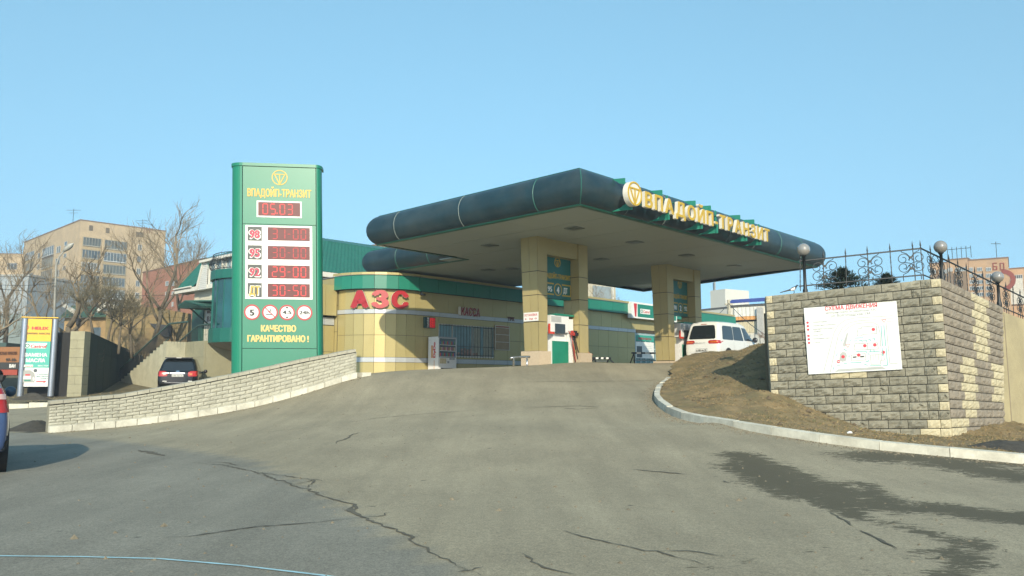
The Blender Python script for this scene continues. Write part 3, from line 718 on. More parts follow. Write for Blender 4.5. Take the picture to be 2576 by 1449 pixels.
pl(mb, [(1000,810),(1320,795),(1330,895),(1000,910),(985,890),(1000,810)], .008, .0035); pl(mb, [(1175,805),(1180,900)], .006, .0055)
pl(mb, [(945,990),(1145,965),(1155,1065),(950,1080),(945,990)], .007, .0035)
pl(mb, [(1220,990),(1405,975),(1415,1070),(1360,1075),(1362,1130),(1228,1135),(1220,990)], .007, .0035)
for k in range(4): pl(mb, [(1255+k*38,990),(1260+k*38,1070)], .005, .0055)
mb.build('grey_lines', plg, sb)['kind'] = 'stuff'
mb = MB()
for pts in ([(1370,520),(1390,850)],[(1410,515),(1435,850)],[(1385,880),(1390,1010)],[(1440,880),(1460,1150),(1395,1150)],[(1000,722),(1120,715)],[(985,768),(1035,765)],[(1060,760),(1100,758),(1105,790)],[(1115,755),(1160,752),(1165,785)],[(1190,740),(1215,738),(1220,770)],[(1245,722),(1275,722),(1280,760)],
            [(835,890),(880,920)],[(915,990),(915,1030)],[(1010,935),(1160,930),(1165,960)],[(1190,940),(1350,930)],[(1195,960),(1200,990)],[(930,1110),(1090,1105)],[(840,1118),(890,1118)],[(1130,1130),(1180,1150)],[(1210,1158),(1370,1150)],[(1150,1090),(1190,1090),(1185,1060)],[(735,1145),(790,1145)],[(820,730),(805,775)],[(745,960),(735,1005)],[(695,1175),(685,1215)],[(955,745),(930,765)],[(1215,905),(1225,935)],[(1265,905),(1275,930)]):
    pl(mb, pts, .012, .0075)
mb.build('cyan_arrows', pc, sb)['kind'] = 'stuff'
mb = MB(); mb.poly([FB.pt(*bq(*p), .0010) for p in ((705,1250),(760,1210),(1380,1170),(1445,1205))], FB.n*.002)
mb.poly([FB.pt(*bq(*p), .0010) for p in ((840,860),(825,830),(885,640),(905,640),(865,850))], FB.n*.002)
mb.poly([FB.pt(*bq(*p), .0010) for p in ((775,1070),(785,970),(820,935),(870,950),(885,1000),(870,1080),(820,1095))], FB.n*.002)
mb.build('grey_islands', mat('print_mid_grey', (.36,.38,.37), .6), sb)
mb = MB()
for p in ((970,1022,1020,1018),(1075,1015,1130,1010)): pl(mb, [p[:2], p[2:]], .03, .0075)
mb.build('black_marks', pk, sb)
mb = MB()
for t in (((1380,435),(1440,425),(1415,475),(1380,435)), ((865,825),(925,815),(900,870),(865,825))): pl(mb, t, .006, .0055)
mb.build('yield_marks', pr, sb)

# ================================================================== FENCE, GLOBE LAMPS
fr = thing('iron_fence', 'black wrought-iron fence with scrolls and spikes on top of the stone wall', 'fence', TL+Vector((.5,.3,0)))
iron = M('iron')
FT0, FT1, FT2 = P(2010,657,19.3), P(2316.5,624.8,18.6), P(2600,760,23.0)
FBt0, FBt1, FBt2 = P(2010,720,19.3), P(2323,691.5,18.6), P(2600,806,23.0)
mb = MB(); mb.tube([FT0, FT1], .018, 6); mb.tube([FBt0, FBt1], .016, 6); mb.build('rail', iron, fr)
mb = MB(); mb.tube([FT1, FT2], .022, 6); mb.tube([FBt1, FBt2], .018, 6); mb.build('rail', iron, fr)
def picket(T, B, down):
    mb = MB(); ax = (T-B); n = 10
    pts = [B-up*down]+[B+ax*(k/n) for k in range(n+1)]; rs = [.010]+[.010 if k % 2 else .014 for k in range(n+1)]
    mb.tube(pts, rs, 5); u_ = ax.normalized()
    mb.lathe(T, [(.010,0),(.022,.02),(.010,.045),(.020,.075),(.014,.12),(.002,.20)], 6, u_); mb.build('picket', iron, fr)
def spiral(F, cx, cy, r, a0, turns, w, mb, sgn=1, n=18):
    pts = []
    for k in range(n+1):
        q = k/n; rr = r*(1-.78*q); a = a0+sgn*turns*2*pi*q; pts.append(F.pt(cx+rr*cos(a), cy+rr*sin(a), 0))
    return pts
def scroll(F, H, W):
    """S-scroll pair: F origin centre of panel bottom, y up; H height between rails"""
    mb = MB(); r = W*.235
    for sx in (1, -1):
        ang = lambda cx, cy, r0, a0, a1, n=14, k=.0: [F.pt(sx*(cx+r0*(1-k*i/n)*cos(R(a0+(a1-a0)*i/n))), cy+r0*(1-k*i/n)*sin(R(a0+(a1-a0)*i/n)), 0) for i in range(n+1)]
        # upper: from rail corner curling to centre then out to a spiral
        x_ = W*.27
        p = [F.pt(-sx*x_*1.25, H, 0), F.pt(-sx*x_*1.1, H*.93, 0), F.pt(-sx*x_*.5, H*.86, 0), F.pt(-sx*.02, H*.73, 0)]
        p += [F.pt(sx*x_*.35, H*.60, 0)]
        mb.tube(p, .009, 5)
        mb.tube(ang(x_, H*.66, r, 200, 200-480, 22, .72), .009, 5)
        mb.tube(ang(x_, H*.36, r, 160, 160+480, 22, .72), .009, 5)
        p = [F.pt(-sx*x_*.35, H*.42, 0), F.pt(sx*.02, H*.27, 0), F.pt(sx*x_*.5, H*.15, 0), F.pt(sx*x_*1.1, H*.08, 0), F.pt(sx*x_*1.15, 0, 0), F.pt(sx*x_*1.15, -.10, 0)]
        mb.tube(p, .009, 5)
        mb.tube([F.pt(-sx*x_*1.0, H*.54, 0), F.pt(-sx*x_*.2, H*.49, 0), F.pt(sx*x_*.3, H*.40, 0), F.pt(sx*x_*.75, H*.24, 0)], .009, 5)
    mb.lathe(F.pt(0, H*.70, -.02), [(.03,0),(.03,.04)], 8, F.n); mb.lathe(F.pt(0, H*.28, -.02), [(.03,0),(.03,.04)], 8, F.n)
    mb.build('scroll', iron, fr)
def railpt(x, T0, T1):   # fraction along by image x
    a = (x-1288)/FOC; lo, hi = 0, 1
    for _ in range(30):
        m = (lo+hi)/2; p = T0.lerp(T1, m); q = p-EYE; dep = q.y*cos(PITCH)+q.z*sin(PITCH)
        if q.x/dep < a: lo = m
        else: hi = m
    return lo
for x in (2013, 2071, 2127, 2182, 2239, 2296, 2316): 
    t = railpt(x, FT0, FT1); picket(FT0.lerp(FT1, t), FBt0.lerp(FBt1, t), .12)
for x in (2074, 2187, 2301-4):
    t = railpt(x, FT0, FT1); b = FBt0.lerp(FBt1, t); T = FT0.lerp(FT1, t)
    if x > 2290: continue
    scroll(Frame(b, FT1-FT0, T-b), (T-b).length, .62)
t = railpt(2240, FT0, FT1)
for x in (2296,):
    t = railpt(x-7, FT0, FT1); b = FBt0.lerp(FBt1, t); T = FT0.lerp(FT1, t); scroll(Frame(b, FT1-FT0, T-b), (T-b).length, .62)
for k in range(1, 14):
    t = k/14; T = FT1.lerp(FT2, t); b = FBt1.lerp(FBt2, t); picket(T, b, .12)
    if k % 2 == 0 or k == 1:
        scroll(Frame(b, FT2-FT1, T-b), (T-b).length, .5)
# lamp with globe
def globe_lamp(base, H, label, r=.152):
    t = thing('globe_lamp', label, 'lamp', base, 'globe lamps on the stone wall')
    mb = MB(); mb.lathe(base-up*.25, [(.06,0),(.06,.3),(.045,.34),(.038,.5),(.035,H+.25-.05),(.05,H+.2),(.075,H+.25)], 12); mb.build('post', M('iron'), t, smooth=True)
    mb = MB(); c = base+up*(H+.12)
    prof = [(r*sin(pi*k/14), -r*cos(pi*k/14)) for k in range(1, 14)]; mb.lathe(c, prof, 20)
    mb.build('globe', mat('smoked_globe', (.24,.23,.21), .08, var=.08, spec=1.0, coat=.6), t, smooth=True)
    return t
def lamp_at(xb, yb, yt, d, label):
    b = P(xb, yb, d); T = P(xb-3, yt, d); globe_lamp(b, T.z-b.z-.12, label)
lamp_at(2026, 735, 628, 19.25, 'globe lamp at the left end of the stone wall, beside the magpie')
lamp_at(2371, 702, 621, 18.9, 'globe lamp at the corner of the stone wall where the fence turns')
lamp_at(2514, 766, 697, 21.4, 'rightmost globe lamp, on the receding part of the stone wall')

# ================================================================== MAGPIE
mg = MB(); bp0 = P(1997, 735, 19.15)
bx_ = Vector((1,0,0)); 
sp = [(-.50,-.085,.006,.012,0),(-.34,-.04,.014,.018,0),(-.20,-.005,.018,.022,0),(-.12,.02,.03,.03,0),(-.07,.035,.05,.05,1),(-.02,.05,.058,.06,1),(.03,.07,.054,.056,1),(.07,.10,.042,.044,0),(.095,.135,.034,.034,0),(.115,.165,.033,.031,0),(.135,.175,.026,.024,0),(.155,.172,.012,.012,0),(.195,.168,.003,.003,0)]
vs = []; fs = []; mi = []; n = 10
for i, (x, z, ry, rz, m) in enumerate(sp):
    for k in range(n):
        a = 2*pi*k/n; vs.append((bp0.x+x*.66, bp0.y+ry*.85*cos(a), bp0.z+.045+z*.66+rz*.85*sin(a)))
for i in range(len(sp)-1):
    for k in range(n):
        fs.append((i*n+k, i*n+(k+1) % n, (i+1)*n+(k+1) % n, (i+1)*n+k)); a = sin(2*pi*(k+.5)/n)
        mi.append(1 if (sp[i][4] and sp[i+1][4] or (i == 3)) and a < .55 else 0)
mg.v = vs; mg.f = fs; mg.mi = mi
mgp = mg.build('magpie', [mat('feather_black', (.012,.014,.02), .45), mat('feather_white', (.72,.70,.64), .7)], None, smooth=True)
tag(mgp, 'black and white long-tailed magpie perched on the left end of the stone wall', 'bird')
mb = MB()
for dy in (-.015, .015): mb.tube([(bp0.x-.0, bp0.y+dy, bp0.z+.06), (bp0.x+.01, bp0.y+dy, bp0.z+.0), (bp0.x-.01, bp0.y+dy, bp0.z-.06)], .004, 4)
leg = mb.build('leg', M('iron'), mgp)

# ================================================================== STATION AXES
SOF = 6.77
A_ = Zp(1458, 515, SOF); UA = R(47.0); U = Vector((cos(UA), sin(UA), 0)); V = Vector((-sin(UA), cos(UA), 0))
def C(s, t, z=0): return Vector((A_.x, A_.y, 0))+U*s+V*t+up*z
def ST(p): d = Vector((p.x-A_.x, p.y-A_.y, 0)); return d.dot(U), d.dot(V)
# ---------------------------------------------------------------- canopy
cp = [Vector((q.x, q.y)) for q in (Zp(1458,515,SOF), Zp(2054,672,SOF), Zp(1619,733,SOF))]
B_ = Zp(951.5,616,SOF); K_ = Zp(1172,652,SOF)
back = Zp(1619,733,SOF); sK, tK = ST(K_); s4, t4 = ST(back)
outl = [C(0,0), Vector((Zp(2054,672,SOF).x, Zp(2054,672,SOF).y, 0)), Vector((back.x, back.y, 0)), C(14.0, t4-.2), C(14.0, 17.4), C(sK, 17.4), Vector((K_.x, K_.y, 0)), Vector((B_.x, B_.y, 0))]
can = thing('canopy', 'big flat fuel station canopy with dark green rounded edge over the pump islands', 'canopy', outl[0])
H = 1.16
prof = [(a*.82, b) for a, b in [(.0, 0), (.10, .02), (.22, .10), (.33, .22), (.41, .38), (.44, .56), (.43, .70), (.38, .84), (.30, .96), (.20, 1.06), (.08, 1.13), (.0, 1.15)]]
n = len(outl)
def outn(i):
    a, b = outl[i], outl[(i+1) % n]; d = (b-a).normalized(); return Vector((d.y, -d.x, 0))
def mitre(i):
    n0, n1 = outn((i-1) % n), outn(i); m = (n0+n1); return m/(m.dot(n0))
mb = MB(); mb.poly([p+up*(SOF+.10) for p in outl], (0,0,1.0)); mb.build('roof_deck', M('grey'), can, fix=True)
fas = M('fascia'); seam_l = mat('seam_light', (.20,.24,.22), .6); seam_g = mat('seam_green', (.03,.16,.12), .5)
def xt(i, x):   # image x -> fraction along edge i
    a, b = outl[i]+up*(SOF+.5), outl[(i+1) % n]+up*(SOF+.5); return railpt2(x, a, b)
def railpt2(x, a, b):
    f_ = lambda p: (p.x)/( (p.y)*cos(PITCH)+(p.z-EYE.z)*sin(PITCH))
    v = (x-1288)/FOC; lo, hi = 0, 1; sgn = 1 if f_(b) > f_(a) else -1
    for _ in range(30):
        m = (lo+hi)/2
        if (f_(a.lerp(b, m))-v)*sgn < 0: lo = m
        else: hi = m
    return lo
for i in range(n):
    a, b = outl[i], outl[(i+1) % n]; L_ = (b-a).length; ma, mb_ = mitre(i), mitre((i+1) % n); nn = outn(i)
    if i == 7: cuts = sorted([0, xt(i, 1009), xt(i, 1172), xt(i, 1359), 1])
    elif i == 0: cuts = [0, .125]+[.125+.125*k for k in range(1, 7)]+[1]
    else: cuts = [k/max(1, round(L_/2.6)) for k in range(max(1, round(L_/2.6))+1)]
    for c0, c1 in zip(cuts, cuts[1:]):
        m = MB(); vs = []
        for c in (c0, c1):
            e = .003/L_*(1 if c == c0 else -1); cc = c+e
            q = a.lerp(b, cc)
            for r_, h in prof:
                off = (ma*r_ if c == 0 else mb_*r_ if c == 1 else nn*r_)
                vs.append(q+off+up*(SOF+h))
        k = len(prof); m.add(vs, [(j, k+j, k+j+1, j+1) for j in range(k-1)]); m.build('fascia_panel', fas, can, smooth=True)
        if c1 < 1:
            m = MB(); q = a.lerp(b, c1); pts = [q+nn*(r_+.002)+up*(SOF+h) for r_, h in prof[1:-1]]; m.tube(pts, .011, 4); m.build('seam_strip', seam_l if rnd.random() < .4 else seam_g, can)
    m = MB(); vs = []
    for q, mm in ((a, ma), (b, mb_)):
        for r_, h in ((-.12, -.03), (.03, -.03), (.06, .0), (.06, .05), (-.02, .05)): vs.append(q+mm*r_+up*(SOF+h))
    m.add(vs, [(j, 5+j, 5+(j+1) % 5, (j+1) % 5) for j in range(5)]); m.build('edge_trim', M('trimg'), can)
    m = MB(); m.tube([a+up*(SOF+1.16), b+up*(SOF+1.16)], .02, 4); m.build('top_trim', M('trimg'), can)
for i in (0,):   # corner seam
    q = outl[0]; mm = mitre(0); m = MB(); m.tube([q+mm*(r_+.003)+up*(SOF+h) for r_, h in prof], .014, 4); m.build('corner_strip', seam_g, can)
# soffit boards running along v, joints 3 m apart in s
sofm = M('soffit')
js = [0.05]+[2.1+k*2.45 for k in range(7)]+[18.25]
for a, b in zip(js, js[1:]):
    tmax = 10.3 if b < sK+.3 else t4-.25
    for t0, t1 in ((.05, 3.5), (3.5, 7), (7, tmax)):
        a_ = a+(.024*t1 if a < .1 else 0); ubox('soffit_panel', sofm, can, C((a_+b)/2, (t0+t1)/2, SOF+.02), U*(b-a_-.03), V*(t1-t0-.006), (0,0,.05))
for a, b in zip([sK+.1, 8, 11], [8, 11, 13.9]):
    ubox('soffit_panel', sofm, can, C((a+b)/2, (t4-.25+17.3)/2, SOF+.021), U*(b-a-.025), V*(17.3-t4+.2), (0,0,.05))
lampm = mat('lamp_glass', (.08,.10,.09), .3, var=.1); lampf = mat('lamp_frame_grey', (.20,.22,.19), .5)
def on_z(x, y, z): return Zp(x, y, z)
for x, y in ((1445,573),(1232,616),(1228,678),(1597,608),(1727,641),(1513,651),(1847,668),(1290,735-60)):
    p = Zp(x, y, SOF); s_, t_ = ST(p); fr_ = ubox('ceiling_lamp', lampf, can, C(s_, t_, SOF-.015), U*.52, V*.52, (0,0,.05))
    m = MB(); m.box(C(s_-.19, t_-.19, SOF-.05), U*.38, V*.38, (0,0,.02)); g = m.build('lamp_glass', lampm, fr_); g.matrix_parent_inverse = Matrix.Identity(4)
    g.data.transform(Matrix.Translation(wloc(fr_))); g.data.transform((Matrix.Translation(wloc(can))@fr_.matrix_basis).inverted())
# ---------------------------------------------------------------- roof sign
rs = thing('roof_sign', 'gold channel letters and round emblem on the right front edge of the canopy', 'sign', C(4, -.8, SOF))
FS = Frame(C(0, -.86, 0), U, up)
gold = M('gold'); wht = mat('letter_side_white', (.68,.66,.58), .5, var=.03)
s0, z0 = FS.px(1617, 522); s1, z1 = FS.px(1932, 608); sE, zE = FS.px(1588, 489)
_, zt0 = FS.px(1617, 479); _, zt1 = FS.px(1932, 579)
word = 'ВПАДОЙП-ТРАНЗИТ'; zb = (z0+z1)/2; hh = ((zt0-z0)+(zt1-z1))/2
gl = glyphs('Н'); capH = max(v[1] for v in gl[0])-min(v[1] for v in gl[0])
wds = [max(v[0] for v in glyphs(c)[0])-min(v[0] for v in glyphs(c)[0]) for c in word]
gap = .13; tot = sum(wds)+gap*(len(word)-1); cur = s0; k = (s1-s0)/tot
for c, w_ in zip(word, wds):
    m = MB(); text_into(m, FS, c, cur, zb, w_*k, hh, c0=-.03, depth=.12, bold=.045, mi=0, side=1); m.build('letter', [gold, wht], rs); cur += (w_+gap)*k
m = MB(); rE = .40; disc(m, FS, sE, zE, rE, -.05, .13, 32); m.build('emblem_disc', wht, rs)
m = MB(); emblem(m, FS, sE, zE, rE*.97, .131, .02, .13); m.build('emblem', gold, rs)
bs_ = [FS.px(x, y)[0] for x, y in ((1600+495/3.578, 600),(1600+850/3.578,600),(1600+1180/3.578,600),(1600+1330/3.578,600),(1600+1610/3.578,600),(1600+1750/3.578,600))]
bs_ = [FS.px((1600+x/3.578)/1.0932, 600)[0] for x in (500, 865, 1190, 1340, 1625, 1762)]
tg = mat('bracket_green', (.02,.22,.15), .5)
for b in bs_:
    m = MB(); m.poly([C(b, -.05, SOF+.02), C(b, -.86, SOF-.02), C(b, -.86, SOF+.33), C(b, -.40, SOF+.10)], U*.03); m.poly([C(b, -.1, SOF+1.10), C(b, -.60, SOF+1.05), C(b, -.60, SOF+.85), C(b, -.4, SOF+.9)], U*.03)
    m.box(C(b, -.80, SOF-.02), U*.04, V*.05, (0,0,.85)); m.build('bracket', tg, rs, fix=True)
m = MB()
for z in (zb+.05, zb+hh-.08): m.box(C(sE, -.80, z), U*(s1-sE), V*.04, (0,0,.04))
m.build('rail', M('trimg'), rs)

# ---------------------------------------------------------------- portals (pump island columns)
och = M('ochre2'); plinth = mat('pink_granite', (.50,.40,.28), .6, var=.15, vs=25)
def qsx(x): return (1360+x/3.39)/1.0932
def qsy(y): return (640+y/3.39)/1.0932
def portal(sa, ta, num, lab, extra):
    """sa = front-left corner s at soffit"""
    s1_, w1 = sa, .56; s2_ = sa+2.5; tb = ta+.85
    base = C(sa+1.2, ta+.6, 2.0)
    t = thing('portal_column', lab, 'column', base)
    zg = 1.75
    # each leg: tapered (narrower at foot), clad in panels with dark joints
    levels = [2.45, 3.55, 4.55, 5.45, SOF+.03] if num == 4 else [2.3, 3.4, 4.45, 5.45, SOF+.03]
    for li, (a, b) in enumerate(((s1_, s1_+w1), (s2_, s2_+w1))):
        def corner(z):
            q = (z-2.45)/(SOF-2.45)
            i0 = .0; 
            ins = (1-q)*.22
            if li == 0: a_, b_ = a+ins*.35, b+.02
            else: a_, b_ = a, b+.03
            return [C(a_, ta, z), C(b_, ta, z), C(b_, tb-ins*.6, z), C(a_, tb-ins*.6, z)]
        def shrink(c4, e):
            m = sum(c4, Vector())/4; return [p+(m-p).normalized()*e for p in c4]
        m = MB(); m.hexa(shrink(corner(2.2), .02), shrink(corner(SOF), .02)); m.build('core', M('joint'), t)
        for z0_, z1_ in zip(levels, levels[1:]):
            c0_, c1_ = corner(z0_+.012), corner(z1_-.012)
            for e in range(4):
                p0, p1 = c0_[e], c0_[(e+1) % 4]; q0, q1 = c1_[e], c1_[(e+1) % 4]
                parts_ = [(0, 1)] if e in (0, 2) else [(0, .5), (.5, 1)]
                for f0, f1 in parts_:
                    g0 = f0+(.008 if f0 else 0); g1 = f1-(.008 if f1 < 1 else 0)
                    a0, a1, b0, b1 = p0.lerp(p1, g0), p0.lerp(p1, g1), q0.lerp(q1, g0), q0.lerp(q1, g1)
                    nn = (a1-a0).cross(up).normalized(); m = MB(); m.hexa([a0, a1, a1-nn*.015, a0-nn*.015], [b0, b1, b1-nn*.015, b0-nn*.015]); m.build('panel', och, t, fix=True)
        m = MB(); cc = corner(2.45); m_ = sum(cc, Vector())/4; cc = [p+(p-m_).normalized()*.13 for p in cc]
        m.hexa([Vector((p.x, p.y, 1.2)) for p in cc], [Vector((p.x, p.y, 2.45 if num == 4 else 2.28)) for p in cc]); m.build('plinth', plinth, t, fix=True)
    # lintel
    m = MB(); m.box(C(s1_+w1-.02, ta+.06, 6.15), U*(s2_-s1_-w1+.04), V*(tb-ta-.1), (0,0,SOF-6.15)); m.build('lintel', och, t)
    # sign panel
    FP = Frame(C(0, ta+.42, 0), U, up)
    sl, sr = s1_+w1-.10, s2_+.01
    zt_ = FP.px(qsx(490), qsy(205))[1] if num == 4 else FP.px(qsx(1660), qsy(425))[1]; zb_ = FP.px(qsx(495), qsy(607))[1] if num == 4 else FP.px(qsx(1665), qsy(768))[1]
    sl = min(sl, 2*cx0(FP,num)-sr)-.1 if False else sl-.25
    gs = thing('number_sign', extra, 'sign', C(sl, ta, zb_))
    m = MB(); plate(m, FP, sl, zb_, sr, zt_, -.20, .0); m.build('sign_box', mat('sign_teal', (.008,.13,.115), .35, var=.04), gs)
    W_ = sr-sl; cx = FP.px(qsx(590 if num == 4 else 1727), 700)[0]; HS = zt_-zb_
    m = MB(); emblem(m, FP, cx-.02, zt_-HS*.14, .19, .001, .006, .16); m.build('emblem', gold, gs)
    text(FP, 'ВПАДОЙП-ТРАНЗИТ', 2*cx-sr+.04-.12, zb_+HS*.47, 2*(sr-cx)+.06, .20, gold, gs, bold=.05, depth=.002, c0=.001)
    m = MB(); bz = zb_+HS*.22
    disc(m, FP, cx, bz, .245, .001, .008, 28, .205)
    for x0, x1 in ((2*cx-sr+.02, cx-.25), (cx+.25, sr-.02)):
        for (a0, b0, a1, b1) in ((x0, bz+.21, x1, bz+.21), (x0, bz-.21, x1, bz-.21), (x0 if x0 < cx else x1, bz-.23, x0 if x0 < cx else x1, bz+.23)): bar(m, FP, a0, b0, a1, b1, .05, .001, .008)
    m.build('number_frame', gold, gs)
    text(FP, str(num), cx-.08, bz-.14, .16, .28, M('white'), gs, bold=.06, depth=.003)
    text(FP, '95' if num == 4 else '98', cx-.62, bz-.11, .26, .22, M('white'), gs, bold=.04, depth=.003)
    text(FP, 'ДТ' if num == 4 else '92', cx+.33, bz-.11, .26, .22, M('white'), gs, bold=.04, depth=.003)
    return t
sL1, tL1 = ST(Zp(1351, 593, SOF)); sL3, tL3 = ST(Zp(1676, 663.6, SOF))
sL2, _ = ST(Zp(1451, 615, SOF)); sL4, _ = ST(Zp(1743, 681, SOF))
portal(sL1, tL1, 4, 'nearer ochre panelled twin column with a stop notice on its left leg', 'green hanging board with gold emblem and number 4 between the nearer column legs')
portal(sL3, tL3, 2, 'farther ochre panelled twin column beside the white van', 'green hanging board with gold emblem and number 2 between the farther column legs')
# stop notice
FN = Frame(C(sL1+.055, 0, 0), -V, up)
m = MB(); a0, b0 = FN.px(1319, 808); a1, b1 = FN.px(1353, 793)
FN.o = FN.o-U*.02 if FN.n.dot(U) > 0 else FN.o-U*.02
nm = thing('stop_notice', 'small white notice with red lettering and arrows on the left column leg', 'sign', FN.pt(a0, b0))
nv = FN.n if FN.n.dot(U) < 0 else -FN.n; FN.n = nv
m = MB(); plate(m, FN, a0, b0-.02, a1+.05, b0+.31, 0, .02); m.build('board', M('white'), nm, fix=True)
text(FN, 'ОСТАНОВКА', a0+.04, b0+.17, a1-a0-.03, .09, M('redp'), nm, bold=.04, depth=.002, c0=.021)
text(FN, '← 1м →', a0+.06, b0+.03, a1-a0-.07, .09, M('redp'), nm, bold=.03, depth=.002, c0=.021)['kind'] = 'stuff'

# ---------------------------------------------------------------- kiosk
T0 = 15.5; ksk = thing('station_shop', 'long ochre panelled fuel station shop with rounded left end and green band', 'building', C(6.48, T0, 1.4))
och1 = M('ochre'); grn = M('green'); sil = M('silver'); jnt = M('joint')
rad = 2.7; sc_ = 6.5; cc = (sc_, T0+rad)
def wallp(L_, out=0):   # L_ <0 on the arc, >0 on the straight; returns point, normal
    if L_ >= 0: return C(sc_+L_, T0-out), -V
    a = -L_/rad
    nn = -V*cos(a)-U*sin(a); c = C(*cc); return c+nn*(rad+out), nn
segA = rad*pi/2/8
def pbox(mb, L0, L1, z0, z1, out, th=.03):
    p0, n0 = wallp(L0, out); p1, n1 = wallp(L1, out); q0, _ = wallp(L0, out-th); q1, _ = wallp(L1, out-th)
    mb.hexa([p0+up*z0, p1+up*z0, q1+up*z0, q0+up*z0], [p0+up*z1, p1+up*z1, q1+up*z1, q0+up*z1])
# core
m = MB()
pts = [C(sc_+32.9, T0+.04), C(sc_+32.9, T0+4.8), C(sc_-rad+.04, T0+4.8)]+[wallp(-rad*pi/2*k/16, -.04)[0] for k in range(16, -1, -1)]
m.poly([p+up*.6 for p in pts], (0,0,5.95)); m.build('wall_core', mat('joint_brown', (.06,.05,.035), .9), ksk, fix=True)
m = MB(); m.poly([p+up*6.56 for p in pts], (0,0,.03)); m.build('roof', M('grey'), ksk, fix=True)
ZL = [1.0, 2.28, 2.52, 3.60, 4.64, 4.86, 5.83, 6.51, 6.64]
g_ = .008
arcs = [-segA*k for k in range(8, -1, -1)]
def winx(x, y): q = FW.px(x, y); return q
FW = Frame(C(sc_, T0, 0), U, up)    # a = L along the straight
def row(edges, z0, z1, m_, out, name='panel'):
    for L0, L1 in zip(edges, edges[1:]):
        mb = MB()
        if L1 <= .001 and L1-L0 > segA*1.5:
            Lm = (L0+L1)/2; pbox(mb, L0+g_, Lm, z0+g_, z1-g_, out); pbox(mb, Lm, L1-g_, z0+g_, z1-g_, out)
        else: pbox(mb, L0+g_, L1-g_, z0+g_, z1-g_, out)
        mb.build(name, m_, ksk, fix=True)
# the window opening on the straight wall
wl, wzt = FW.px(1104, 811); wr, wzb = FW.px(1243, 908); wzt = 4.30; wzb = 2.62
st1 = [0, .55]; 
Ls = [0, .5, 1.0, wl]
right = [wr]+list(np.arange(wr+.9, 10.2, 1.0)); 
doorL, doorR = FW.px((1360+1312/3.39)/1.0932, 850)[0], FW.px((1360+1500/3.39)/1.0932, 850)[0]
rr = list(np.arange(wr, doorL-.3, 1.05))+[doorL]; KE = 33.0; rr2 = list(np.arange(doorR, KE-.5, 1.3))+[KE]
for z0, z1 in ((ZL[2], ZL[3]), (ZL[3], ZL[4])):
    row(arcs, z0, z1, och1, 0)
    row([0, .52, 1.04, wl], z0, z1, och1, 0)
    row(rr, z0, z1, och1, 0); row(rr2, z0, z1, och1, 0)
mb = MB(); pbox(mb, wl+g_, wr-g_, wzt, ZL[4]-g_, 0); mb.build('panel', och1, ksk, fix=True)
mb = MB(); pbox(mb, wl+g_, wr-g_, ZL[2]+g_, wzb, 0); mb.build('panel', och1, ksk, fix=True)
arc2 = arcs[::2]; allr = [0, 1.04, wl]+[wl+(wr-wl)*k/3 for k in (1, 2)]+rr
row(arc2, ZL[0], ZL[1], och1, 0); row(allr, ZL[0], ZL[1], och1, 0); row(rr2, ZL[0], ZL[1], och1, 0)
row(arc2, ZL[1], ZL[2], sil, .012, 'trim_panel'); row(allr, ZL[1], ZL[2], sil, .012, 'trim_panel'); row(rr2[::2], ZL[1], ZL[2], sil, .012, 'trim_panel')
row(arc2, ZL[4], ZL[5], sil, .05, 'trim_panel'); row(allr, ZL[4], ZL[5], sil, .05, 'trim_panel'); row(rr2[::2], ZL[4], ZL[5], sil, .05, 'trim_panel')
row(arc2, ZL[5], ZL[6], och1, 0); row(list(np.arange(0, KE+.6, 1.1)), ZL[5], ZL[6], och1, 0)
# facets of the curved part are split once more
gr_ = list(np.arange(0, 19.5, 1.25)); 
for e, o_ in ((arc2, .28),): row(e, ZL[6], ZL[7], grn, o_, 'green_panel')
row(gr_, ZL[6]-.02, ZL[7], grn, .28, 'green_panel'); row(list(np.arange(gr_[-1]+1.25, KE+.5, 1.6)), ZL[6]-.02, ZL[7], grn, .28, 'green_panel')
for e in (arc2, list(np.arange(0, KE+.5, 2.5))): row(e, ZL[7], ZL[8], och1, .36, 'cap_panel')
mb = MB()
for L0, L1 in list(zip(arc2, arc2[1:]))+[(0, KE-.5)]: pbox(mb, L0, L1, ZL[6]+.01, ZL[7]-.01, .25, .24)
mb.build('band_core', jnt, ksk, fix=True)
# window with bars
wn = MB(); pbox(wn, wl, wr, wzb, wzt, -.034, .004); wo = wn.build('window', mat('window_teal', (.10,.21,.22), .12, var=.35, vs=1.2, spec=.6), ksk, fix=True)
mb = MB(); pf = mat('window_frame_white', (.62,.62,.58), .5)
for q in (0, .235, .59, 1.0):
    L0 = wl+(wr-wl)*q; pbox(mb, L0-.04, L0+.04, wzb, wzt, -.012, .018)
pbox(mb, wl, wr, wzt-.06, wzt, -.010, .018); pbox(mb, wl, wr, wzb, wzb+.06, -.010, .018); mb.build('frame', pf, wo, fix=True)
for k in range(20):
    L0 = wl+.06+(wr-wl-.12)*k/19; mb = MB(); pbox(mb, L0-.006, L0+.006, wzb-.05, wzt, .05, .018); mb.build('window_bar', iron, ksk, fix=True)
mb = MB()
for z in (wzb+.1, wzb+.55, wzt-.08): pbox(mb, wl, wr, z, z+.03, .052, .022)
mb.build('bar_rail', iron, ksk, fix=True)
mb = MB()
for a, b in ((.62,.74),(.80,.97)): pbox(mb, wl+(wr-wl)*a, wl+(wr-wl)*b, wzb+.06, wzt-.1, -.028, .004)
mb.build('blind', mat('blind_pale', (.42,.44,.36), .7, var=.25, vs=8), wo, fix=True)
# goods and notices seen inside the window
mb = MB()
for k in range(9):
    L0 = wl+.9+k*.22; pbox(mb, L0, L0+.15, wzb+.08, wzb+.08+rnd.uniform(.15,.45), -.022, .005)
mb.build('shelf_goods', mat('shelf_goods', (.35,.22,.18), .6, var=.7, vs=7), wo, fix=True)
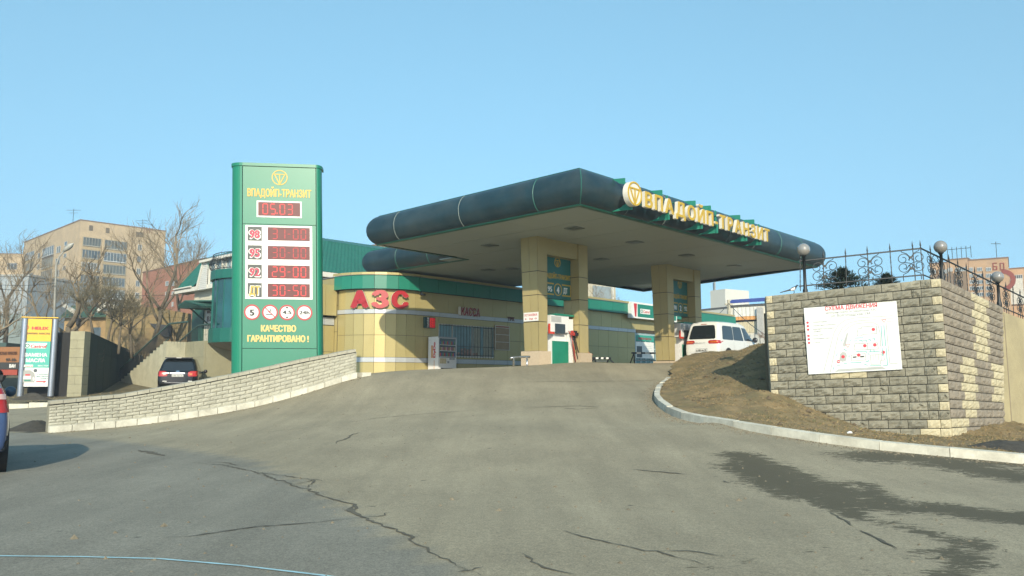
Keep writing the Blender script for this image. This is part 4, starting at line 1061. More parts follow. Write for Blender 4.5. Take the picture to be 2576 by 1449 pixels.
# A3C letters on the arc, each on its own tangent plane
LT = thing('shop_letters', 'large red letters on the curved left end of the shop', 'sign', C(5, 15.6, 4.9)); redm = M('red')
capH = max(v[1] for v in gl[0])-min(v[1] for v in gl[0])
def arcL_for(x, y):   # find L on arc whose panel front is at image x
    best = None
    for k in range(400):
        L0 = -rad*pi/2+k*(rad*pi/2+3)/400; p, nn = wallp(L0, .1); q = p+up*5.3-EYE; dep = q.y*cos(PITCH)+q.z*sin(PITCH); xx = 1288+FOC*q.x/dep
        if best is None or abs(xx-x) < best[0]: best = (abs(xx-x), L0)
    return best[1]
for c, xa, xb in (('А', 262, 470), ('З', 488, 684), ('С', 705, 898)):
    xm = (900+(xa+xb)/2/4.026)/1.0932; L0 = arcL_for(xm, 0); p, nn = wallp(L0, .1); tx_ = up.cross(nn).normalized()
    F = Frame(p, tx_, up); F.n = nn; a0, _ = F.px((900+xa/4.026)/1.0932, 750); a1, _ = F.px((900+xb/4.026)/1.0932, 750)
    m = MB(); 
    m.cm = 0; text_into(m, F, c, a0, 4.93, a1-a0, .88, c0=-.02, depth=.10, bold=.085, mi=0, side=1)
    m.build('letter', [redm, wht], LT)
# КАССА
kc = thing('cashier_sign', 'small red cashier lettering with white side above the barred window', 'sign', C(sc_+5, T0, 5.1))
FK = Frame(C(sc_, T0-.1, 0), U, up); a0, b0 = FK.px((900+1475/4.026)/1.0932, (720+590/4.026)/1.0932); a1, b1 = FK.px((900+1685/4.026)/1.0932, (720+600/4.026)/1.0932); _, bt = FK.px((900+1475/4.026)/1.0932, (720+497/4.026)/1.0932)
m = MB(); text_into(m, FK, 'КАССА', a0, b0, a1-a0, bt-b0, c0=-.05, depth=.10, bold=.05, mi=0, side=1); m.build('lettering', [mat('dark_red', (.25,.015,.03), .5), wht], kc)
m = MB(); plate(m, FK, a0-.12, b0, a0-.03, bt, -.05, .06); m.build('side_plate', wht, kc)
k2 = thing('shop_sign', 'short dark red lettering in the canopy shade near the nearer column', 'sign', C(sc_+9, T0, 5))
a0, b0 = FK.px((900+2005/4.026)/1.0932, (720+650/4.026)/1.0932); a1, _ = FK.px((900+2080/4.026)/1.0932, (720+655/4.026)/1.0932)
text(FK, 'ТРК', a0, b0, a1-a0, .22, mat('dull_red', (.16,.05,.03), .6), k2, bold=.05, depth=.05, c0=-.09)
# LED price board
ld = thing('led_price_display', 'small dark price display with red digits left of the barred window', 'display', C(sc_+.6, T0, 3.6))
a0, b0 = FK.px((900+1075/4.026)/1.0932, (720+730/4.026)/1.0932); a1, _ = FK.px((900+1188/4.026)/1.0932, 0+830); _, bt = FK.px((900+1100/4.026)/1.0932, (720+612/4.026)/1.0932)
m = MB(); plate(m, FK, a0, b0, a1, bt, -.08, .06); m.build('case', mat('case_dark_green', (.01,.05,.05), .5), ld)
w_ = a1-a0; m = MB(); plate(m, FK, a0+w_*.45, b0+.03, a1-.03, bt-.03, .061, .066); m.build('panel', mat('led_panel', (.2,.01,.01), .5, emis=(.7,.02,.02), es=.5), ld)
for k in range(4):
    zz = b0+(bt-b0)*(k+.3)/4.3; text(FK, ('30-50','29-00','30-00','31-00')[k], a0+w_*.5, zz, w_*.42, .12, mat('led_dark', (.06,.005,.005), .5, emis=(.25,.0,.0), es=.5), ld, depth=.002, c0=.066, bold=.03)
    text(FK, ('ДТ','92','95','98')[k], a0+w_*.18, zz, w_*.18, .12, M('white'), ld, depth=.002, c0=.061, bold=.03)
# info board right of window
ib = thing('notice_board', 'beige notice board with a grid of sheets right of the barred window', 'board', C(sc_+7, T0, 3))
a0, b0 = FK.px((900+1862/4.026)/1.0932, (720+975/4.026)/1.0932); a1, _ = FK.px((900+2022/4.026)/1.0932, 850); _, bt = FK.px((900+1862/4.026)/1.0932, (720+700/4.026)/1.0932)
m = MB(); plate(m, FK, a0, b0, a1, bt, -.09, -.04); m.build('board', mat('board_tan', (.36,.26,.15), .6), ib)
m = MB()
for z in (0, .32, .62, .90, .98): plate(m, FK, a0+.001, b0+(bt-b0)*z, a1-.001, b0+(bt-b0)*z+.025, -.039, -.025)
for x in (0, 1): plate(m, FK, a0+(a1-a0-.03)*x, b0, a0+(a1-a0-.03)*x+.03, bt, -.0385, -.0245)
m.build('frame', wht, ib)
text(FK, 'УГОЛОК ПОТРЕБИТЕЛЯ', a0+.08, b0+(bt-b0)*.925, a1-a0-.16, .07, M('redp'), ib, depth=.002, c0=-.038, bold=.02)
# camera under band
m = MB(); F = FK; a0, b0 = FK.px((900+1010/4.026)/1.0932, (720+372/4.026)/1.0932); p = FK.pt(a0, b0, .12)
m.box(p, U*.28, -V*.10, (0,0,.09)); m.box(p+up*.09+U*.1, U*.04, V*.10, (0,0,.12)); o = m.build('security_camera', M('dark'), None); tag(o, 'small dark security camera under the green band right of the red letters', 'camera')
# left annexe of the shop
an = thing('shop_annexe', 'ochre panelled side block with silver stripe at the left of the rounded shop end', 'building', C(sc_-rad-1, T0+3.2, 1.4))
pL = P(893, 800, 42.5); 
ea = Vector((Zp(905,795,4.7).x, Zp(905,795,4.7).y, 0))
a_s, a_t = sc_-rad-.02, T0+rad+.3
m = MB(); m.box(C(a_s-1.15, a_t, .6), U*1.15, V*4, (0,0,6.0-.6)); m.build('wall_core', jnt, an)
for k in range(2):
    for z0, z1, mm in ((1.2,2.8,och1),(2.8,4.1,och1),(4.12,4.5,sil)): ubox('panel', mm, an, C(a_s-.29-.575*k, a_t-.02, (z0+z1)/2), U*.555, V*.03, (0,0,z1-z0-.02))
for k in range(2): ubox('band_panel', och1, an, C(a_s-.40-.66*k, a_t-.16, 5.33), U*.64, V*.30, (0,0,1.5))
for k in range(3):
    for z0, z1 in ((1.2,2.5),(2.5,3.8),(3.8,5.1),(5.1,6.5)): ubox('side_panel', och1, ksk, C(sc_-rad+.01, T0+rad+.05+.36+.72*k, (z0+z1)/2), U*.03, V*.70, (0,0,z1-z0-.02))
ubox('side_panel', och1, an, C(a_s-1.17, a_t+1.6, 2.4), U*.03, V*3.2, (0,0,2.4)); ubox('band_panel', och1, an, C(a_s-1.40, a_t+1.5, 5.33), U*.03, V*3.3, (0,0,1.5))

# oil brand sign and entrance on the shop
FC = Frame(C(sc_, T0-.55, 0), U, up)
def fx_(x): return (1360+x/3.39)/1.0932
def fy_(y): return (640+y/3.39)/1.0932
a0, b1 = FC.px(fx_(1275), fy_(680)); _, b0 = FC.px(fx_(1275), fy_(805)); a1, _ = FC.px(fx_(1700), fy_(800))
cs = thing('oil_sign', 'white, red and green illuminated oil brand box on the shop front between the columns', 'sign', FC.pt(a0, b0))
b0, b1 = 5.55, 6.62
m = MB(); plate(m, FC, a0, b0, a1, b1, -.3, .0); m.build('box', M('white'), cs)
wA = a1-a0; a2, _ = FC.px(fx_(1335), 800); a3, _ = FC.px(fx_(1300), 800); a4, _ = FC.px(fx_(1330), 800); a5, _ = FC.px(fx_(1360), 800); a6, _ = FC.px(fx_(1450), 800)
m = MB(); plate(m, FC, a2, b0+.1, a1-.1, b1-.12, .001, .006); m.build('green_field', mat('oil_green', (.01,.19,.13), .4), cs)
m = MB(); m.poly([FC.pt(a3, b1-.1, .001), FC.pt(a4, b1-.1, .001), FC.pt(a4-.1, b0+.1, .001), FC.pt(a3+.12, b0+.1, .001)], FC.n*.005); m.build('red_wedge', M('redp'), cs)
m = MB(); plate(m, FC, a5, b0+.33, a6, b0+.66, .007, .010); m.build('logo_plate', M('white'), cs)
text(FC, 'Castrol', a5+.32, b0+.40, a6-a5-.42, .2, M('redp'), cs, bold=.03, depth=.002, c0=.0105, slant=.15)
m = MB(); disc(m, FC, a5+.17, b0+.50, .12, .0105, .013, 16, .07); m.build('logo_ring', mat('oil_green'), cs) if False else m.build('logo_ring', mat('oil_green', (.01,.19,.13)), cs)
# shop window front with posters
en = thing('shop_entrance', 'glazed shop entrance with oil change posters behind the striped barrier', 'entrance', FW.pt(doorL, 2))
m = MB(); plate(m, FW, doorL+.02, 1.6, doorR-.02, 4.64, -.035, -.030); m.build('glass', mat('door_glass', (.10,.20,.20), .15, var=.3, vs=1.2), en)
m = MB()
nD = 4
for k in range(nD+1):
    x = doorL+(doorR-doorL)*k/nD; plate(m, FW, x-.05, 1.6, x+.05, 4.62, -.029, .01)
plate(m, FW, doorL, 3.55, doorR, 3.64, -.0285, .008); plate(m, FW, doorL, 4.5, doorR, 4.6, -.0285, .009); m.build('frame', mat('frame_pale_blue', (.35,.45,.46), .5), en)
m = MB(); plate(m, FW, doorL+.05, 4.1, doorL+2.2, 4.5, .001, .02); plate(m, FW, doorL+2.7, 3.9, doorR-.1, 4.5, .001, .02); m.build('header_panel', mat('poster_green', (.03,.33,.25), .5), en)
text(FW, 'ЗАМЕНА МАСЛА', doorL+.3, 4.2, 1.6, .16, M('red'), en, bold=.03, depth=.002, c0=.021)
m = MB(); plate(m, FW, doorL+.05, 2.95, doorL+2.2, 4.05, .001, .02); m.build('poster', M('white'), en)
m = MB(); plate(m, FW, doorL+.12, 3.0, doorL+.75, 3.75, .021, .026); m.build('canister_print', mat('print_dark_grey', (.06,.08,.09), .5), en)
m = MB()
for k in range(6): plate(m, FW, doorL+.9, 3.1+k*.13, doorL+2.05-.1*(k % 3), 3.14+k*.13, .021, .024)
m.build('print_lines', mat('print_pale', (.55,.60,.58), .6), en)
# ---------------------------------------------------------------- vending machine
vw, vd, vh = 1.22, .75, 1.85; zv = 1.72
vs_, vt_ = 7.27, T0-.12-vd
vm_ = thing('vending_machine', 'white drinks vending machine with red lettering on its side by the shop wall', 'vending machine', C(vs_, vt_, zv))
vz = Zp  # front-left corner
m = MB(); m.box(C(vs_, vt_, zv), U*vw, V*vd, (0,0,vh)); m.build('cabinet', M('whitem'), vm_)
FV = Frame(C(vs_, vt_, zv), U, up)
m = MB(); plate(m, FV, .06, .82, vw-.06, vh-.08, .001, .012); m.build('display_window', mat('vend_glass', (.05,.07,.07), .15), vm_)
cols = [(.45,.06,.05), (.25,.16,.04), (.06,.10,.25), (.5,.42,.3), (.1,.25,.1), (.3,.08,.2)]
for r_ in range(3):
    for k in range(11):
        m = MB(); c = FV.pt(.12+k*.095, .88+r_*.29, .02); m.lathe(c, [(.026,0),(.033,.02),(.033,.14),(.018,.17)], 8); m.build('drink_can', mat('can_%d' % ((k*2+r_) % 6), cols[(k*2+r_) % 6], .35), vm_)
    m = MB(); plate(m, FV, .08, .85+r_*.29, vw-.08, .87+r_*.29, .013, .05); m.build('shelf', M('whitem'), vm_)
m = MB(); plate(m, FV, .10, .52, .52, .78, .001, .015); m.build('advert', mat('advert_yellow', (.60,.50,.30), .5, var=.3, vs=12), vm_)
m = MB(); plate(m, FV, .18, .10, .98, .30, .001, .01); m.build('delivery_slot', M('dark'), vm_)
m = MB(); plate(m, FV, .62, .54, .72, .64, .001, .02); plate(m, FV, .95, .72, 1.1, .80, .001, .02); plate(m, FV, .75, .72, .9, .80, .001, .02); m.build('coin_slot', M('grey'), vm_)
FV2 = Frame(C(vs_, vt_+vd, zv), -V, up)
F2 = Frame(FV2.pt(.44, .80), up, V); F2.n = -U
text(F2, 'DyDo', 0, -.09, .78, .17, M('redp'), vm_, bold=.06, depth=.003, c0=.003)
m = MB(); m.box(FV2.pt(.44, .08), -V*.03, up*.6, -U*.006); m.box(FV2.pt(.22, .80), -V*.13, up*.62, -U*.005); m.build('stripe', mat('stripe_orange', (.62,.30,.12), .5), vm_, fix=True)
m = MB(); plate(m, FV, .0, vh-.06, vw, vh, .001, .02); m.build('top_edge', M('grey'), vm_)

# ================================================================== PUMPS, BARRIERS
def qx(x): return (1360+x/3.39)/1.0932
def qy(y): return (640+y/3.39)/1.0932
FD = Frame(C(0, tL1+.30, 0), U, up)
dx0, _ = FD.px(qx(502), 900); dx1, _ = FD.px(qx(728), 900); dg0, _ = FD.px(qx(537), 900); dg1, _ = FD.px(qx(686), 900); dh1, _ = FD.px(qx(645), 900)
zf = 1.95
def pump(label, ds=0, dz=0):
    o = C(dx0+ds, tL1+.30, zf+dz); t = thing('fuel_pump', label, 'fuel pump', o, 'fuel pumps under the canopy'); D_ = .62
    def B(name, a0, b0, a1, b1, c0, c1, m):
        mb = MB(); mb.box(C(a0+ds, tL1+.30-c1, zf+dz+b0), U*(a1-a0), V*(c1-c0), (0,0,b1-b0)); return mb.build(name, m, t)
    wp = M('whitem')
    B('base', dx0, 0, dg1, .95, -D_, 0, wp); gp = B('green_panel', dg0, .03, dg1, .93, .001, .02, mat('pump_green', (.01,.20,.12), .4))
    B('pump_column', dg1+.02, 0, dx1, 1.82, -D_, .04, wp)
    B('head', dx0+.08, 1.28, dg1, 1.92, -D_*.8, .05, wp); B('neck', dg0+.2, .95, dg1, 1.28, -D_*.7, -.1, wp)
    sc1 = B('screen', dg0+.12, 1.22, dh1+.02, 1.60, .05, .075, mat('screen_dark', (.03,.04,.045), .15, var=.3)); B('red_panel', dx0+.0, 1.2, dg0+.10, 1.58, .0, .04, mat('pump_red', (.60,.05,.02), .45))
    B('top_cap', dg0+.1, 1.92, dx1+.03, 1.99, -D_*.9, .08, mat('pump_green', (.01,.20,.12), .4))
    B('price_label', dx0+.12, 1.66, dg0+.5, 1.88, .051, .06, mat('label_grey', (.45,.46,.45), .5))
    for k in range(3):
        a = dx1-.30+.11*k+ds; m = MB(); b = C(a, tL1+.24, zf+dz)
        pts = [b+up*1.35, b+up*1.15-V*.12, b+up*.7-V*.20+U*.06, b+up*.25-V*.22+U*(.12+.05*k), b+up*.12-V*.15+U*(.22+.05*k), b+up*.35-V*.05+U*(.25+.05*k), b+up*1.2+U*.18]
        m.tube(pts, .018, 5); m.build('hose', [mat('hose_red', (.35,.03,.02), .5), M('rubber'), M('rubber')][k], t, smooth=True)
        m = MB(); m.box(b+up*1.2-V*.1, U*.06, -V*.10, (0,0,.16)); m.box(b+up*1.28-V*.18, U*.04, -V*.10, (0,0,-.12)); m.build('nozzle', mat('nozzle_red', (.4,.04,.03), .5) if k == 0 else M('dark'), t)
    return t
pump('white and green fuel pump between the legs of the nearer column')
pump('white and green fuel pump beside the white van', ds=sL3-sL1, dz=.2)
# steel hoop guards and striped barriers
def hoop(x0, x1, yb, yt, d, label):
    a, b = P(x0, yb, d), P(x1, yb, d+.3); h = (P(x0, yt, d).z-a.z)
    m = MB(); m.tube([a-up*.2, a+up*h*.85, a+up*h+(a-b)*.15, ], .035, 8); m.tube([b-up*.2, b+up*h], .035, 8)
    m.tube([a+(a-b)*.25+up*h*.9, a+up*h, b+up*(h+.03), b+(b-a)*.2+up*(h+.02)], .04, 8); o = m.build('guard_hoop', M('steel'), None, smooth=True); tag(o, label, 'guard rail'); return o
hoop(1292, 1326, 921, 899, 28.6, 'low bright steel guard hoop left of the nearer column plinth')
def barrier(x0, x1, yb, yt, d, label):
    a, b = P(x0, yb, d), P(x1, yb, d+.6); h = P(x0, yt, d).z-a.z; t = thing('striped_barrier', label, 'barrier', a, 'striped trestle barriers in front of the shop')
    ax = (b-a).normalized(); pr_ = Vector((-ax.y, ax.x, 0)); L_ = (b-a).length
    for p, sg in ((a+ax*.12, 1), (b-ax*.12, -1)):
        for q in (-1, 1):
            m = MB(); m.tube([p+up*h, p+pr_*.25*q-ax*sg*.12-up*.05], .03, 6); m.build('leg', M('dark'), t)
    m = MB(); m.tube([a+ax*.12+pr_*.12+up*h*.35, b-ax*.12+pr_*.12+up*h*.35], .02, 6); m.build('brace', M('grey'), t)
    for k in range(7):
        m = MB(); m.box(a+ax*(L_*k/7)+up*(h-.04)-pr_*.04, ax*(L_/7), pr_*.08, (0,0,.08)); m.build('stripe_segment', M('white') if k % 2 else M('dark'), t)
barrier(1590, 1666, 916, 888, 39, 'black and white striped trestle barrier before the shop entrance, left of the farther column')
barrier(1491, 1536, 912, 901, 36, 'low striped barrier just right of the nearer column')
m = MB(); m.lathe(P(1478, 893, 32.3), [(.22,0),(.2,.03),(.08,.08),(.02,.2)], 10); tag(m.build('traffic_cone', mat('cone_orange', (.55,.10,.03), .6), None), 'small orange-red cone behind the plinth of the nearer column', 'cone')

# ================================================================== PRICE TOTEM
def gx(x): return (460+x/2.264)/1.0932
def gy(y): return (420+y/2.264)/1.0932
tb0 = P(586, 925, 25.1); tb1 = P(819.5, 925, 25.45); tb1.z = tb0.z
FT0_ = Frame(Vector((tb0.x, tb0.y, 0)), tb1-tb0, up); qa, qb = FT0_.px(587, 925), FT0_.px(589.5, 409); FT = Frame(Vector((tb0.x, tb0.y, 0)), tb1-tb0, (FT0_.pt(*qb)-FT0_.pt(*qa))); FT.o = FT.o-FT.y*tb0.z*0+FT.x*(0-FT.px(584.5, 925)[0]); WT_ = (tb1-tb0).length; ztop = FT.px(590, 409)[1]
tot = thing('price_totem', 'tall green fuel price board with red digits behind the low stone wall', 'price board', FT.pt(WT_/2, .3))
tgm = M('totem'); cr = .235
zb0 = .25
def stad(mb, a0, a1, z0, z1, r, dep):   # vertical rounded column: half-round front
    pts = [(a0, 0)]
    m_ = (a0+a1)/2; h = (a1-a0)/2
    for k in range(9): an_ = pi*k/8; pts.append((m_-h*cos(an_), dep*sin(an_)))
    q = [FT.pt(x, z0, c) for x, c in pts[1:]]+[FT.pt(a1, z0, -.5), FT.pt(a0, z0, -.5)]
    mb.poly(q, FT.y*(z1-z0))
cw_ = FT.px(gx(466), 700)[0]; cr_ = FT.px(gx(930), 700)[0]
m = MB(); 
def qcol(a_in, a_out, z0, z1, mb, dz=0):
    pts = []
    for k in range(9):
        an_ = pi/2*k/8; pts.append((a_in+(a_out-a_in)*sin(an_), -.28+.28*cos(an_)))
    for k in range(9):
        an_ = pi/2*k/8; pts.append((a_in+(a_out-a_in)*cos(an_), -.28-.28*sin(an_)))
    mb.poly([FT.pt(x, z0, c) for x, c in pts], FT.y*(z1-z0))
for a_in, a_out in ((cw_-.01, 0), (cr_+.01, WT_)):
    m = MB(); qcol(a_in, a_out, zb0, ztop-.09, m); o = m.build('side_column', tgm, tot, fix=True)
m = MB(); plate(m, FT, cw_+.02, zb0, cr_-.02, ztop-.1, -.5, -.03); m.build('core', M('joint'), tot)
yj = [ztop-.1, FT.px(700, gy(447))[1], FT.px(700, gy(1219))[1], zb0]
for z1, z0 in zip(yj, yj[1:]):
    m = MB(); plate(m, FT, cw_+.012, z0+.008, cr_-.012, z1-.008, -.04, .0); m.build('front_panel', tgm, tot)
m = MB(); 
pts = [(-.03, -.28)]+[(-.03+(cw_+.03)*(1-cos(pi/2*k/6)), -.28+.31*sin(pi/2*k/6)) for k in range(7)]+[(cr_+(WT_+.03-cr_)*sin(pi/2*k/6), -.28+.31*cos(pi/2*k/6)) for k in range(7)]+[(WT_+.03, -.56), (-.03, -.56)]
m.poly([FT.pt(x, ztop-.09, c) for x, c in pts], FT.y*.10); m.build('cap', tgm, tot, fix=True)
def tp(x, y): return FT.px(gx(x), gy(y))
# emblem and name
a, b = tp(700, 155); m = MB(); rE = (tp(750,155)[0]-tp(650,155)[0])/2; emblem(m, FT, a, b, rE, .001, .008, .13); m.build('emblem', gold, tot)
a0, b0 = tp(498, 270); a1, _ = tp(897, 275); _, bt = tp(600, 220); _, bb = tp(600, 271)
text(FT, 'ВПАДОЙП-ТРАНЗИТ', a0, b0, a1-a0, bt-bb, mat('totem_gold', (.62,.40,.06), .5), tot, bold=.05, depth=.006, c0=.001)
# LED windows
seg = {'0':'abcdef','1':'bc','2':'abged','3':'abgcd','4':'fgbc','5':'afgcd','6':'afgedc','7':'abc','8':'abcdefg','9':'abcdfg','-':'g'}
bezel = mat('bezel_white', (.75,.75,.72), .5, var=.02); led = mat('led_field', (.085,.008,.010), .5, var=.1, emis=(.5,.01,.015), es=.07); on = mat('led_red', (.5,.02,.02), .5, emis=(1,.03,.04), es=.6); ond = mat('led_dim', (.3,.01,.015), .5, emis=(1,.02,.03), es=.3)
def segs(m, F, a, b, w, h, ch, c0):
    t = w*.16; q = {'a':(a,b+h,a+w,b+h),'g':(a,b+h/2,a+w,b+h/2),'d':(a,b,a+w,b),'f':(a,b+h/2,a,b+h),'e':(a,b,a,b+h/2),'b':(a+w,b+h/2,a+w,b+h),'c':(a+w,b,a+w,b+h/2)}
    for s_ in seg.get(ch, ''):
        x0, y0, x1, y1 = q[s_]; d = Vector((x1-x0, y1-y0)).normalized()*t*.55; bar(m, F, x0+d.x, y0+d.y, x1-d.x, y1-d.y, t, c0, c0+.004)
def ledbox(x0, y0, x1, y1, s, mm, dot=None):
    a0, b1 = tp(x0, y0); a1, b0 = tp(x1, y1); m = MB(); plate(m, FT, a0, b0, a1, b1, .012, .018); o = m.build('led_window', led, tot)
    n_ = len(s); wd_ = (a1-a0)*.90/n_; m = MB(); h = (b1-b0)*.74; y_ = b0+(b1-b0)*.13; x = a0+(a1-a0)*.09
    for c in s:
        if c == '-': segs(m, FT, x+wd_*.05, y_, wd_*.42, h, c, .019); x += wd_*.72
        elif c == '.': bar(m, FT, x-wd_*.1, y_+.03, x+.0, y_+.03, .05, .019, .023); x += wd_*.22
        else: segs(m, FT, x+wd_*.12, y_, wd_*.62, h, c, .019); x += wd_*1.02
    d_ = m.build('digits', mm, None); d_.data.transform(Matrix.Translation(-wloc(tot))); d_.parent = o; d_['kind'] = 'stuff'
a0, b1 = tp(557, 298); a1, b0 = tp(838, 408); m = MB(); plate(m, FT, a0, b0, a1, b1, .001, .012); m.build('clock_frame', bezel, tot)
ledbox(567, 307, 828, 398, '05.03', on)
a0, b1 = tp(487, 450); a1, b0 = tp(905, 915); m = MB(); plate(m, FT, a0, b0, a1, b1, .001, .012); m.build('price_frame', bezel, tot)
for (y0, y1, g, p, mm) in ((464,551,'98','31-00',ond),(580,668,'95','30-00',ond),(700,786,'92','29-00',on),(815,902,'ДТ','30-50',on)):
    ledbox(626, y0, 888, y1, p, mm); a0, b1 = tp(501, y0-4); a1, b0 = tp(589, y1-2)
    m = MB(); plate(m, FT, a0, b0, a1, b1, .012, .016); gp = m.build('grade_plate', mat('plate_dark', (.05,.06,.055), .5), tot)
    w_, h_ = a1-a0, b1-b0
    text(FT, g, a0+w_*.05, b0+h_*.12, w_*.9, h_*.74, bezel if g != 'ДТ' else mat('plate_white', (.8,.8,.76), .5), tot, bold=.075, depth=.002, c0=.0165)
    text(FT, g, a0+w_*.12, b0+h_*.18, w_*.76, h_*.63, M('gold') if g == 'ДТ' else mat('grade_red', (.42,.03,.07), .5), tot, bold=.05, depth=.003, c0=.0235)
# round pictograms
for i, x in enumerate((528, 640, 746, 854)):
    a, b = tp(x, 993+i*1); r_ = (tp(580,990)[0]-tp(479,990)[0])/2
    m = MB(); disc(m, FT, a, b, r_*.9, .001, .006, 28); m.build('sign_disc', bezel, tot); m = MB(); disc(m, FT, a, b, r_, .0065, .011, 32, r_*.80); m.build('sign_ring', M('red'), tot)
    if i == 0: text(FT, '5', a-r_*.32, b-r_*.42, r_*.64, r_*.85, pk, tot, bold=.06, depth=.002, c0=.007)
    if i == 1:
        m = MB(); bar(m, FT, a-r_*.5, b-r_*.28, a+r_*.35, b-r_*.28, r_*.14, .0065, .009); bar(m, FT, a-.1*r_, b-.1*r_, a+.1*r_, b+.45*r_, r_*.1, .0065, .0085); bar(m, FT, a-.3*r_, b+.1*r_, a+.35*r_, b+.2*r_, r_*.1, .0065, .0082); m.build('cigarette', pg, tot)
        m = MB(); bar(m, FT, a-r_*.6, b+r_*.6, a+r_*.6, b-r_*.6, r_*.12, .0112, .014); m.build('slash', M('red'), tot)
    if i == 2:
        text(FT, '4.5', a-r_*.58, b-r_*.2, r_*1.16, r_*.5, pk, tot, bold=.05, depth=.002, c0=.007)
        m = MB()
        for sg in (1, -1): m.poly([FT.pt(a-r_*.2, b+sg*r_*.72, .007), FT.pt(a+r_*.2, b+sg*r_*.72, .007), FT.pt(a, b+sg*r_*.45, .007)], FT.n*.003)
        m.build('height_arrow', pk, tot)
    if i == 3: text(FT, '24h', a-r_*.66, b-r_*.22, r_*1.32, r_*.5, pk, tot, bold=.04, depth=.002, c0=.007)
py = mat('totem_pale_gold', (.68,.48,.16), .5, var=.03)
for s_, x0, x1, yt_, yb_ in (('КАЧЕСТВО', 583, 803, 1070, 1113), ('ГАРАНТИРОВАНО !', 498, 882, 1133, 1176)):
    a0, b0 = tp(x0, yb_); a1, _ = tp(x1, yb_); _, bt = tp(x0, yt_); text(FT, s_, a0, b0, a1-a0, bt-b0, py, tot, bold=.07, depth=.006, c0=.001)

# ================================================================== LEFT SIDE: lawn, oil sign, retaining wall
lawnm = mat('winter_lawn', (.15,.125,.065), .95, var=.3, vs=2, dirt=(.09,.085,.05), ds=.9, da=.6, bump=.7, bs=10)
kx = lambda X: 37.2
sheet('lawn', list(np.arange(-70, -15.4, .8)), list(np.arange(37.2, 60, .8)), lambda X, Y: side_f(X, np.clip(Y, 0, 46))+np.clip(Y-46, 0, 20)*.15+.12, lawnm)
blades_fast('lawn_grass', 7000, [(-45,37.3),(-16,37.3),(-16,45),(-45,45)], lambda X, Y: side_f(X, Y)+.12, straw, .02, .08, 'dry straw-coloured grass on the flat lawn round the oil change sign', 5, (-45,-16,37.3,45), .012)
lk = thing('kerb', 'straight pale kerb along the front of the lawn below the oil change sign', 'kerb', (-24, 37.2, .1))
for k in range(28):
    x = -44+k*1.02; z = float(side_f(np.array([x]), np.array([37.2]))[0]); ubox('kerb_stone', kerbw, lk, (x, 37.15, z+.06), (1.0,0,0), (0,.2,0), (0,0,.28))
heap('dirt_heap', tuple(P(82, 1004, 38.6)), .9, .5, .3, dirtm, 'clod of dark earth lying on the lawn before the oil change sign', 'dirt', 9)
def hx(x): return (x/3.019)/1.0932
def hy(y): return (840+y/3.019)/1.0932
h0 = P(hx(137), hy(722), 41.5); h1 = P(hx(445), hy(727), 42.0); h1.z = h0.z
FH = Frame(h0, h1-h0, up); WH = (h1-h0).length
def hp(x, y): return FH.px(hx(x), hy(y))
hs_ = thing('oil_change_sign', 'upright silver-edged sign with yellow, teal and white oil adverts on the lawn', 'sign', FH.pt(WH/2, 0))
al = mat('brushed_aluminium', (.42,.45,.50), .28, metal=.7, var=.05)
topH = hp(160, 100)[1]; pw = .30
for a in (pw/2, WH-pw/2):
    m = MB(); m.lathe(FH.pt(a, -.2, -.1), [(pw/2, 0), (pw/2, topH+.15)], 16); m.build('post', al, hs_, smooth=False)
xa, xb = pw+.0, WH-pw+.0
ys_ = [hp(180, 108)[1], hp(180, 296)[1], hp(180, 516)[1], hp(180, 674)[1]]
for (z1, z0, mm, nm_) in ((ys_[0], ys_[1], mat('oil_yellow', (.72,.44,.02), .5, var=.02), 'yellow_panel'), (ys_[1], ys_[2], mat('oil_teal', (.05,.40,.33), .5, var=.02), 'teal_panel'), (ys_[2], ys_[3], bezel, 'white_panel')):
    m = MB(); plate(m, FH, xa, z0+.002, xb, z1-.002, -.12, .0); m.build(nm_, mm, hs_)
m = MB(); plate(m, FH, .0, topH-.0, WH, topH+.05, -.26, .07); m.build('top_cap', mat('oil_yellow'  , (.72,.44,.02)), hs_)
def ht(s_, x0, yb_, x1, yt_, mm, **k):
    a0, b0 = hp(x0, yb_); a1, _ = hp(x1, yb_); _, b1 = hp(x0, yt_); text(FH, s_, a0, b0, a1-a0, b1-b0, mm, hs_, depth=.003, c0=k.pop('c0', .001), **k)
ht('HELIX', 263, 200, 405, 172, M('redp'), bold=.07); ht('Замена масла', 200, 238, 415, 218, mat('oil_brown', (.20,.11,.03), .6), bold=.05)
m = MB(); a, b = hp(219, 182); r_ = (hp(240,182)[0]-hp(198,182)[0])/2
pts = [(a+r_*cos(R(t)), b+r_*.9*sin(R(t))) for t in (-60, -10, 40, 90, 140, 190, 240)]
for p0, p1 in zip(pts, pts[1:]+pts[:1]): bar(m, FH, p0[0], p0[1], p1[0], p1[1], .03, .001, .005)
m.build('shell_outline', M('redp'), hs_)
a0, b0 = hp(205, 355); a1, b1 = hp(392, 312); m = MB(); m.poly([FH.pt(a0, b0, .001), FH.pt(a1-.06, b0, .001), FH.pt(a1, b1, .001), FH.pt(a0+.04, b1, .001)], FH.n*.004); m.build('logo_plate', bezel, hs_)
ht('Castrol', 250, 350, 382, 322, M('redp'), bold=.05, c0=.0055, slant=.2); m = MB(); a, b = hp(228, 334); disc(m, FH, a, b, .11, .0055, .009, 18, .06); m.build('logo_ring', mat('oil_green', (.01,.19,.13)), hs_)
ht('ЗАМЕНА', 203, 423, 392, 393, bezel, bold=.05); ht('МАСЛА', 214, 470, 375, 438, bezel, bold=.05)
a0, b0 = hp(183, 510); a1, b1 = hp(275, 492); m = MB(); plate(m, FH, a0, b0, a1, b1, .001, .005); m.build('logo_plate', bezel, hs_); ht('Castrol', 205, 507, 270, 496, M('redp'), bold=.03, c0=.0055, slant=.2)
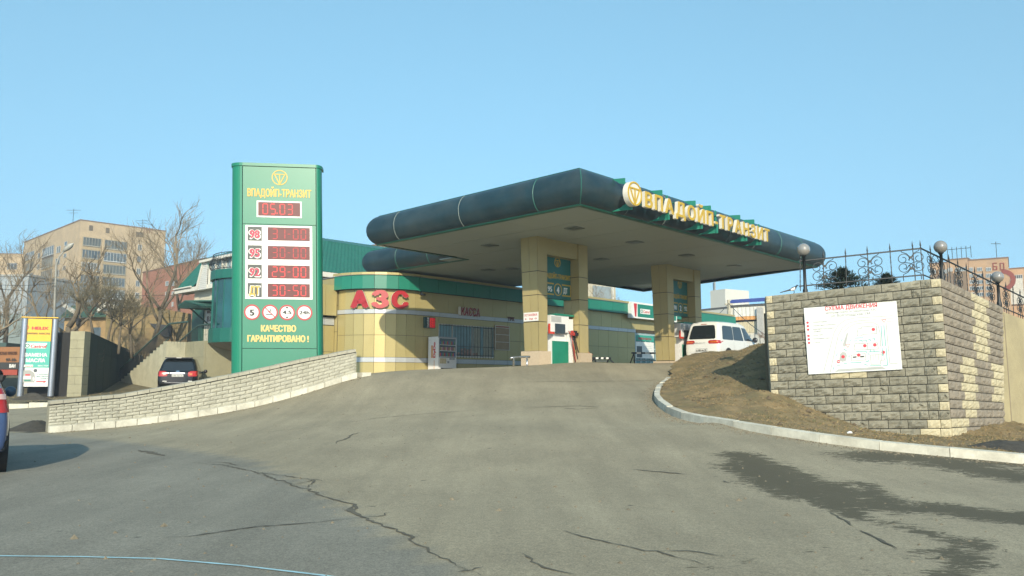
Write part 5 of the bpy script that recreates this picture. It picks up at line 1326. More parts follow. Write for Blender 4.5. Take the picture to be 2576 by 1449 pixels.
ht('МАСТЕР', 315, 506, 400, 494, bezel, bold=.02)
m = MB(); cn = [(178,640),(185,560),(200,538),(250,536),(285,560),(293,600),(285,640)]; m.poly([FH.pt(*hp(*p), .001) for p in cn][::-1], FH.n*.006); m.build('canister_print', mat('canister_grey', (.33,.34,.32), .5), hs_)
m = MB(); m.poly([FH.pt(*hp(*p), .0075) for p in ((272,600),(283,590),(287,612),(275,628))], FH.n*.004); plate(m, FH, *hp(195,612), *hp(258,585), .0075, .010); m.build('canister_label', bezel, hs_)
m = MB(); plate(m, FH, *hp(210,584), *hp(250,570), .0102, .012); m.build('canister_mark', M('redp'), hs_); m = MB(); plate(m, FH, *hp(200,628), *hp(255,615), .0102, .012); m.build('canister_band', mat('oil_green', (.01,.19,.13)), hs_)
for i, s_ in enumerate(('УСИЛЕННАЯ', 'МАСЛЯНАЯ', 'ПЛЕНКА')): ht(s_, (305,303,335)[i], 577+i*18, 397, 565+i*18, mat('print_teal', (.04,.22,.22), .6), bold=.03)
m = MB(); a0, b0 = hp(300, 633); a1, _ = hp(362, 633); a2, _ = hp(387, 633); bar(m, FH, a0, b0, a1, b0, .06, .001, .005); m.poly([FH.pt(a1, b0-.07, .001), FH.pt(a2, b0, .001), FH.pt(a1, b0+.07, .001)], FH.n*.004); m.build('arrow', M('redp'), hs_)
m = MB(); a, b = hp(294, 541); disc(m, FH, a, b, .09, .001, .005, 16); m.build('badge', mat('print_dark_grey', (.06,.08,.09)), hs_)
ht('ОРИГИНАЛЬНОЕ МОТОРНОЕ МАСЛО', 170, 664, 400, 655, mat('print_mauve', (.45,.30,.30), .6), bold=0)

# retaining wall with pillar
rw = thing('retaining_wall', 'grey-green clad retaining wall, shade painted into its cladding, with a lit square stone pillar at its near end', 'wall', P(188, 990, 42))
pil = mat('pillar_stone', (.33,.31,.20), .75, var=.12, vs=2, dirt=(.20,.19,.14), ds=1.2, da=.5, bump=.3)
pa = P(168, 990, 42); pb = P(204, 990, 42); pw_ = pb.x-pa.x; zt_ = P(188, 833, 42).z
for k in range(8):
    z0 = .3+(zt_-.3)*k/8; z1 = .3+(zt_-.3)*(k+1)/8
    if k % 2: ubox('facing_slab', pil, rw, (pa.x+pw_/2, 42.3, (z0+z1)/2), (pw_,0,0), (0,.6,0), (0,0,z1-z0-.01))
    else:
        ubox('facing_slab', pil, rw, (pa.x+pw_*.25, 42.3, (z0+z1)/2), (pw_*.5-.008,0,0), (0,.6,0), (0,0,z1-z0-.01)); ubox('facing_slab', pil, rw, (pa.x+pw_*.75, 42.3, (z0+z1)/2), (pw_*.5-.008,0,0), (0,.6,0), (0,0,z1-z0-.01))
dw = mat('shade_cladding', (.045,.06,.045), .85, spec=.15, var=.12, vs=1.2, dirt=(.025,.045,.035), ds=.8, da=.5)  # cladding colour darkened to carry the shade on this face
w0 = Vector((pb.x-.02, 42.6, 0)); w1 = P(372, 902, 60); 
for k in range(10):
    for j in range(4):
        a = w0.lerp(Vector((w1.x, w1.y, 0)), k/10+.001); b = w0.lerp(Vector((w1.x, w1.y, 0)), (k+1)/10-.001); ha = (zt_)*(1-k/10)+w1.z*k/10; hb_ = zt_*(1-(k+1)/10)+w1.z*(k+1)/10
        q = lambda p, h, f: Vector((p.x, p.y, .2+(h-.2)*f)); f0, f1 = j/4+.003, (j+1)/4-.003; n_ = Vector((-.3, 0, 0))
        m = MB(); m.hexa([q(a,ha,f0), q(b,hb_,f0), q(b,hb_,f0)+n_, q(a,ha,f0)+n_], [q(a,ha,f1), q(b,hb_,f1), q(b,hb_,f1)+n_, q(a,ha,f1)+n_]); m.build('facing_slab', dw, rw, fix=True)
m = MB(); a, b = w0, Vector((w1.x, w1.y, 0)); n_ = Vector((-.35,0,0)); i_ = Vector((-.03,0,0))
m.hexa([a+i_, b+i_, b+n_*9, a+n_*9], [Vector((a.x,a.y,zt_-.03))+i_, Vector((b.x,b.y,w1.z-.03))+i_, Vector((b.x,b.y,w1.z-.03))+n_*9, Vector((a.x,a.y,zt_-.03))+n_*9]); m.build('wall_core', M('joint'), rw, fix=True)

# ================================================================== OFFICE WITH GREEN MANSARD ROOF
def wx(x): return (330+x/6.036)/1.0932
def wy(y): return (760+y/6.036)/1.0932
EZ = 7.3
sLq, tLq = ST(Zp(442, 729, EZ)); sRq, tRq = ST(Zp(815, 683, EZ))
so_ = sLq+.5; to_ = tRq+.45; tend = tLq-.3
off = thing('office_building', 'pale stone office with green metal mansard roof behind the price board', 'building', C(so_, to_, .5))
FO = Frame(C(so_, 0, 0), -V, up); FO.n = -U
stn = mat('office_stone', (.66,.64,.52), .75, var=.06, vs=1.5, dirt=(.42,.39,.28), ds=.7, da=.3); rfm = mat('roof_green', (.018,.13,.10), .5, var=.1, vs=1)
a487 = FO.px(wx(1225), 800)[0]; a_end = -to_
def fo(x, y): return FO.px(x, y)
zwb = fo(wx(1400), wy(1412))[1]
rowz = np.linspace(zwb, EZ-.25, 9)
m = MB(); m.box(C(so_+.03, to_+.03, zwb), U*12, V*(-a487-to_-.05), (0,0,EZ-.1-zwb)); m.box(C(so_+.8, to_+.03, -.5), U*11, V*(-a487-to_-.05), (0,0,zwb+.45)); m.build('wall_core', mat('office_joint', (.30,.28,.2), .9), off)
awl = fo(wx(1392), wy(1200))[0]
for j, (z0, z1) in enumerate(zip(rowz, rowz[1:])):
    o_ = .45 if j % 2 else 0
    x = a487-o_
    while x < a_end:
        x0, x1 = max(x, a487), min(x+.9, a_end)
        if x1-x0 > .1: ubox('stone_slab', stn, off, FO.pt((x0+x1)/2, (z0+z1)/2, 0), FO.x*(x1-x0-.012), U*.06, (0,0,z1-z0-.012))
        x += .9
# garage opening below and lower zone
m = MB(); plate(m, FO, a487, .2, a_end, zwb-.02, -.7, -.6); m.build('garage_opening', M('dark'), off, fix=True)
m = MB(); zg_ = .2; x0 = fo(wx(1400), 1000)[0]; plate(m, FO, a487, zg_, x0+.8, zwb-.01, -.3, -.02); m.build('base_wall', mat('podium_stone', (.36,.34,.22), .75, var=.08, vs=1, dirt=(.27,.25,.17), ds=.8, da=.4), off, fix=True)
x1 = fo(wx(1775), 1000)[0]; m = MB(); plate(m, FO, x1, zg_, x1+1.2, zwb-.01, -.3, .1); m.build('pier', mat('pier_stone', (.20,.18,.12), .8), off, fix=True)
# recess wall at the far left and the dark green porch screen
xr0 = fo(wx(1140), 800)[0]
m = MB(); plate(m, FO, xr0-.2, 1.0, a487+.1, EZ-.2, -1.1, -.9); m.build('recess_wall', mat('recess_shade_stone', (.22,.19,.12), .8), off, fix=True)  # shadow of eave and reveal put into this darker stone colour
g0, gt_ = fo(wx(1228), wy(560)); g1, gb = fo(wx(1388), wy(1090))
m = MB(); plate(m, FO, g0, gb, g1, gt_, -.02, .10); m.build('porch_screen', mat('screen_green', (.02,.085,.06), .4, var=.3, vs=1), off, fix=True)
# podium and stairs
pod = thing('entrance_stairs', 'outdoor stairs with iron railings rising to the office entrance behind the black car', 'stairs', C(so_-2, -xr0, 1))
FS2 = Frame(C(so_-2.3, 0, 0), -V, up); FS2.n = -U
podm = mat('podium_slab', (.31,.295,.19), .75, var=.1, vs=1, dirt=(.22,.21,.14), ds=.8, da=.5)
p0, zp = FS2.px(wx(1090), wy(1072)); p1, _ = FS2.px(wx(1398), wy(1085)); s0_, zs0 = FS2.px(321, 976)
zp = FS2.px(wx(1240), wy(1078))[1]
nx_ = 4
for k in range(nx_):
    for j in range(4):
        a, b = p0+(p1-p0)*k/nx_, p0+(p1-p0)*(k+1)/nx_; z0, z1 = .0+(zp)*j/4, zp*(j+1)/4; ubox('podium_slab', podm, pod, FS2.pt((a+b)/2, (z0+z1)/2, -.05), FS2.x*(b-a-.012), U*.10, (0,0,z1-z0-.012))
m = MB(); plate(m, FS2, p0, 0, p1, zp, -2.4, -.11); m.build('podium_core', podm, pod, fix=True)
ns = 18; stw = 1.9
stepm = mat('step_stone', (.44,.42,.30), .8, var=.12)
sz0 = .75
for k in range(ns):
    a = s0_+(p0-s0_)*k/ns; b = s0_+(p0-s0_)*(k+1)/ns; z = sz0+(zp-sz0)*(k+1)/ns
    m = MB(); m.box(FS2.pt(a, 0, -.8), FS2.x*(b-a), -U*(stw+.0), (0,0,z)); m.build('step', stepm, pod, fix=True)
rl = M('iron'); rlg = mat('rail_green', (.05,.10,.085), .5)
for c in (stw-.9, -.7):
    m = MB(); A = FS2.pt(s0_+.1, sz0+1.0, c); B = FS2.pt(p0, zp+1.0, c); m.tube([A, B, FS2.pt(p1, zp+1.0, c)], .05, 6); m.tube([A-up*.85, B-up*.85], .03, 5); m.build('handrail', rlg, pod)
    n_ = 54
    for k in range(n_):
        q = k/(n_-1); T = A.lerp(B, q); m = MB(); m.tube([T, T-up*.98], .02, 4); m.build('baluster', rl, pod)
    m = MB()
    for k in range(12):
        T = FS2.pt(p0+(p1-p0)*k/12, zp+1.0, c); m.tube([T, T-up*.98], .01, 4)
    o = m.build('landing_rail', rl, pod); o['kind'] = 'stuff'
# porch roof
pc0, pz0 = FO.px(wx(965), wy(505)); 
prf = thing('porch_roof', 'small dark green gabled roof over the office side entrance', 'canopy', FO.pt(g0, 5.0, .5))
FPf = Frame(C(so_-1.7, 0, 0), -V, up); FPf.n = -U
A = FPf.px(wx(968), wy(500)); B = FPf.px(wx(1075), wy(398)); Cc = FPf.px(wx(1145), wy(455)); 
a0, b0 = A; a2, b2 = FPf.px(wx(1430), wy(470)); gA = FPf.pt(a0, b0, 0); gP = FPf.pt(B[0], B[1], 0); gB = FPf.pt(B[0]*2-a0, b0-.02, 0)
dk = U*1.75
m = MB(); e = up*.08
m.hexa([gA, gP-e, gP-e+FPf.x*(a2-B[0])*.55+dk*.6, gA+FPf.x*.3+dk], [gA+e, gP, gP+FPf.x*(a2-B[0])*.55+dk*.6, gA+e+FPf.x*.3+dk])
gR = FPf.pt(a2, b2-.05, 0); m.hexa([gP-e, gR-e, gR-e+dk, gP-e+dk*.6], [gP, gR, gR+dk, gP+dk*.6]); m.build('roof_plane', mat('porch_green', (.02,.10,.075), .45), prf, fix=True)
m = MB(); m.poly([gA, gR-e*2, gP-e], dk*.05); m.box(gA-up*.12, gR-gA-up*0, dk, up*.1) ; m.build('gable', mat('porch_dark', (.02,.06,.045), .6), prf, fix=True)
m = MB()
for p in (gA+FPf.x*.9, gR-FPf.x*.25): m.tube([p-up*.1+dk*.15, p-up*1.1+dk*.9], .05, 5)
m.build('bracket', mat('porch_dark', (.02,.06,.045), .6), prf)
# mansard
BZ = 9.25; inset = 1.15
def RP(ds, dt, z): return C(so_-.5+ds, to_-.45+dt, z)
Ltot = tLq-(to_-.45); Wd = 12.5
def slope(name, p0, p1, q1, q0, n_, m_, ribs=True):   # sheet from eave p0-p1 to break q0-q1, strips as parts
    for k in range(n_):
        a0, a1 = p0.lerp(p1, k/n_), p0.lerp(p1, (k+1)/n_); b0, b1 = q0.lerp(q1, k/n_), q0.lerp(q1, (k+1)/n_)
        nrm_ = (a1-a0).cross(b0-a0).normalized(); nrm_ = nrm_ if nrm_.z > 0 else -nrm_
        mb = MB(); R_ = 5; C_ = 5; vs = []
        for j in range(R_*3+1):
            t = j/(R_*3)
            for i in range(C_*2+1):
                u_ = i/(C_*2); w_ = .016*(i % 2)+.022*((j % 3)/2)*-1
                vs.append((a0*(1-u_)+a1*u_)*(1-t)+(b0*(1-u_)+b1*u_)*t+nrm_*w_)
        nc = C_*2+1; mb.add(vs, [(j*nc+i, j*nc+i+1, (j+1)*nc+i+1, (j+1)*nc+i) for j in range(R_*3) for i in range(C_*2)]); mb.build(name, m_, off)
dA0, dzA = FO.px(wx(1285)+6, wy(0)); 
tdorm1 = -FO.px(505, 700)[0]-(to_-.45)   # dormer begins here (t offset from corner)
e0 = RP(0, Ltot, EZ); slope('roof_sheet', RP(0, tdorm1, EZ), RP(0, Ltot, EZ), RP(inset, Ltot-inset, BZ), RP(inset, tdorm1-.9, BZ), 4, rfm)
slope('roof_sheet', RP(0, 0, EZ), RP(Wd, 0, EZ), RP(Wd, inset, BZ), RP(inset, inset, BZ), 10, rfm)
slope('roof_sheet', RP(Wd, Ltot, EZ), RP(0, Ltot, EZ), RP(inset, Ltot-inset, BZ), RP(Wd, Ltot-inset, BZ), 4, rfm)
PKz = 10.7; pk1 = RP(5.2, Ltot*.52, PKz); pk2 = RP(Wd, Ltot*.5, PKz)
slope('roof_sheet', RP(inset, inset, BZ), RP(inset, Ltot-inset, BZ), pk1, pk1+V*-.01, 5, rfm)
slope('roof_sheet', RP(inset, inset, BZ), RP(Wd, inset, BZ), pk2, pk1, 5, rfm)
slope('roof_sheet', RP(Wd, Ltot-inset, BZ), RP(inset, Ltot-inset, BZ), pk1, pk2, 4, rfm)
m = MB(); m.poly([RP(.3,.3,EZ+.01), RP(Wd,.3,EZ+.01), RP(Wd,Ltot-.3,EZ+.01), RP(.3,Ltot-.3,EZ+.01)], (0,0,.05)); m.poly([RP(inset+.6,inset+.6,EZ+.02), RP(Wd,inset+.6,EZ+.02), RP(Wd,Ltot-inset-.6,EZ+.02), RP(inset+.6,Ltot-inset-.6,EZ+.02)], (0,0,BZ-EZ-.1)); m.build('attic_core', M('joint'), off, fix=True)
m = MB(); m.box(RP(-.05,-.05,EZ-.28), V*(Ltot+.1), U*.06, (0,0,.26)); m.box(RP(-.05,-.05,EZ-.28), U*(Wd), V*.06, (0,0,.26)); m.poly([RP(.0,.02,EZ-.27), RP(Wd,.02,EZ-.27), RP(Wd,.8,EZ-.27), RP(.8,.8,EZ-.27), RP(.8,Ltot,EZ-.27), RP(.0,Ltot,EZ-.27)], (0,0,.03)); m.build('eave_board', wht, off, fix=True)
m = MB(); m.tube([RP(-.12, Ltot+.05, EZ+.0), RP(-.12, tdorm1, EZ+.0)], .06, 6); m.build('gutter', wht, off)
# dormer with siding and balcony door
FDm = Frame(RP(-.08, 0, 0), -V, up); FDm.n = -U
dl = FDm.px(497, 700)[0]; dr = dl+6.0; dzb = EZ-.3; dzt = FDm.px(545, 655)[1]
sid = mat('white_siding', (.66,.66,.62), .5, var=.03)
nrow = 14
for k in range(nrow):
    z0 = dzb+(dzt-dzb)*k/nrow; q = k/nrow; ubox('siding_board', sid, off, FDm.pt(dl+.62*q+(1.25-.62*q)/2, z0+(dzt-dzb)/nrow/2, .0+.0), FDm.x*(1.25-.62*q), U*.04, (0,0,(dzt-dzb)/nrow-.015))
m = MB(); m.poly([FDm.pt(dl-.12, dzb, .03), FDm.pt(dl+.06, dzb, .03), FDm.pt(dl+.78, dzt, .03), FDm.pt(dl+.60, dzt, .03)], -U*.05); m.build('corner_board', wht, off, fix=True)
m = MB(); plate(m, FDm, dl+.6, dzt, dr, dzt+.16, -.1, .25); m.build('head_board', wht, off, fix=True)
m = MB(); plate(m, FDm, dl+1.27, dzb, dr, dzt, -.2, -.15); wq = m.build('balcony_window', mat('window_blue', (.22,.30,.33), .12, var=.3, vs=1), off, fix=True)
m = MB()
for x in (0, .8, 1.6, 2.0, 2.8, 3.6): plate(m, FDm, dl+1.27+x, dzb, dl+1.39+x, dzt-.002, -.14, -.05)
m.build('frame', wht, wq, fix=True)
slope('roof_sheet', FDm.pt(dl+.6, dzt+.17, .3), FDm.pt(dr, dzt+.17, .3), RP(inset+.6, tdorm1-6, BZ+.35), RP(inset+.6, tdorm1-.8, BZ+.35), 4, rfm)
# glazed round bay
by = thing('glazed_bay', 'rounded green glass bay with a wrought-iron balcony on the office front', 'bay window', FO.pt(fo(620, 800)[0], 2.4))
bcA = fo(529, 760)[0]; rB = 2.35; bc_ = FO.pt(bcA+rB*1.12+2.5, 0, -.2)
def bayring(mb, r, z0, z1, th=.06, k0=0, k1=12, N_=12):
    for k in range(k0, k1):
        a0, a1 = pi*k/N_, pi*(k+1)/N_
        P0 = [bc_-FO.x*cos(a)*rr+FO.n*sin(a)*rr for a, rr in ((a0, r), (a1, r), (a1, r-th), (a0, r-th))]
        mb.hexa([p+up*z0 for p in P0], [p+up*z1 for p in P0])
def bz(y): return Frame(bc_-FO.x*rB*.6+FO.n*rB*.8, FO.x, up).px(545, y)[1]
zs = [bz(871), bz(850), bz(829), bz(708), bz(686)]
grc = mat('bay_green', (.010,.12,.09), .4, var=.05); gls = mat('bay_glass', (.008,.075,.08), .08, var=.35, vs=.7, spec=.9)
for k in range(12):
    m = MB(); bayring(m, rB, zs[2]-.0, zs[3], .06, k, k+1); m.build('glass_pane', gls, by, fix=True)
    m = MB(); bayring(m, rB+.16, zs[1]-.3, zs[2]+.0, .2, k, k+1); m.build('lower_panel', grc, by, fix=True)
    m = MB(); bayring(m, rB+.16, zs[3], zs[4], .2, k, k+1); m.build('balcony_panel', grc, by, fix=True)
    m = MB(); a = pi*k/12; p = bc_-FO.x*cos(a)*(rB+.01)+FO.n*sin(a)*(rB+.01); m.tube([p+up*zs[2], p+up*zs[3]], .03, 4); m.build('mullion', mat('mullion_green', (.02,.14,.12), .4), by)
m = MB(); vs = []; 
for rr, z in ((rB+.15, zs[1]-.3), (rB*.55, zs[0]-.25)):
    for k in range(13): a = pi*k/12; vs.append(bc_-FO.x*cos(a)*rr+FO.n*sin(a)*rr+up*z)
m.add(vs, [(k, k+1, 14+k, 13+k) for k in range(12)]+[tuple(range(13, 26))]); m.build('bay_soffit', mat('bay_soffit_grey', (.26,.24,.19), .7), by)
m = MB(); m.poly([bc_-FO.x*cos(pi*k/12)*(rB-.05)+FO.n*sin(pi*k/12)*(rB-.05)+up*zs[3] for k in range(13)], (0,0,.2)); m.poly([bc_-FO.x*cos(pi*k/12)*(rB-.3)+FO.n*sin(pi*k/12)*(rB-.3)+up*(zs[2]-.1) for k in range(13)], (0,0,zs[3]-zs[2])); m.build('bay_core', mat('bay_inside', (.02,.04,.045), .6), by, fix=True)
# balcony rail: bellied iron balusters
m = MB()
for z, rr in ((zs[4]+.95, rB+.05), (zs[4]+.08, rB+.05)): m.tube([bc_-FO.x*cos(pi*k/24)*rr+FO.n*sin(pi*k/24)*rr+up*z for k in range(25)], .022, 5)
m.build('balcony_rail', iron, by)
for k in range(32):
    a = pi*(k+.5)/32; d = -FO.x*cos(a)+FO.n*sin(a); m = MB(); z = zs[4]
    m.tube([bc_+d*(rB+.05)+up*(z+.05), bc_+d*(rB+.22)+up*(z+.2), bc_+d*(rB+.26)+up*(z+.42), bc_+d*(rB+.10)+up*(z+.68), bc_+d*(rB+.05)+up*(z+.95)], .013, 4)
    if k % 2:
        t_ = Vector((-d.y, d.x, 0)); m.tube([bc_+d*(rB+.2)+t_*.12*cos(q)+up*(z+.5+.16*sin(q)) for q in [i*pi/4 for i in range(8)]], .010, 4)
    m.build('baluster', iron, by)
# cut-off lettering board on the stone
bx0, bz1 = fo(wx(1450), wy(480)); bx1, bz0 = fo(wx(1600), wy(800))
lb = thing('office_nameboard', 'white board with dark lettering on the office wall, partly behind the glazed bay', 'sign', FO.pt(bx0, bz0))
FO2 = Frame(FO.pt(0, 0, .05), -V, up); FO2.n = -U
m = MB(); plate(m, FO2, bx0, bz0, bx1, bz1, .0, .03); m.build('board', M('white'), lb, fix=True)
cl = mat('letter_brown', (.12,.06,.05), .6)
for s_, x, yt_, yb_, w_ in (('Т', 1512, 490, 540, .22), ('КО', 1468, 572, 618, .62), ('ВЛ', 1462, 668, 752, .75)):
    a0, z0 = fo(wx(x), wy(yb_)); _, z1 = fo(wx(x), wy(yt_)); text(FO2, s_, a0, z0, w_, z1-z0, cl, lb, bold=.04, depth=.01, c0=.031)

# ================================================================== FAR BUILDINGS
brk = lambda n, c: mat(n, c, .9, var=.16, vs=.45, dirt=tuple(x*.62 for x in c), ds=1.8, da=.45)
b1 = brk('brick_sand', (.50,.38,.23)); b2 = brk('brick_orange', (.50,.32,.18)); b3 = brk('brick_red', (.36,.15,.085))
wfw = mat('far_window_frame', (.55,.56,.54), .6); wgl = mat('far_glass', (.07,.09,.10), .2, var=.4, vs=.3, spec=.7); lgg = mat('loggia_shade', (.13,.10,.06), .8, var=.2)
class Block:
    def __init__(s, name, label, cat, pc, dirR, lenR, dirL, lenL, z0, z1, m, trim=None):
        s.o = Vector((pc.x, pc.y, 0)); s.R = Vector(dirR).normalized(); s.L = Vector(dirL).normalized()
        s.t = thing(name, label, cat, Vector((pc.x, pc.y, z0))); s.z0, s.z1 = z0, z1
        a = s.o; b = a+s.R*lenR; c = b+s.L*lenL; d = a+s.L*lenL
        mb = MB(); mb.poly([p+up*z0 for p in (a, b, c, d)], up*(z1-z0)); mb.build('wall', m, s.t, fix=True)
        q = .12; mb = MB(); mb.poly([p+up*(z1+.005) for p in (a-s.R*q-s.L*q, b+s.R*q-s.L*q, c+s.R*q+s.L*q, d-s.R*q+s.L*q)], up*.2); mb.build('roof', trim or mat('roof_rust', (.22,.13,.08), .8), s.t, fix=True)
        s.FR = Frame(s.o, s.R, up); s.FL = Frame(s.o, s.L*-1, up)
        for F, inn in ((s.FR, s.L), (s.FL, s.R)):
            if F.n.dot(inn) > 0: F.n = -F.n
    def win(s, F, a0, a1, z0, z1, nf=2, fr=None, gl=None, deep=0, ledge=False):
        a0, a1 = min(a0, a1), max(a0, a1); b = (a1-a0)
        mb = MB(); mb.box(F.pt(a0, z0, .02), F.x*b, F.n*.05, up*(z1-z0)); w_ = mb.build('window', gl or wgl, s.t, fix=True)
        mb = MB(); t = .07
        for k in range(nf+1): mb.box(F.pt(a0+(b-t)*k/nf, z0, .071), F.x*t, F.n*.06, up*(z1-z0))
        mb.box(F.pt(a0, z0, .0715), F.x*b, F.n*.06, up*t); mb.box(F.pt(a0, z1-t, .0715), F.x*b, F.n*.06, up*t)
        if ledge: mb.box(F.pt(a0, z0-.12, .0), F.x*b, F.n*.25, up*.12)
        mb.build('frame', fr or wfw, w_, fix=True)
def cx1(x): return (x/2.195)/1.0932
def cy1(y): return (560+y/2.195)/1.0932
zt = P(207, 557, 177).z
k0 = Zp(cx1(487), cy1(100), zt); kr = Zp(cx1(1000), cy1(168), zt); kl = Zp(cx1(147), cy1(236), zt)
ap = Block('apartment_block', 'nine-storey sand brick apartment block with glazed loggias and 1991 on its parapet', 'apartment building', k0, (kr-k0).xy.to_3d(), (kr-k0).xy.length, (kl-k0).xy.to_3d(), (kl-k0).xy.length, 5, zt, b1)
FR, FL = ap.FR, ap.FL
fr_dim = mat('far_frame_dim', (.36,.34,.27), .7); gl_dim = mat('far_glass_dim', (.09,.10,.09), .3, var=.4, vs=.3)
for r_ in range(9):
    dy = 77*r_
    for x0, x1, y0, y1, nf in ((502,612,200,250,6), (632,768,217,270,7), (832,855,246,281,2)):
        a0, z1_ = FR.px(cx1(x0), cy1(y0)); a1, _ = FR.px(cx1(x1), cy1(y0)); z0_ = FR.px(cx1(x0), cy1(y1))[1]; dz = 2.82*r_
        if z0_-dz < 6: continue
        lg = nf > 3
        if lg:
            mb = MB(); mb.box(FR.pt(a0-.2, z0_-dz-1.0, -.02), FR.x*(a1-a0+.4), FR.n*.06, up*(z1_-z0_+1.1)); mb.build('loggia_panel', lgg if (r_*7+x0) % 5 == 0 else mat('loggia_brick', (.38,.29,.16), .9, var=.15), ap.t, fix=True)
        ap.win(FR, a0, a1, z0_-dz, z1_-dz, nf, wfw if (r_+x0) % 3 == 0 or not lg else fr_dim, wgl if r_ % 2 else gl_dim, ledge=lg)
    for x0, x1, y0, y1, nf in ((150,208,305,345,5), (232,245,300,330,1), (260,325,275,325,6), (345,368,262,300,2), (392,408,232,255,1)):
        a0, z1_ = FL.px(cx1(x0), cy1(y0)); a1, _ = FL.px(cx1(x1), cy1(y0)); z0_ = FL.px(cx1(x0), cy1(y1))[1]; dz = 2.82*r_
        if z0_-dz < 6: continue
        if nf > 3:
            mb = MB(); lo, hi = min(a0, a1), max(a0, a1); mb.box(FL.pt(lo-.2, z0_-dz-.9, -.02), FL.x*(hi-lo+.4), FL.n*.06, up*(z1_-z0_+1.0)); mb.build('loggia_panel', lgg if (r_+x0) % 4 == 0 else mat('loggia_brick', (.38,.29,.16)), ap.t, fix=True)
        ap.win(FL, a0, a1, z0_-dz, z1_-dz, nf, wfw if (r_ % 3) == 0 or nf < 3 else fr_dim, gl_dim if (r_+x0) % 2 else wgl, ledge=nf > 3)
for x, y in ((548,150),(648,165),(830,188),(853,190)):
    a0, z_ = FR.px(cx1(x), cy1(y)); mb = MB(); mb.box(FR.pt(a0-.35, z_-.5, .0), FR.x*.8, FR.n*.04, up*1.2); mb.build('attic_vent', lgg, ap.t, fix=True)
a0, z_ = FR.px(cx1(868), cy1(176)); a1, _ = FR.px(cx1(918), cy1(180))
FRn = Frame(FR.pt(0,0,.0), FR.x, up); FRn.n = FR.n; text(FRn, '1991', a0, z_, a1-a0, 1.5, mat('brick_dark', (.20,.09,.04), .9), ap.t, bold=.02, depth=.03)
for x, y, h in ((440,95,3.2),(856,150,3.0)):
    p = Zp(cx1(x), cy1(y+20), zt); mb = MB(); mb.tube([p, p+up*h], .06, 4); mb.tube([p+up*h*.9-Vector((1.6,0,0)), p+up*h*.9+Vector((1.6,0,0))], .04, 4); mb.tube([p+up*h*.7-Vector((1,0,0)), p+up*h*.7+Vector((1,0,0))], .04, 4); mb.build('antenna', iron, ap.t)
# red brick block behind the office
rz = P(1000/2.195/1.0932, cy1(385), 150)
kk = P(cx1(1145), cy1(352), 142); rb = Block('apartment_block', 'red brick apartment block seen between the sand brick block and the office roof', 'apartment building', Vector((kk.x+4, kk.y-3.5, 0)), (.7,.75,0), 14, (-.72,.68,0), 26, 5, kk.z, b3)
for r_ in range(6):
    for x0, x1 in ((1040,1056),(1003,1020)):
        a0, z1_ = rb.FL.px(cx1(x0), cy1(470+r_*62)); a1, _ = rb.FL.px(cx1(x1), cy1(470)); z0_ = rb.FL.px(cx1(x0), cy1(498+r_*62))[1]
        if z0_ > 6: rb.win(rb.FL, a0, a1, z0_, z1_, 2)
mb = MB(); mm_ = rb.FL.px(cx1(1060), cy1(540))
# left hand buildings
kk = P(62, 640, 205); lbk = Block('apartment_block', 'low wide sand brick block behind the bare trees at the far left', 'apartment building', kk, (.9,.45,0), 3, (-.97,-.1,0), 40, 5, kk.z, b1)
for r_ in range(5):
    for k in range(5): lbk.win(lbk.FL, -4-k*6, -1.6-k*6, kk.z-4-3*r_, kk.z-2.3-3*r_, 3)
gk = P(73, 695, 78); gw = Block('metal_warehouse', 'grey corrugated metal warehouse wall at the far left', 'warehouse', gk, (.3,.95,0), 8, (-1,.12,0), 30, 2, gk.z, mat('corrugated_grey', (.36,.40,.42), .55, metal=.3, var=.1, vs=.8, dirt=(.28,.31,.30), ds=.5, da=.4), mat('roof_grey', (.3,.31,.3), .7))
for k in range(48):
    mb = MB(); mb.box(gw.FL.pt(-.25-k*.6, 2, .0), gw.FL.x*.28, gw.FL.n*.09, up*(gk.z-2.4)); mb.build('metal_rib', mat('corrugated_grey', (.36,.40,.42)), gw.t, fix=True)
mb = MB(); zq = P(40, 790, 78).z; mb.box(gw.FL.pt(-29, 2, .10), gw.FL.x*28.7, gw.FL.n*.05, up*(zq-2)); mb.build('lower_cladding', mat('cladding_greygreen', (.20,.24,.23), .6, var=.1), gw.t, fix=True)
# banner truck / kiosk on the left
ok = P(49, 893, 47); ob = thing('banner_trailer', 'orange advertising trailer with dark lettering at the left edge behind the sign', 'trailer', Vector((ok.x, ok.y, .8)))
Fo = Frame(Vector((ok.x-6, 47, 0)), (1,0,0), up); 
def oy(y): return P(30, (560+y/2.195)/1.0932, 47).z
def ox(x): return P(x/2.195/1.0932, 900, 47).x-(ok.x-6)
mb = MB(); mb.box(Fo.pt(0, oy(1030), -2), Fo.x*6, Fo.n*1.9 if Fo.n.y < 0 else -Fo.n*1.9, up*(oy(865)-oy(1030))); 
mb = MB(); mb.box((ok.x-6, 47, oy(1000)), (6,0,0), (0,2,0), (0,0,oy(865)-oy(1000))); mb.build('box', mat('banner_orange_shaded', (.27,.12,.045), .7, var=.1), ob, fix=True)  # orange darkened so the colour holds the shade over the trailer
mb = MB(); mb.box((ok.x-6, 46.97, oy(1000)), (6,0,0), (0,.03,0), (0,0,oy(958)-oy(1000))); mb.build('black_strip', pk, ob, fix=True)
mb = MB(); mb.box((ok.x-6, 46.9, oy(1035)), (6,0,0), (0,1.9,0), (0,0,oy(1002)-oy(1035))); mb.build('red_skirt', mat('skirt_red', (.30,.05,.03), .7), ob, fix=True)
mb = MB(); mb.box((ok.x-6, 47.3, oy(862)), (5,0,0), (0,1.5,0), (0,0,oy(838)-oy(862))); mb.build('cab_top', mat('cab_green', (.05,.09,.08), .4), ob, fix=True)
mb = MB()
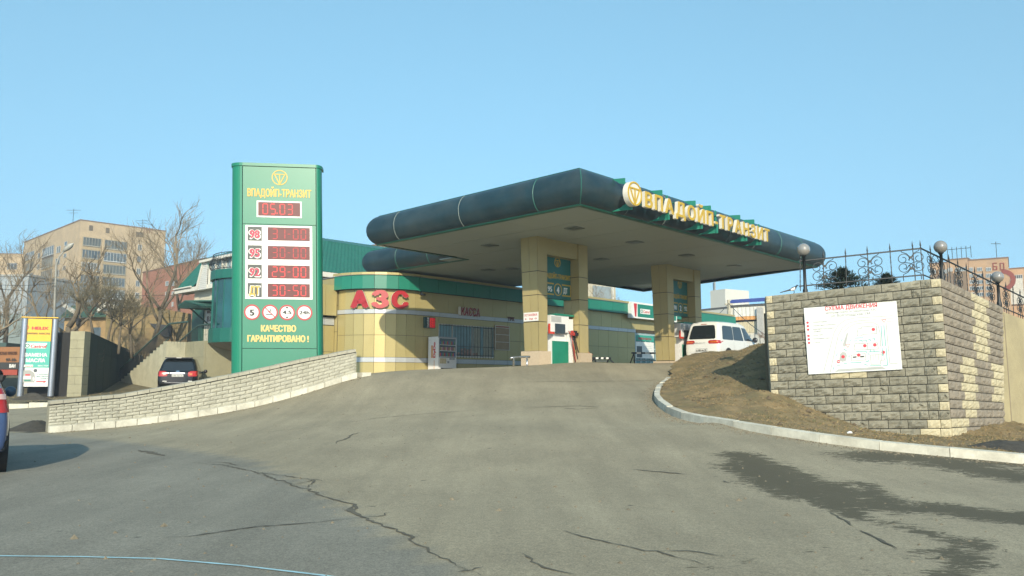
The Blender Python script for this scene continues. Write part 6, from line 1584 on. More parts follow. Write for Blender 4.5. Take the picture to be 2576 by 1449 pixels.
for k in range(2): mb.lathe((ok.x-1.2-3.4*k, 46.9, oy(1040)), [(.42,0),(.42,.25)], 14, (0,1,0))
mb.build('wheel', M('rubber'), ob)['kind'] = 'stuff'
Fo.n = Vector((0,-1,0)); Fo.o = Vector((ok.x-6, 47, 0))
for s_, x0, x1, y0, y1, mm in (('ОФИСНЫЕ КРЕСЛА', -30, 104, 912, 893, mat('lettering_brown', (.10,.04,.02), .7)), ('97-10-', 38, 104, 952, 932, pk), ('ВАН', 62, 99, 990, 968, M('white'))):
    a0 = ox(x0); a1 = ox(x1); text(Fo, s_, a0, oy(y0), a1-a0, oy(y1)-oy(y0), mm, ob, bold=.05, depth=.01, c0=.031)
# low brick garden house and wall behind the retaining wall
def gz(x, y, d): return P(cx1(x), cy1(y), d)
hA = gz(390, 690, 62); hB = gz(880, 650, 60)
gb_ = thing('garden_house', 'low brick garden building with green hipped roof and white gable behind the small pruned trees', 'building', Vector((hA.x, 62, 3)))
bw = brk('brick_garden', (.40,.27,.13))
mb = MB(); mb.poly([Vector((hA.x, 62, 2)), Vector((hB.x+1, 60, 2)), Vector((hB.x+4, 70, 2)), Vector((hA.x-2, 72, 2))], up*(hA.z-2)); mb.build('wall', bw, gb_, fix=True)
e1, e2 = gz(365, 688, 61.5), gz(640, 684, 60.5); pk_ = gz(430, 625, 64); pk2_ = gz(560, 622, 64)
mb = MB(); th_ = up*.12; g1 = mat('roof_dull_green', (.05,.10,.06), .7, var=.2)
mb.hexa([e1, e2, pk2_, pk_], [e1+th_, e2+th_, pk2_+th_, pk_+th_]); mb.build('roof', g1, gb_, fix=True)
for q0, q1 in (((372,618),(465,678)), ((585,660),(640,618)), ((640,618),(700,640))):
    a, b = gz(*q0, 60.2), gz(*q1, 60.2); mb = MB(); mb.hexa([a, b, b+Vector((0,.3,0)), a+Vector((0,.3,0))], [a+up*.32, b+up*.32, b+Vector((0,.3,.32)), a+Vector((0,.3,.32))]); mb.build('gable_board', mat('gable_white', (.62,.60,.52), .6), gb_, fix=True)
for x0, x1, y0, y1 in ((690,780,770,850),(500,560,740,800),(620,660,760,830)):
    a, b = gz(x0, y1, 59.9), gz(x1, y0, 59.9); yy = 61.2 if x0 < 600 else 60.3
    mb = MB(); mb.box((a.x, yy, a.z), (b.x-a.x,0,0), (0,.5,0), (0,0,b.z-a.z)); mb.build('window', wgl, gb_, fix=True)
bwl = thing('brick_wall', 'brown brick garden wall with mossy top climbing behind the entrance stairs', 'wall', gz(860, 900, 58))
tp_ = [(640,668),(700,640),(790,624),(880,622),(980,632),(1060,648),(1140,662)]
bwm = mat('brick_mossy', (.26,.185,.095), .95, var=.25, vs=1.2, dirt=(.13,.12,.05), ds=.7, da=.6)
for k in range(len(tp_)-1):
    a, b = gz(*tp_[k], 58), gz(*tp_[k+1], 58); j = 0
    while True:
        z0, z1 = 2+j*.8, 2+(j+1)*.8
        if z0 > max(a.z, b.z)-.3: break
        la, lb_ = min(z1, a.z) if z1 < min(a.z, b.z)-.3 else a.z, min(z1, b.z) if z1 < min(a.z, b.z)-.3 else b.z
        mb = MB(); bk_ = Vector((0,.5,0)); q = .012
        A, B_1 = Vector((a.x+q, 58, z0)), Vector((b.x-q, 58, z0)); mb.hexa([A, B_1, B_1+bk_, A+bk_], [Vector((a.x+q,58,la-q)), Vector((b.x-q,58,lb_-q)), Vector((b.x-q,58,lb_-q))+bk_, Vector((a.x+q,58,la-q))+bk_]); mb.build('brickwork_course', bwm, bwl, fix=True)
        if z1 >= min(a.z, b.z)-.3: break
        j += 1
mb = MB(); a = gz(900, 722, 57.6); b = gz(1030, 735, 57.6); c = gz(985, 800, 57.6); mb.poly([a, b, Vector((b.x, b.y, c.z)), c], Vector((0,.3,0))); mb.build('dark_opening', M('dark'), bwl, fix=True)

# right-hand buildings
def rx5(x): return (2200+x/4.182)/1.0932
def ry5(y): return (640+y/4.182)/1.0932
d0 = 150; zc = P(rx5(2390), ry5(290), d0)
kA = Vector((zc.x, zc.y, 0)); dR = Vector((-.955,.30,0)).normalized()
def farblk(x0, y0, x1, y1, d, label, z0=3, m=b2, depth=14, name='apartment_block', trim=None, catg='apartment building'):
    a = P(x0, y0, d); b = Zp(x1, y1, a.z); dr = Vector((b.x-a.x, b.y-a.y, 0)); pr_ = Vector((-dr.y, dr.x, 0)); pr_ = pr_ if pr_.y > 0 else -pr_
    return Block(name, label, catg, a, dr, dr.length, pr_, depth, z0, a.z, m, trim)
bA = farblk(rx5(1490), ry5(362), rx5(1700), ry5(345), 152, 'orange brick block with glazed loggias seen through the fence left of the tall digits', m=b2)
bB = farblk(rx5(1695), ry5(318), rx5(1925), ry5(298), 150, 'orange brick stair tower crowned by roof railings, behind the corner lamp', m=b2)
bC = farblk(rx5(1935), ry5(322), rx5(2392), ry5(290), 148, 'orange brick gable wall carrying large dark red digits 60', m=b2)
bD = farblk(rx5(2398), ry5(420), rx5(2750), ry5(395), 154, 'orange brick block with white glazed balconies at the right edge', m=b2)
FC5 = bC.FR
def p5(F, x, y): return F.px(rx5(x), ry5(y))
FCn = Frame(FC5.pt(0,0,0), FC5.x, up); FCn.n = FC5.n; rdd = mat('brick_dark_red', (.26,.055,.03), .9)
mb = MB()
for cx_, ch in ((2245,'6'),(2328,'0')):
    a0, z0_ = p5(FC5, cx_-26, 432); a1, _ = p5(FC5, cx_+26, 432); z1_ = p5(FC5, cx_, 345)[1]; w_ = a1-a0; h_ = z1_-z0_; t_ = w_*.24
    bars = [(0,0,w_,t_),(0,h_-t_,w_,h_),(0,t_,t_,h_-t_)]+([(w_-t_,t_,w_,h_-t_)] if ch == '0' else [(w_-t_,t_,w_,h_*.5+t_*.4),(t_,h_*.5-t_*.5,w_-t_,h_*.5+t_*.4)])
    for (x0, y0, x1, y1) in bars: mb.box(FCn.pt(a0+x0, z0_+y0, .0), FCn.x*(x1-x0), FCn.n*.08, up*(y1-y0))
o = mb.build('digits', rdd, bC.t, fix=True); o['kind'] = 'stuff'
mb = MB(); a, b = p5(FC5, 2335, 545)
for k in range(9):
    q0, q1 = R(-85+20*k), R(-85+20*(k+1)); r0 = 2.0; mb.poly([FCn.pt(a+r0*cos(q0), b+r0*sin(q0), 0), FCn.pt(a+r0*cos(q1), b+r0*sin(q1), 0), FCn.pt(a+(r0-.8)*cos(q1), b+(r0-.8)*sin(q1), 0), FCn.pt(a+(r0-.8)*cos(q0), b+(r0-.8)*sin(q0), 0)], FCn.n*.08)
mb.build('brick_arc', rdd, bC.t, fix=True)
for r_ in range(5):
    for x0, x1 in ((2035,2095),(2138,2198),(1948,1990)):
        a0, z1_ = p5(FC5, x0, 402+r_*72); a1, _ = p5(FC5, x1, 402); z0_ = p5(FC5, x0, 445+r_*72)[1]; bC.win(FC5, a0, a1, z0_, z1_, 3)
for Bk, xs_, y0, n_ in ((bA, ((1500,1570),(1600,1690)), 430, 4), (bB, ((1705,1755),(1790,1920)), 405, 5), (bD, ((2420,2560),(2600,2740)), 490, 4)):
    for r_ in range(n_):
        for x0, x1 in xs_:
            a0, z1_ = p5(Bk.FR, x0, y0+r_*72); a1, _ = p5(Bk.FR, x1, y0); z0_ = p5(Bk.FR, x0, y0+44+r_*72)[1]
            mb = MB(); mb.box(Bk.FR.pt(a0, z0_-1.3, .0), Bk.FR.x*(a1-a0), Bk.FR.n*.5, up*1.25); mb.build('balcony_panel', mat('balcony_brown', (.24,.16,.09), .8) if Bk is not bD else mat('balcony_white', (.55,.55,.5), .7), Bk.t, fix=True)
            Bk.win(Bk.FR, a0, a1, z0_, z1_, 6)
mb = MB()
for k in range(6):
    p = bB.FR.pt(.1+k*.78, bB.z1+.2); mb.tube([p, p+up*2.2], .06, 4)
mb.tube([bB.FR.pt(.1, bB.z1+2.0), bB.FR.pt(4.0, bB.z1+2.0)], .05, 4); mb.build('roof_railing', iron, bB.t)
mb = MB(); p = Zp(rx5(2265), ry5(300), bC.z1); mb.tube([p, p+up*3.2], .06, 4); mb.tube([p+up*2.8-Vector((.9,0,0)), p+up*2.8+Vector((.9,0,0))], .05, 4); mb.build('antenna', iron, bC.t)
# white buildings beyond the pumps
def rx3(x): return (1900+x/8.05)/1.0932
def ry3(y): return (760+y/8.05)/1.0932
wh = mat('panel_white_far', (.62,.62,.56), .8, var=.06, vs=.3); 
w1 = farblk(rx3(150), ry3(765), rx3(830), ry3(700), 118, 'white panel apartment house left of the concrete pole', m=wh, trim=mat('roof_dark', (.1,.1,.1), .8))
for k in range(7):
    for r_ in range(3): w1.win(w1.FR, 1.0+k*3.0, 2.2+k*3.0, w1.z1-3.4-2.8*r_, w1.z1-1.9-2.8*r_, 2)
a = Zp(rx3(440), ry3(745), w1.z1+.3); b = Zp(rx3(770), ry3(710), w1.z1+.3); mb = MB(); dr = Vector((b.x-a.x, b.y-a.y, 0)); mb.box(a, dr, Vector((-dr.y, dr.x, 0)).normalized()*5, up*2.9); mb.build('roof_house', wh, w1.t, fix=True)
mb = MB(); mb.box(a+dr*.3+up*2.9, dr*.08, Vector((0,1,0)), up*1.2); mb.build('chimney', wh, w1.t, fix=True)
w2 = farblk(rx3(865), ry3(690), rx3(1700), ry3(640), 82, 'white panelled building with blue metal roof and orange stripe beside the stone wall', m=mat('wall_white_warm', (.70,.66,.55), .8, var=.04), trim=mat('roof_dark', (.1,.1,.1), .8), depth=10, catg='building', name='market_building')
F3 = w2.FR
def p3(x, y): return F3.px(rx3(x), ry3(y))
a0, z0_ = p3(865, 690); a1, _ = p3(1690, 645); rb0 = F3.pt(a0, w2.z1+.36, .5); rb1 = F3.pt(a1, w2.z1+.36, .5); zr = F3.px(rx3(880), ry3(555))[1]
bl = mat('roof_blue', (.05,.07,.30), .5, var=.08)
for k in range(10):
    A, B_1 = rb0.lerp(rb1, k/10), rb0.lerp(rb1, (k+1)/10); bk_ = -F3.n*1.0+up*(zr-w2.z1-.2); mb = MB(); mb.hexa([A, B_1-F3.x*.04, B_1-F3.x*.04+bk_, A+bk_], [A+up*.06, B_1-F3.x*.04+up*.06, B_1-F3.x*.04+bk_+up*.06, A+bk_+up*.06]); mb.build('roof_sheet', bl, w2.t, fix=True)
z1_ = p3(970, 905)[1]; z2_ = p3(970, 980)[1]; z3_ = p3(970, 1020)[1]; z4_ = p3(1150, 1255)[1]
for k in range(6):
    a0, _ = p3(975+k*88, 900); a1, _ = p3(975+(k+1)*88, 900); mb = MB(); mb.box(F3.pt(a0+.03, z2_, .0), F3.x*(a1-a0-.06), F3.n*.25, up*(z1_-z2_)); mb.build('orange_panel', mat('panel_orange', (.72,.36,.12), .6), w2.t, fix=True)
    mb = MB(); mb.box(F3.pt(a0+.03, z1_+.02, .0), F3.x*(a1-a0-.06), F3.n*.22, up*(w2.z1-z1_-.1)); mb.build('white_panel', mat('panel_white_bright', (.78,.77,.70), .6), w2.t, fix=True)
mb = MB(); a0, _ = p3(975, 900); a1, _ = p3(1510, 900); mb.box(F3.pt(a0, z3_, .0), F3.x*(a1-a0), F3.n*.04, up*(z2_-z3_-.02)); mb.build('shadow_gap', M('dark'), w2.t, fix=True)
for k in range(12):
    a0, _ = p3(1070+k*38, 1100); a1, _ = p3(1070+(k+1)*38, 1100); mb = MB(); mb.box(F3.pt(a0+.03, z4_, .0), F3.x*(a1-a0-.06), F3.n*.06, up*(z3_-z4_)); mb.build('shutter', mat('shutter_cream', (.68,.60,.40), .7, var=.05), w2.t, fix=True)
mb = MB(); a0, _ = p3(1510, 1000); a1, _ = p3(1620, 1000); mb.box(F3.pt(a0, z4_-1, .0), F3.x*(a1-a0), F3.n*.6, up*(w2.z1-z4_+.8)); mb.build('pier', mat('pier_grey', (.45,.45,.42), .8), w2.t, fix=True)
cf = thing('concrete_fence', 'grey concrete panel fence topped with spikes behind the white van', 'fence', P(1870, 870, 70))
for k in range(6):
    a = P(rx3(1200+k*110), ry3(1420), 70); b = P(rx3(1310+k*110), ry3(1420), 70); zt2 = P(rx3(1250), ry3(1285), 70).z; mb = MB(); mb.box((a.x+.03, 70, 1.5), (b.x-a.x-.06,0,0), (0,.2,0), (0,0,zt2-1.5)); mb.build('fence_panel', mat('fence_grey', (.40,.41,.38), .85, var=.1), cf, fix=True)
    for j in range(4):
        x = a.x+(b.x-a.x)*(j+.5)/4; mb = MB(); mb.tube([(x,69.9,zt2-1.4),(x,69.8,zt2-.95)], .03, 4); mb.build('spike', iron, cf)
pl_ = P(rx3(848), ry3(1000), 76); mb = MB(); zt3 = P(rx3(848), ry3(520), 76).z; mb.tube([Vector((pl_.x, pl_.y, 1)), Vector((pl_.x, pl_.y, zt3))], [.22,.15], 8)
mb.box(Vector((pl_.x-.35, pl_.y-.1, zt3-.5)), (.7,0,0), (0,.15,0), (0,0,.15)); tag(mb.build('utility_pole', mat('pole_concrete', (.48,.44,.33), .8), None), 'pale concrete utility pole between the white house and the blue-roofed building', 'pole')
cap0 = Vector((pl_.x, pl_.y, zt3-.3))
# pale block seen between the legs of the column, and a strip of roof between the canopies
m1 = farblk(qsx(855), qsy(470), qsx(1128), qsy(495), 130, 'pale block with blue-grey panels seen between the two columns under the canopy', m=mat('panel_cream_far', (.52,.47,.34), .8, var=.1), trim=mat('roof_dark', (.1,.1,.1), .8))
mb = MB(); a0, _ = m1.FR.px(qsx(915), qsy(500)); a1, _ = m1.FR.px(qsx(1085), qsy(500)); mb.box(m1.FR.pt(a0, 5, .0), m1.FR.x*(a1-a0), m1.FR.n*.1, up*(m1.z1-5.3)); mb.build('blue_panel', mat('panel_bluegrey', (.26,.32,.34), .7), m1.t, fix=True)
mb = MB(); a0, _ = m1.FR.px(qsx(1092), qsy(500)); a1, _ = m1.FR.px(qsx(1108), qsy(500)); mb.box(m1.FR.pt(a0, 5, .0), m1.FR.x*(a1-a0), m1.FR.n*.12, up*(m1.z1-5.3)); mb.build('white_pier', wh, m1.t, fix=True)
farblk(929, 620, 1010, 612, 120, 'sand brick roof corner just visible between the two canopy edges', m=b1)

# ================================================================== TREES
barkm = mat('bark_grey', (.12,.10,.07), .95, var=.3, vs=8); twm = mat('twig_brown', (.22,.175,.115), .95, var=.3, vs=3)
def tree(name, label, base, H_, spread, seed, trunk_h=.35, levels=5, nb=4, r0=None, lean=(0,0), group=None, twm_=None, up_=.45, droop=0, cat='tree', r_min=.0055, bush=False):
    r = random.Random(seed); tr = MB(); cr_ = MB(); r0 = r0 or H_*.022
    t = thing(name, label, cat, base, group)
    def seg(p, d, L, rad, lev):
        n = 3 if lev > 1 else 4; pts = [p]; q = p.copy(); dd = d.copy()
        for k in range(n):
            dd = (dd+Vector((r.uniform(-1,1), r.uniform(-1,1), r.uniform(-.6,.8)))*(.16 if lev == 0 else .26)+up*.04-up*droop*lev*.05).normalized(); q = q+dd*L/n; pts.append(q.copy())
        rs = [rad*(1-.45*k/n) for k in range(n+1)]
        (tr if lev <= 1 else cr_).tube(pts, rs, 7 if lev == 0 else 5 if lev == 1 else 3, cap=lev < 2)
        if lev >= levels: return
        m_ = nb-1+(1 if lev >= 3 else 0)+r.randint(0, 1)
        for k in range(m_):
            f = r.uniform(.35, 1) if lev else r.uniform(.75, 1); 
            if k == 0: f = 1
            idx = min(n-1, int(f*n)); b = pts[idx].lerp(pts[idx+1], f*n-idx) if idx < n else pts[-1]
            a = r.uniform(0, 2*pi); side = Vector((cos(a), sin(a), 0)); side = (side-dd*side.dot(dd)).normalized()
            e = (dd*(.75 if k == 0 else .5)+side*spread*r.uniform(.5, 1)+up*up_*r.uniform(.2, .8)).normalized()
            seg(b, e, L*(r.uniform(.58,.78) if lev else r.uniform(.5,.75)/max(trunk_h, .01)*trunk_h if False else r.uniform(.58,.8)), max(rad*(.62 if k == 0 else .45), r_min), lev+1)
    L0 = H_*trunk_h
    if bush:
        for k in range(9): a = r.uniform(0, 2*pi); seg(base+Vector((cos(a)*.3, sin(a)*.3, -.1)), Vector((cos(a)*.4, sin(a)*.4, 1)).normalized(), H_*.45, r0*.4, 2)
        tr.tube([base-up*.2, base+up*.4], r0*.5, 5)
    else: seg(base-up*.2, Vector((lean[0], lean[1], 1)).normalized(), L0, r0, 0)
    tr.build('trunk', barkm, t, smooth=True); c = cr_.build('crown', twm_ or twm, t); c['kind'] = 'stuff'
    return t
def tz(x, y, d): return P(x, y, d)
tree('bare_tree', 'big bare tree reaching in from the left edge over the grey warehouse', Vector((P(-35,900,52).x, 52, 1.2)), 8.0, .95, 21, .36, 5, 4, r0=.26, lean=(.12,0))
tree('bare_tree', 'bare tree with a second slender trunk left of the oil change sign', Vector((P(96,880,58).x, 58, 2)), 8.5, .55, 22, .40, 5, 4, r0=.10)
tree('bare_tree', 'crooked bare tree with dark pollard knots beside the curved street lamp', Vector((P(168,870,50).x, 50, 2.0)), 8.8, .85, 23, .34, 5, 4, r0=.30, lean=(-.05,0))
tree('bare_tree', 'tall bare tree standing before the middle of the sand brick block', Vector((P(385,900,54).x, 54, 2.4)), 10.0, .75, 34, .42, 5, 4, r0=.22, lean=(-.10,0))
tree('bare_tree', 'bare tree before the red brick block, left of the office roof', Vector((P(448,800,62).x, 62, 4)), 9.4, .6, 25, .42, 5, 4, r0=.18, lean=(.08,0))
tree('bare_tree', 'small bare tree in front of the far-left brick block', Vector((P(18,800,70).x, 70, 5)), 10.5, .8, 26, .38, 5, 4, r0=.2)
tree('bare_tree', 'wide bare tree behind the left end of the stone wall', Vector((P(1975,800,48).x, 48, 2.2)), 5.9, 1.35, 29, .26, 5, 5, r0=.16, twm_=mat('twig_reddish', (.20,.14,.105), .95, var=.3))
tree('bare_tree', 'thin bare tree in front of the pale block between the columns', Vector((P(1500,780,75).x, 75, 4)), 6.6, .9, 28, .4, 5, 4, r0=.12)
pt = tree('pruned_tree', 'leftmost of the four small pruned trees on the retaining wall', Vector((P(237,848,47).x, 47, P(237,848,47).z)), 3.6, 1.0, 31, .46, 4, 5, r0=.09, group='small pruned trees', twm_=mat('twig_olive', (.15,.13,.08), .95, var=.3), r_min=.008)
for x, y, d, l, s_ in ((269,862,47.5,'second small pruned tree from the left on the retaining wall', 1.0), (298,882,48,'third small pruned tree from the left on the retaining wall', 1.05), (332,892,49,'rightmost of the four small pruned trees, nearest the stairs', 1.1)):
    p = P(x, y, d); dup(pt, p, rnd.uniform(0, 6), s_, l)
for x, y, d, k, l in ((165,975,45,2.9,'tall brown leafless bush between the oil change sign and the stone pillar'), (140,978,46,2.3,'low brown leafless bush right behind the oil change sign'), (350,905,50,1.6,'tangled brown bush at the top of the retaining wall beside the stairs')):
    tree('bare_bush', l, P(x, y, d), k, .9, int(x), .4, 5, 5, r0=.06, bush=True, cat='bush')
# young fir behind the fence
def fir(base, H_, label, seed, rad_=.9):
    r = random.Random(seed); t = thing('young_fir', label, 'fir tree', base); m = MB(); m.tube([base-up*.3, base+up*H_], [.05,.012], 6); m.build('trunk', barkm, t); m = MB()
    for k in range(170):
        q = r.random()**.8; z = H_*(.1+.88*q); a = r.uniform(0, 2*pi); L_ = rad_*(1-q)*r.uniform(.7, 1.15)+.08; d = Vector((cos(a), sin(a), r.uniform(.1, .45))).normalized(); p = base+up*z
        m.tube([p, p+d*L_], .006, 3, cap=False)
        for j in range(int(34*L_)+8):
            f = r.uniform(.15, 1); b = p+d*L_*f; e = (d*.8+Vector((r.uniform(-1,1), r.uniform(-1,1), r.uniform(-.5,.9)))).normalized(); n2 = e.cross(up).normalized()*.014; l = r.uniform(.06, .14); m.add([b-n2, b+n2, b+e*l+n2*.4, b+e*l-n2*.4], [(0,1,2,3)])
    c = m.build('foliage', mat('fir_green', (.03,.055,.035), .8, var=.3, vs=5), t); c['kind'] = 'stuff'
fir(P(2120, 748, 24), .85, 'dark green young fir top showing through the fence at the left scroll', 3, .95)
fir(P(2232, 738, 26), .6, 'small dark fir tip behind the middle of the iron fence', 4, .5)
# street lamp, lantern, wires
lp = [P(cx1(335), cy1(760), 49), P(cx1(335), cy1(480), 49), P(cx1(340), cy1(370), 49), P(cx1(358), cy1(320), 49), P(cx1(388), cy1(285), 49)]
lp[0].z = 2.0
sl_ = thing('street_lamp', 'curved street lamp with long head in front of the sand brick block', 'street lamp', lp[0]); mb = MB(); mb.tube(lp, [.09,.07,.06,.05,.045], 8); mb.build('pole', mat('pole_grey', (.28,.28,.25), .6), sl_, smooth=True)
h_ = lp[-1]; dh = Vector((.62,-.2,.42)); mb = MB(); mb.tube([h_-dh*.1, h_+dh*.3, h_+dh*.75, h_+dh*1.05], [.06,.15,.15,.03], 8); mb.build('lamp_head', mat('lamp_head_grey', (.38,.38,.34), .5), sl_, smooth=True)
ln = P(195, 845, 48); lt = thing('garden_lantern', 'small black lantern on a post left of the pruned trees', 'lamp', ln); mb = MB(); mb.tube([ln-up*.3, ln+up*.55], .03, 6); mb.build('post', iron, lt)
mb = MB(); mb.lathe(ln+up*.55, [(.05,0),(.14,.12),(.17,.36),(.20,.38),(.06,.50),(.02,.6)], 6); mb.build('lantern_head', mat('lantern_dark', (.03,.03,.03), .5), lt)
def wire(a, b, sag, label, name='overhead_wire', r_=.018):
    mb = MB(); pts = [a.lerp(b, k/14)-up*sag*4*(k/14)*(1-k/14) for k in range(15)]; mb.tube(pts, r_, 3); tag(mb.build(name, M('dark'), None), label, 'wire')
wire(P(-60, cy1(505), 46), P(cx1(1140), cy1(552), 62), .2, 'dark overhead wire crossing in front of the sand brick block')
wire(P(-60, cy1(478), 47), P(cx1(345), cy1(480), 49), .15, 'short overhead wire running to the curved street lamp')
wire(cap0, P(1745, 855-40, 60), .5, 'sagging wire running left from the concrete utility pole', r_=.03)
wire(cap0, P(1960, 860, 60), .4, 'wire running down right from the concrete utility pole', r_=.03)

# ================================================================== VEHICLES
def loft(secs, sub=2):
    n = len(secs[0]); vs = []; fs = []
    for s_ in secs:
        for p in s_: vs.append(p)
        for p in s_[-2:0:-1]: vs.append((p[0], -p[1], p[2]))
    N_ = 2*n-2
    for i in range(len(secs)-1):
        for k in range(N_): k2 = (k+1) % N_; fs.append((i*N_+k, (i+1)*N_+k, (i+1)*N_+k2, i*N_+k2))
    for base, rev in ((0, False), ((len(secs)-1)*N_, True)):
        for k in range(n-1):
            a, b = k, k+1; c, d = (N_-b) % N_, (N_-a) % N_
            f = [base+a, base+b]
            if c != b: f.append(base+c)
            if d != a and d != c: f.append(base+d)
            if len(set(f)) >= 3: fs.append(tuple(f if not rev else f[::-1]))
    me = bpy.data.meshes.new('body'); me.from_pydata(vs, [], fs)
    import bmesh
    bm = bmesh.new(); bm.from_mesh(me); bmesh.ops.recalc_face_normals(bm, faces=bm.faces); bm.to_mesh(me); bm.free()
    o = bpy.data.objects.new('body', me); COL.objects.link(o); md = o.modifiers.new('s', 'SUBSURF'); md.levels = sub; md.render_levels = sub
    dg = bpy.context.evaluated_depsgraph_get(); m2 = bpy.data.meshes.new_from_object(o.evaluated_get(dg)); o.modifiers.clear(); o.data = m2; m2.name = 'body'
    m2.polygons.foreach_set('use_smooth', [True]*len(m2.polygons)); return o
def section(x, zb, zbelt, zroof, w, wbelt, wroof, lean=0, top=None):
    """lean shifts points above the belt in x"""
    hb_ = zbelt-zb; f = lambda z: x+(lean*(z-zbelt)/max(zroof-zbelt, .01) if z > zbelt else 0)
    pts = [(0, zb), (w*.6, zb), (w*.93, zb+.02), (w*.985, zb+hb_*.12), (w, zb+hb_*.45), (w*.995, zb+hb_*.75), (wbelt, zbelt-.01), (wbelt*.99, zbelt+.03), ((wbelt+wroof)/2, (zbelt+zroof)/2), (wroof, zroof-.09), (wroof*.93, zroof-.02), (wroof*.6, zroof+.015), (0, zroof+.03)]
    return [(f(z), y, z) for y, z in pts]
def decal(bvh, fn, poly, off=.006, nx=8, ny=6):
    """poly: list of rows [(b, a_lo, a_hi)], fn(a,b)->(origin, dir)"""
    mb = MB(); grid = []
    for j in range(ny+1):
        q = j/ny*(len(poly)-1); i = min(len(poly)-2, int(q)); t = q-i
        b = poly[i][0]*(1-t)+poly[i+1][0]*t; lo = poly[i][1]*(1-t)+poly[i+1][1]*t; hi = poly[i][2]*(1-t)+poly[i+1][2]*t; row = []
        for k in range(nx+1):
            a = lo+(hi-lo)*k/nx; o_, d = fn(a, b); h = bvh.ray_cast(o_, d)
            if h[0] is None: row.append(None)
            else: nn = h[1] if h[1].dot(d) < 0 else -h[1]; row.append(h[0]+nn*off)
        grid.append(row)
    idx = {}
    for j, row in enumerate(grid):
        for k, p in enumerate(row):
            if p is not None: idx[(j, k)] = len(mb.v); mb.v.append(tuple(p))
    for j in range(ny):
        for k in range(nx):
            q = [(j, k), (j, k+1), (j+1, k+1), (j+1, k)]
            if all(i in idx for i in q): mb.f.append(tuple(idx[i] for i in q)); mb.mi.append(0)
    return mb
def make_car(name, label, base, az, secs, paint, W, wheels, cfg, wr=.33, tilt=0):
    body = loft(secs); me = body.data; me.materials.append(paint); body.name = 'body'
    bv = BVHTree.FromPolygons([v.co.copy() for v in me.vertices], [tuple(p.vertices) for p in me.polygons])
    root = thing(name, label, cfg.get('cat', 'car'), base); parts = [body]
    back = lambda a, b: (Vector((-3, a, b)), Vector((1, 0, 0))); rgt = lambda a, b: (Vector((a, -3, b)), Vector((0, 1, 0))); lft = lambda a, b: (Vector((a, 3, b)), Vector((0, -1, 0))); frt = lambda a, b: (Vector((8, a, b)), Vector((-1, 0, 0)))
    fns = dict(back=back, right=rgt, left=lft, front=frt)
    for nm, side, poly, m_, off, *rest in cfg['decals']:
        sides = ('right', 'left') if side == 'sides' else (side,)
        for s_ in sides:
            dd = decal(bv, fns[s_], poly, off, *(rest or ())); o = dd.build(nm, m_, None, smooth=True); parts.append(o)
    for x in wheels:
        for sg in (1, -1):
            m = MB(); c = Vector((x, sg*(W-.20), wr)); ax_ = (0, sg, 0)
            m.lathe(c, [(wr*.62,0),(wr*.95,0),(wr,.03),(wr,.17),(wr*.94,.20),(wr*.66,.195)], 24, ax_); ty = m.build('tyre', M('rubber'), None, smooth=False); parts.append(ty)
            m = MB(); m.lathe(c+Vector((0, sg*.15, 0)), [(wr*.1,.02),(wr*.2,.035),(wr*.55,.02),(wr*.66,.03),(wr*.67,0)], 20, ax_)
            for k in range(6): a = k*pi/3; m.box(c+Vector((cos(a)*wr*.15-.03*sin(a), sg*.16, sin(a)*wr*.15+.03*cos(a))), Vector((cos(a), 0, sin(a)))*wr*.45, Vector((-sin(a), 0, cos(a)))*.06, Vector((0, sg*.03, 0)))
            parts.append(m.build('rim', mat('rim_silver', (.45,.45,.45), .3, metal=.6), None, fix=True))
            m = MB(); m.lathe(Vector((x, sg*(W-.30), wr+.02)), [(wr+.08, 0), (wr+.08, .302)], 24, ax_); parts.append(m.build('wheel_arch', M('rubber'), None))
    for fnp in cfg.get('extra', []): parts += fnp()
    for o in parts: o.parent = root
    root.rotation_euler = (0, -tilt, pi/2-az); return root
tint = mat('tinted_glass', (.012,.016,.018), .06, var=.1, spec=.8); tint2 = mat('side_glass', (.03,.045,.06), .08, var=.15, spec=.9)
redl = mat('tail_red', (.42,.015,.01), .2, var=.1, coat=.5); ambl = mat('tail_amber', (.60,.17,.02), .2, coat=.5); platem = mat('number_plate', (.66,.66,.62), .5); trm = mat('black_trim', (.015,.016,.017), .55); chr_ = mat('chrome', (.7,.7,.7), .12, metal=1)
def bx_part(name, m_, lst):
    def f():
        out = []
        for args in lst: mb = MB(); mb.box(*args); out.append(mb.build(name, m_, None, fix=True))
        return out
    return f
def rtext(s_, x, y0, z0, w_, h_, m_, bold=.03, dep=.004):
    def f():
        F = Frame(Vector((x, y0, z0)), (0,-1,0), up); F.n = Vector((-1,0,0)); mb = MB(); text_into(mb, F, s_, 0, 0, w_, h_, c0=.001, depth=dep, bold=bold); return [mb.build('lettering', m_, None)]
    return f
def mirror(x, z, W, m_, s=1):
    def f():
        out = []
        for sg in (1, -1):
            mb = MB(); mb.lathe(Vector((x-.06, sg*(W+.12), z)), [(.02,-.02),(.10*s,0),(.11*s,.05),(.06*s,.14),(.01,.17)], 12, (1,0,0)); mb.tube([(x+.02, sg*(W-.08), z-.06), (x+.0, sg*(W+.06), z-.02)], .025, 6); out.append(mb.build('mirror', m_, None, smooth=True))
        return out
    return f
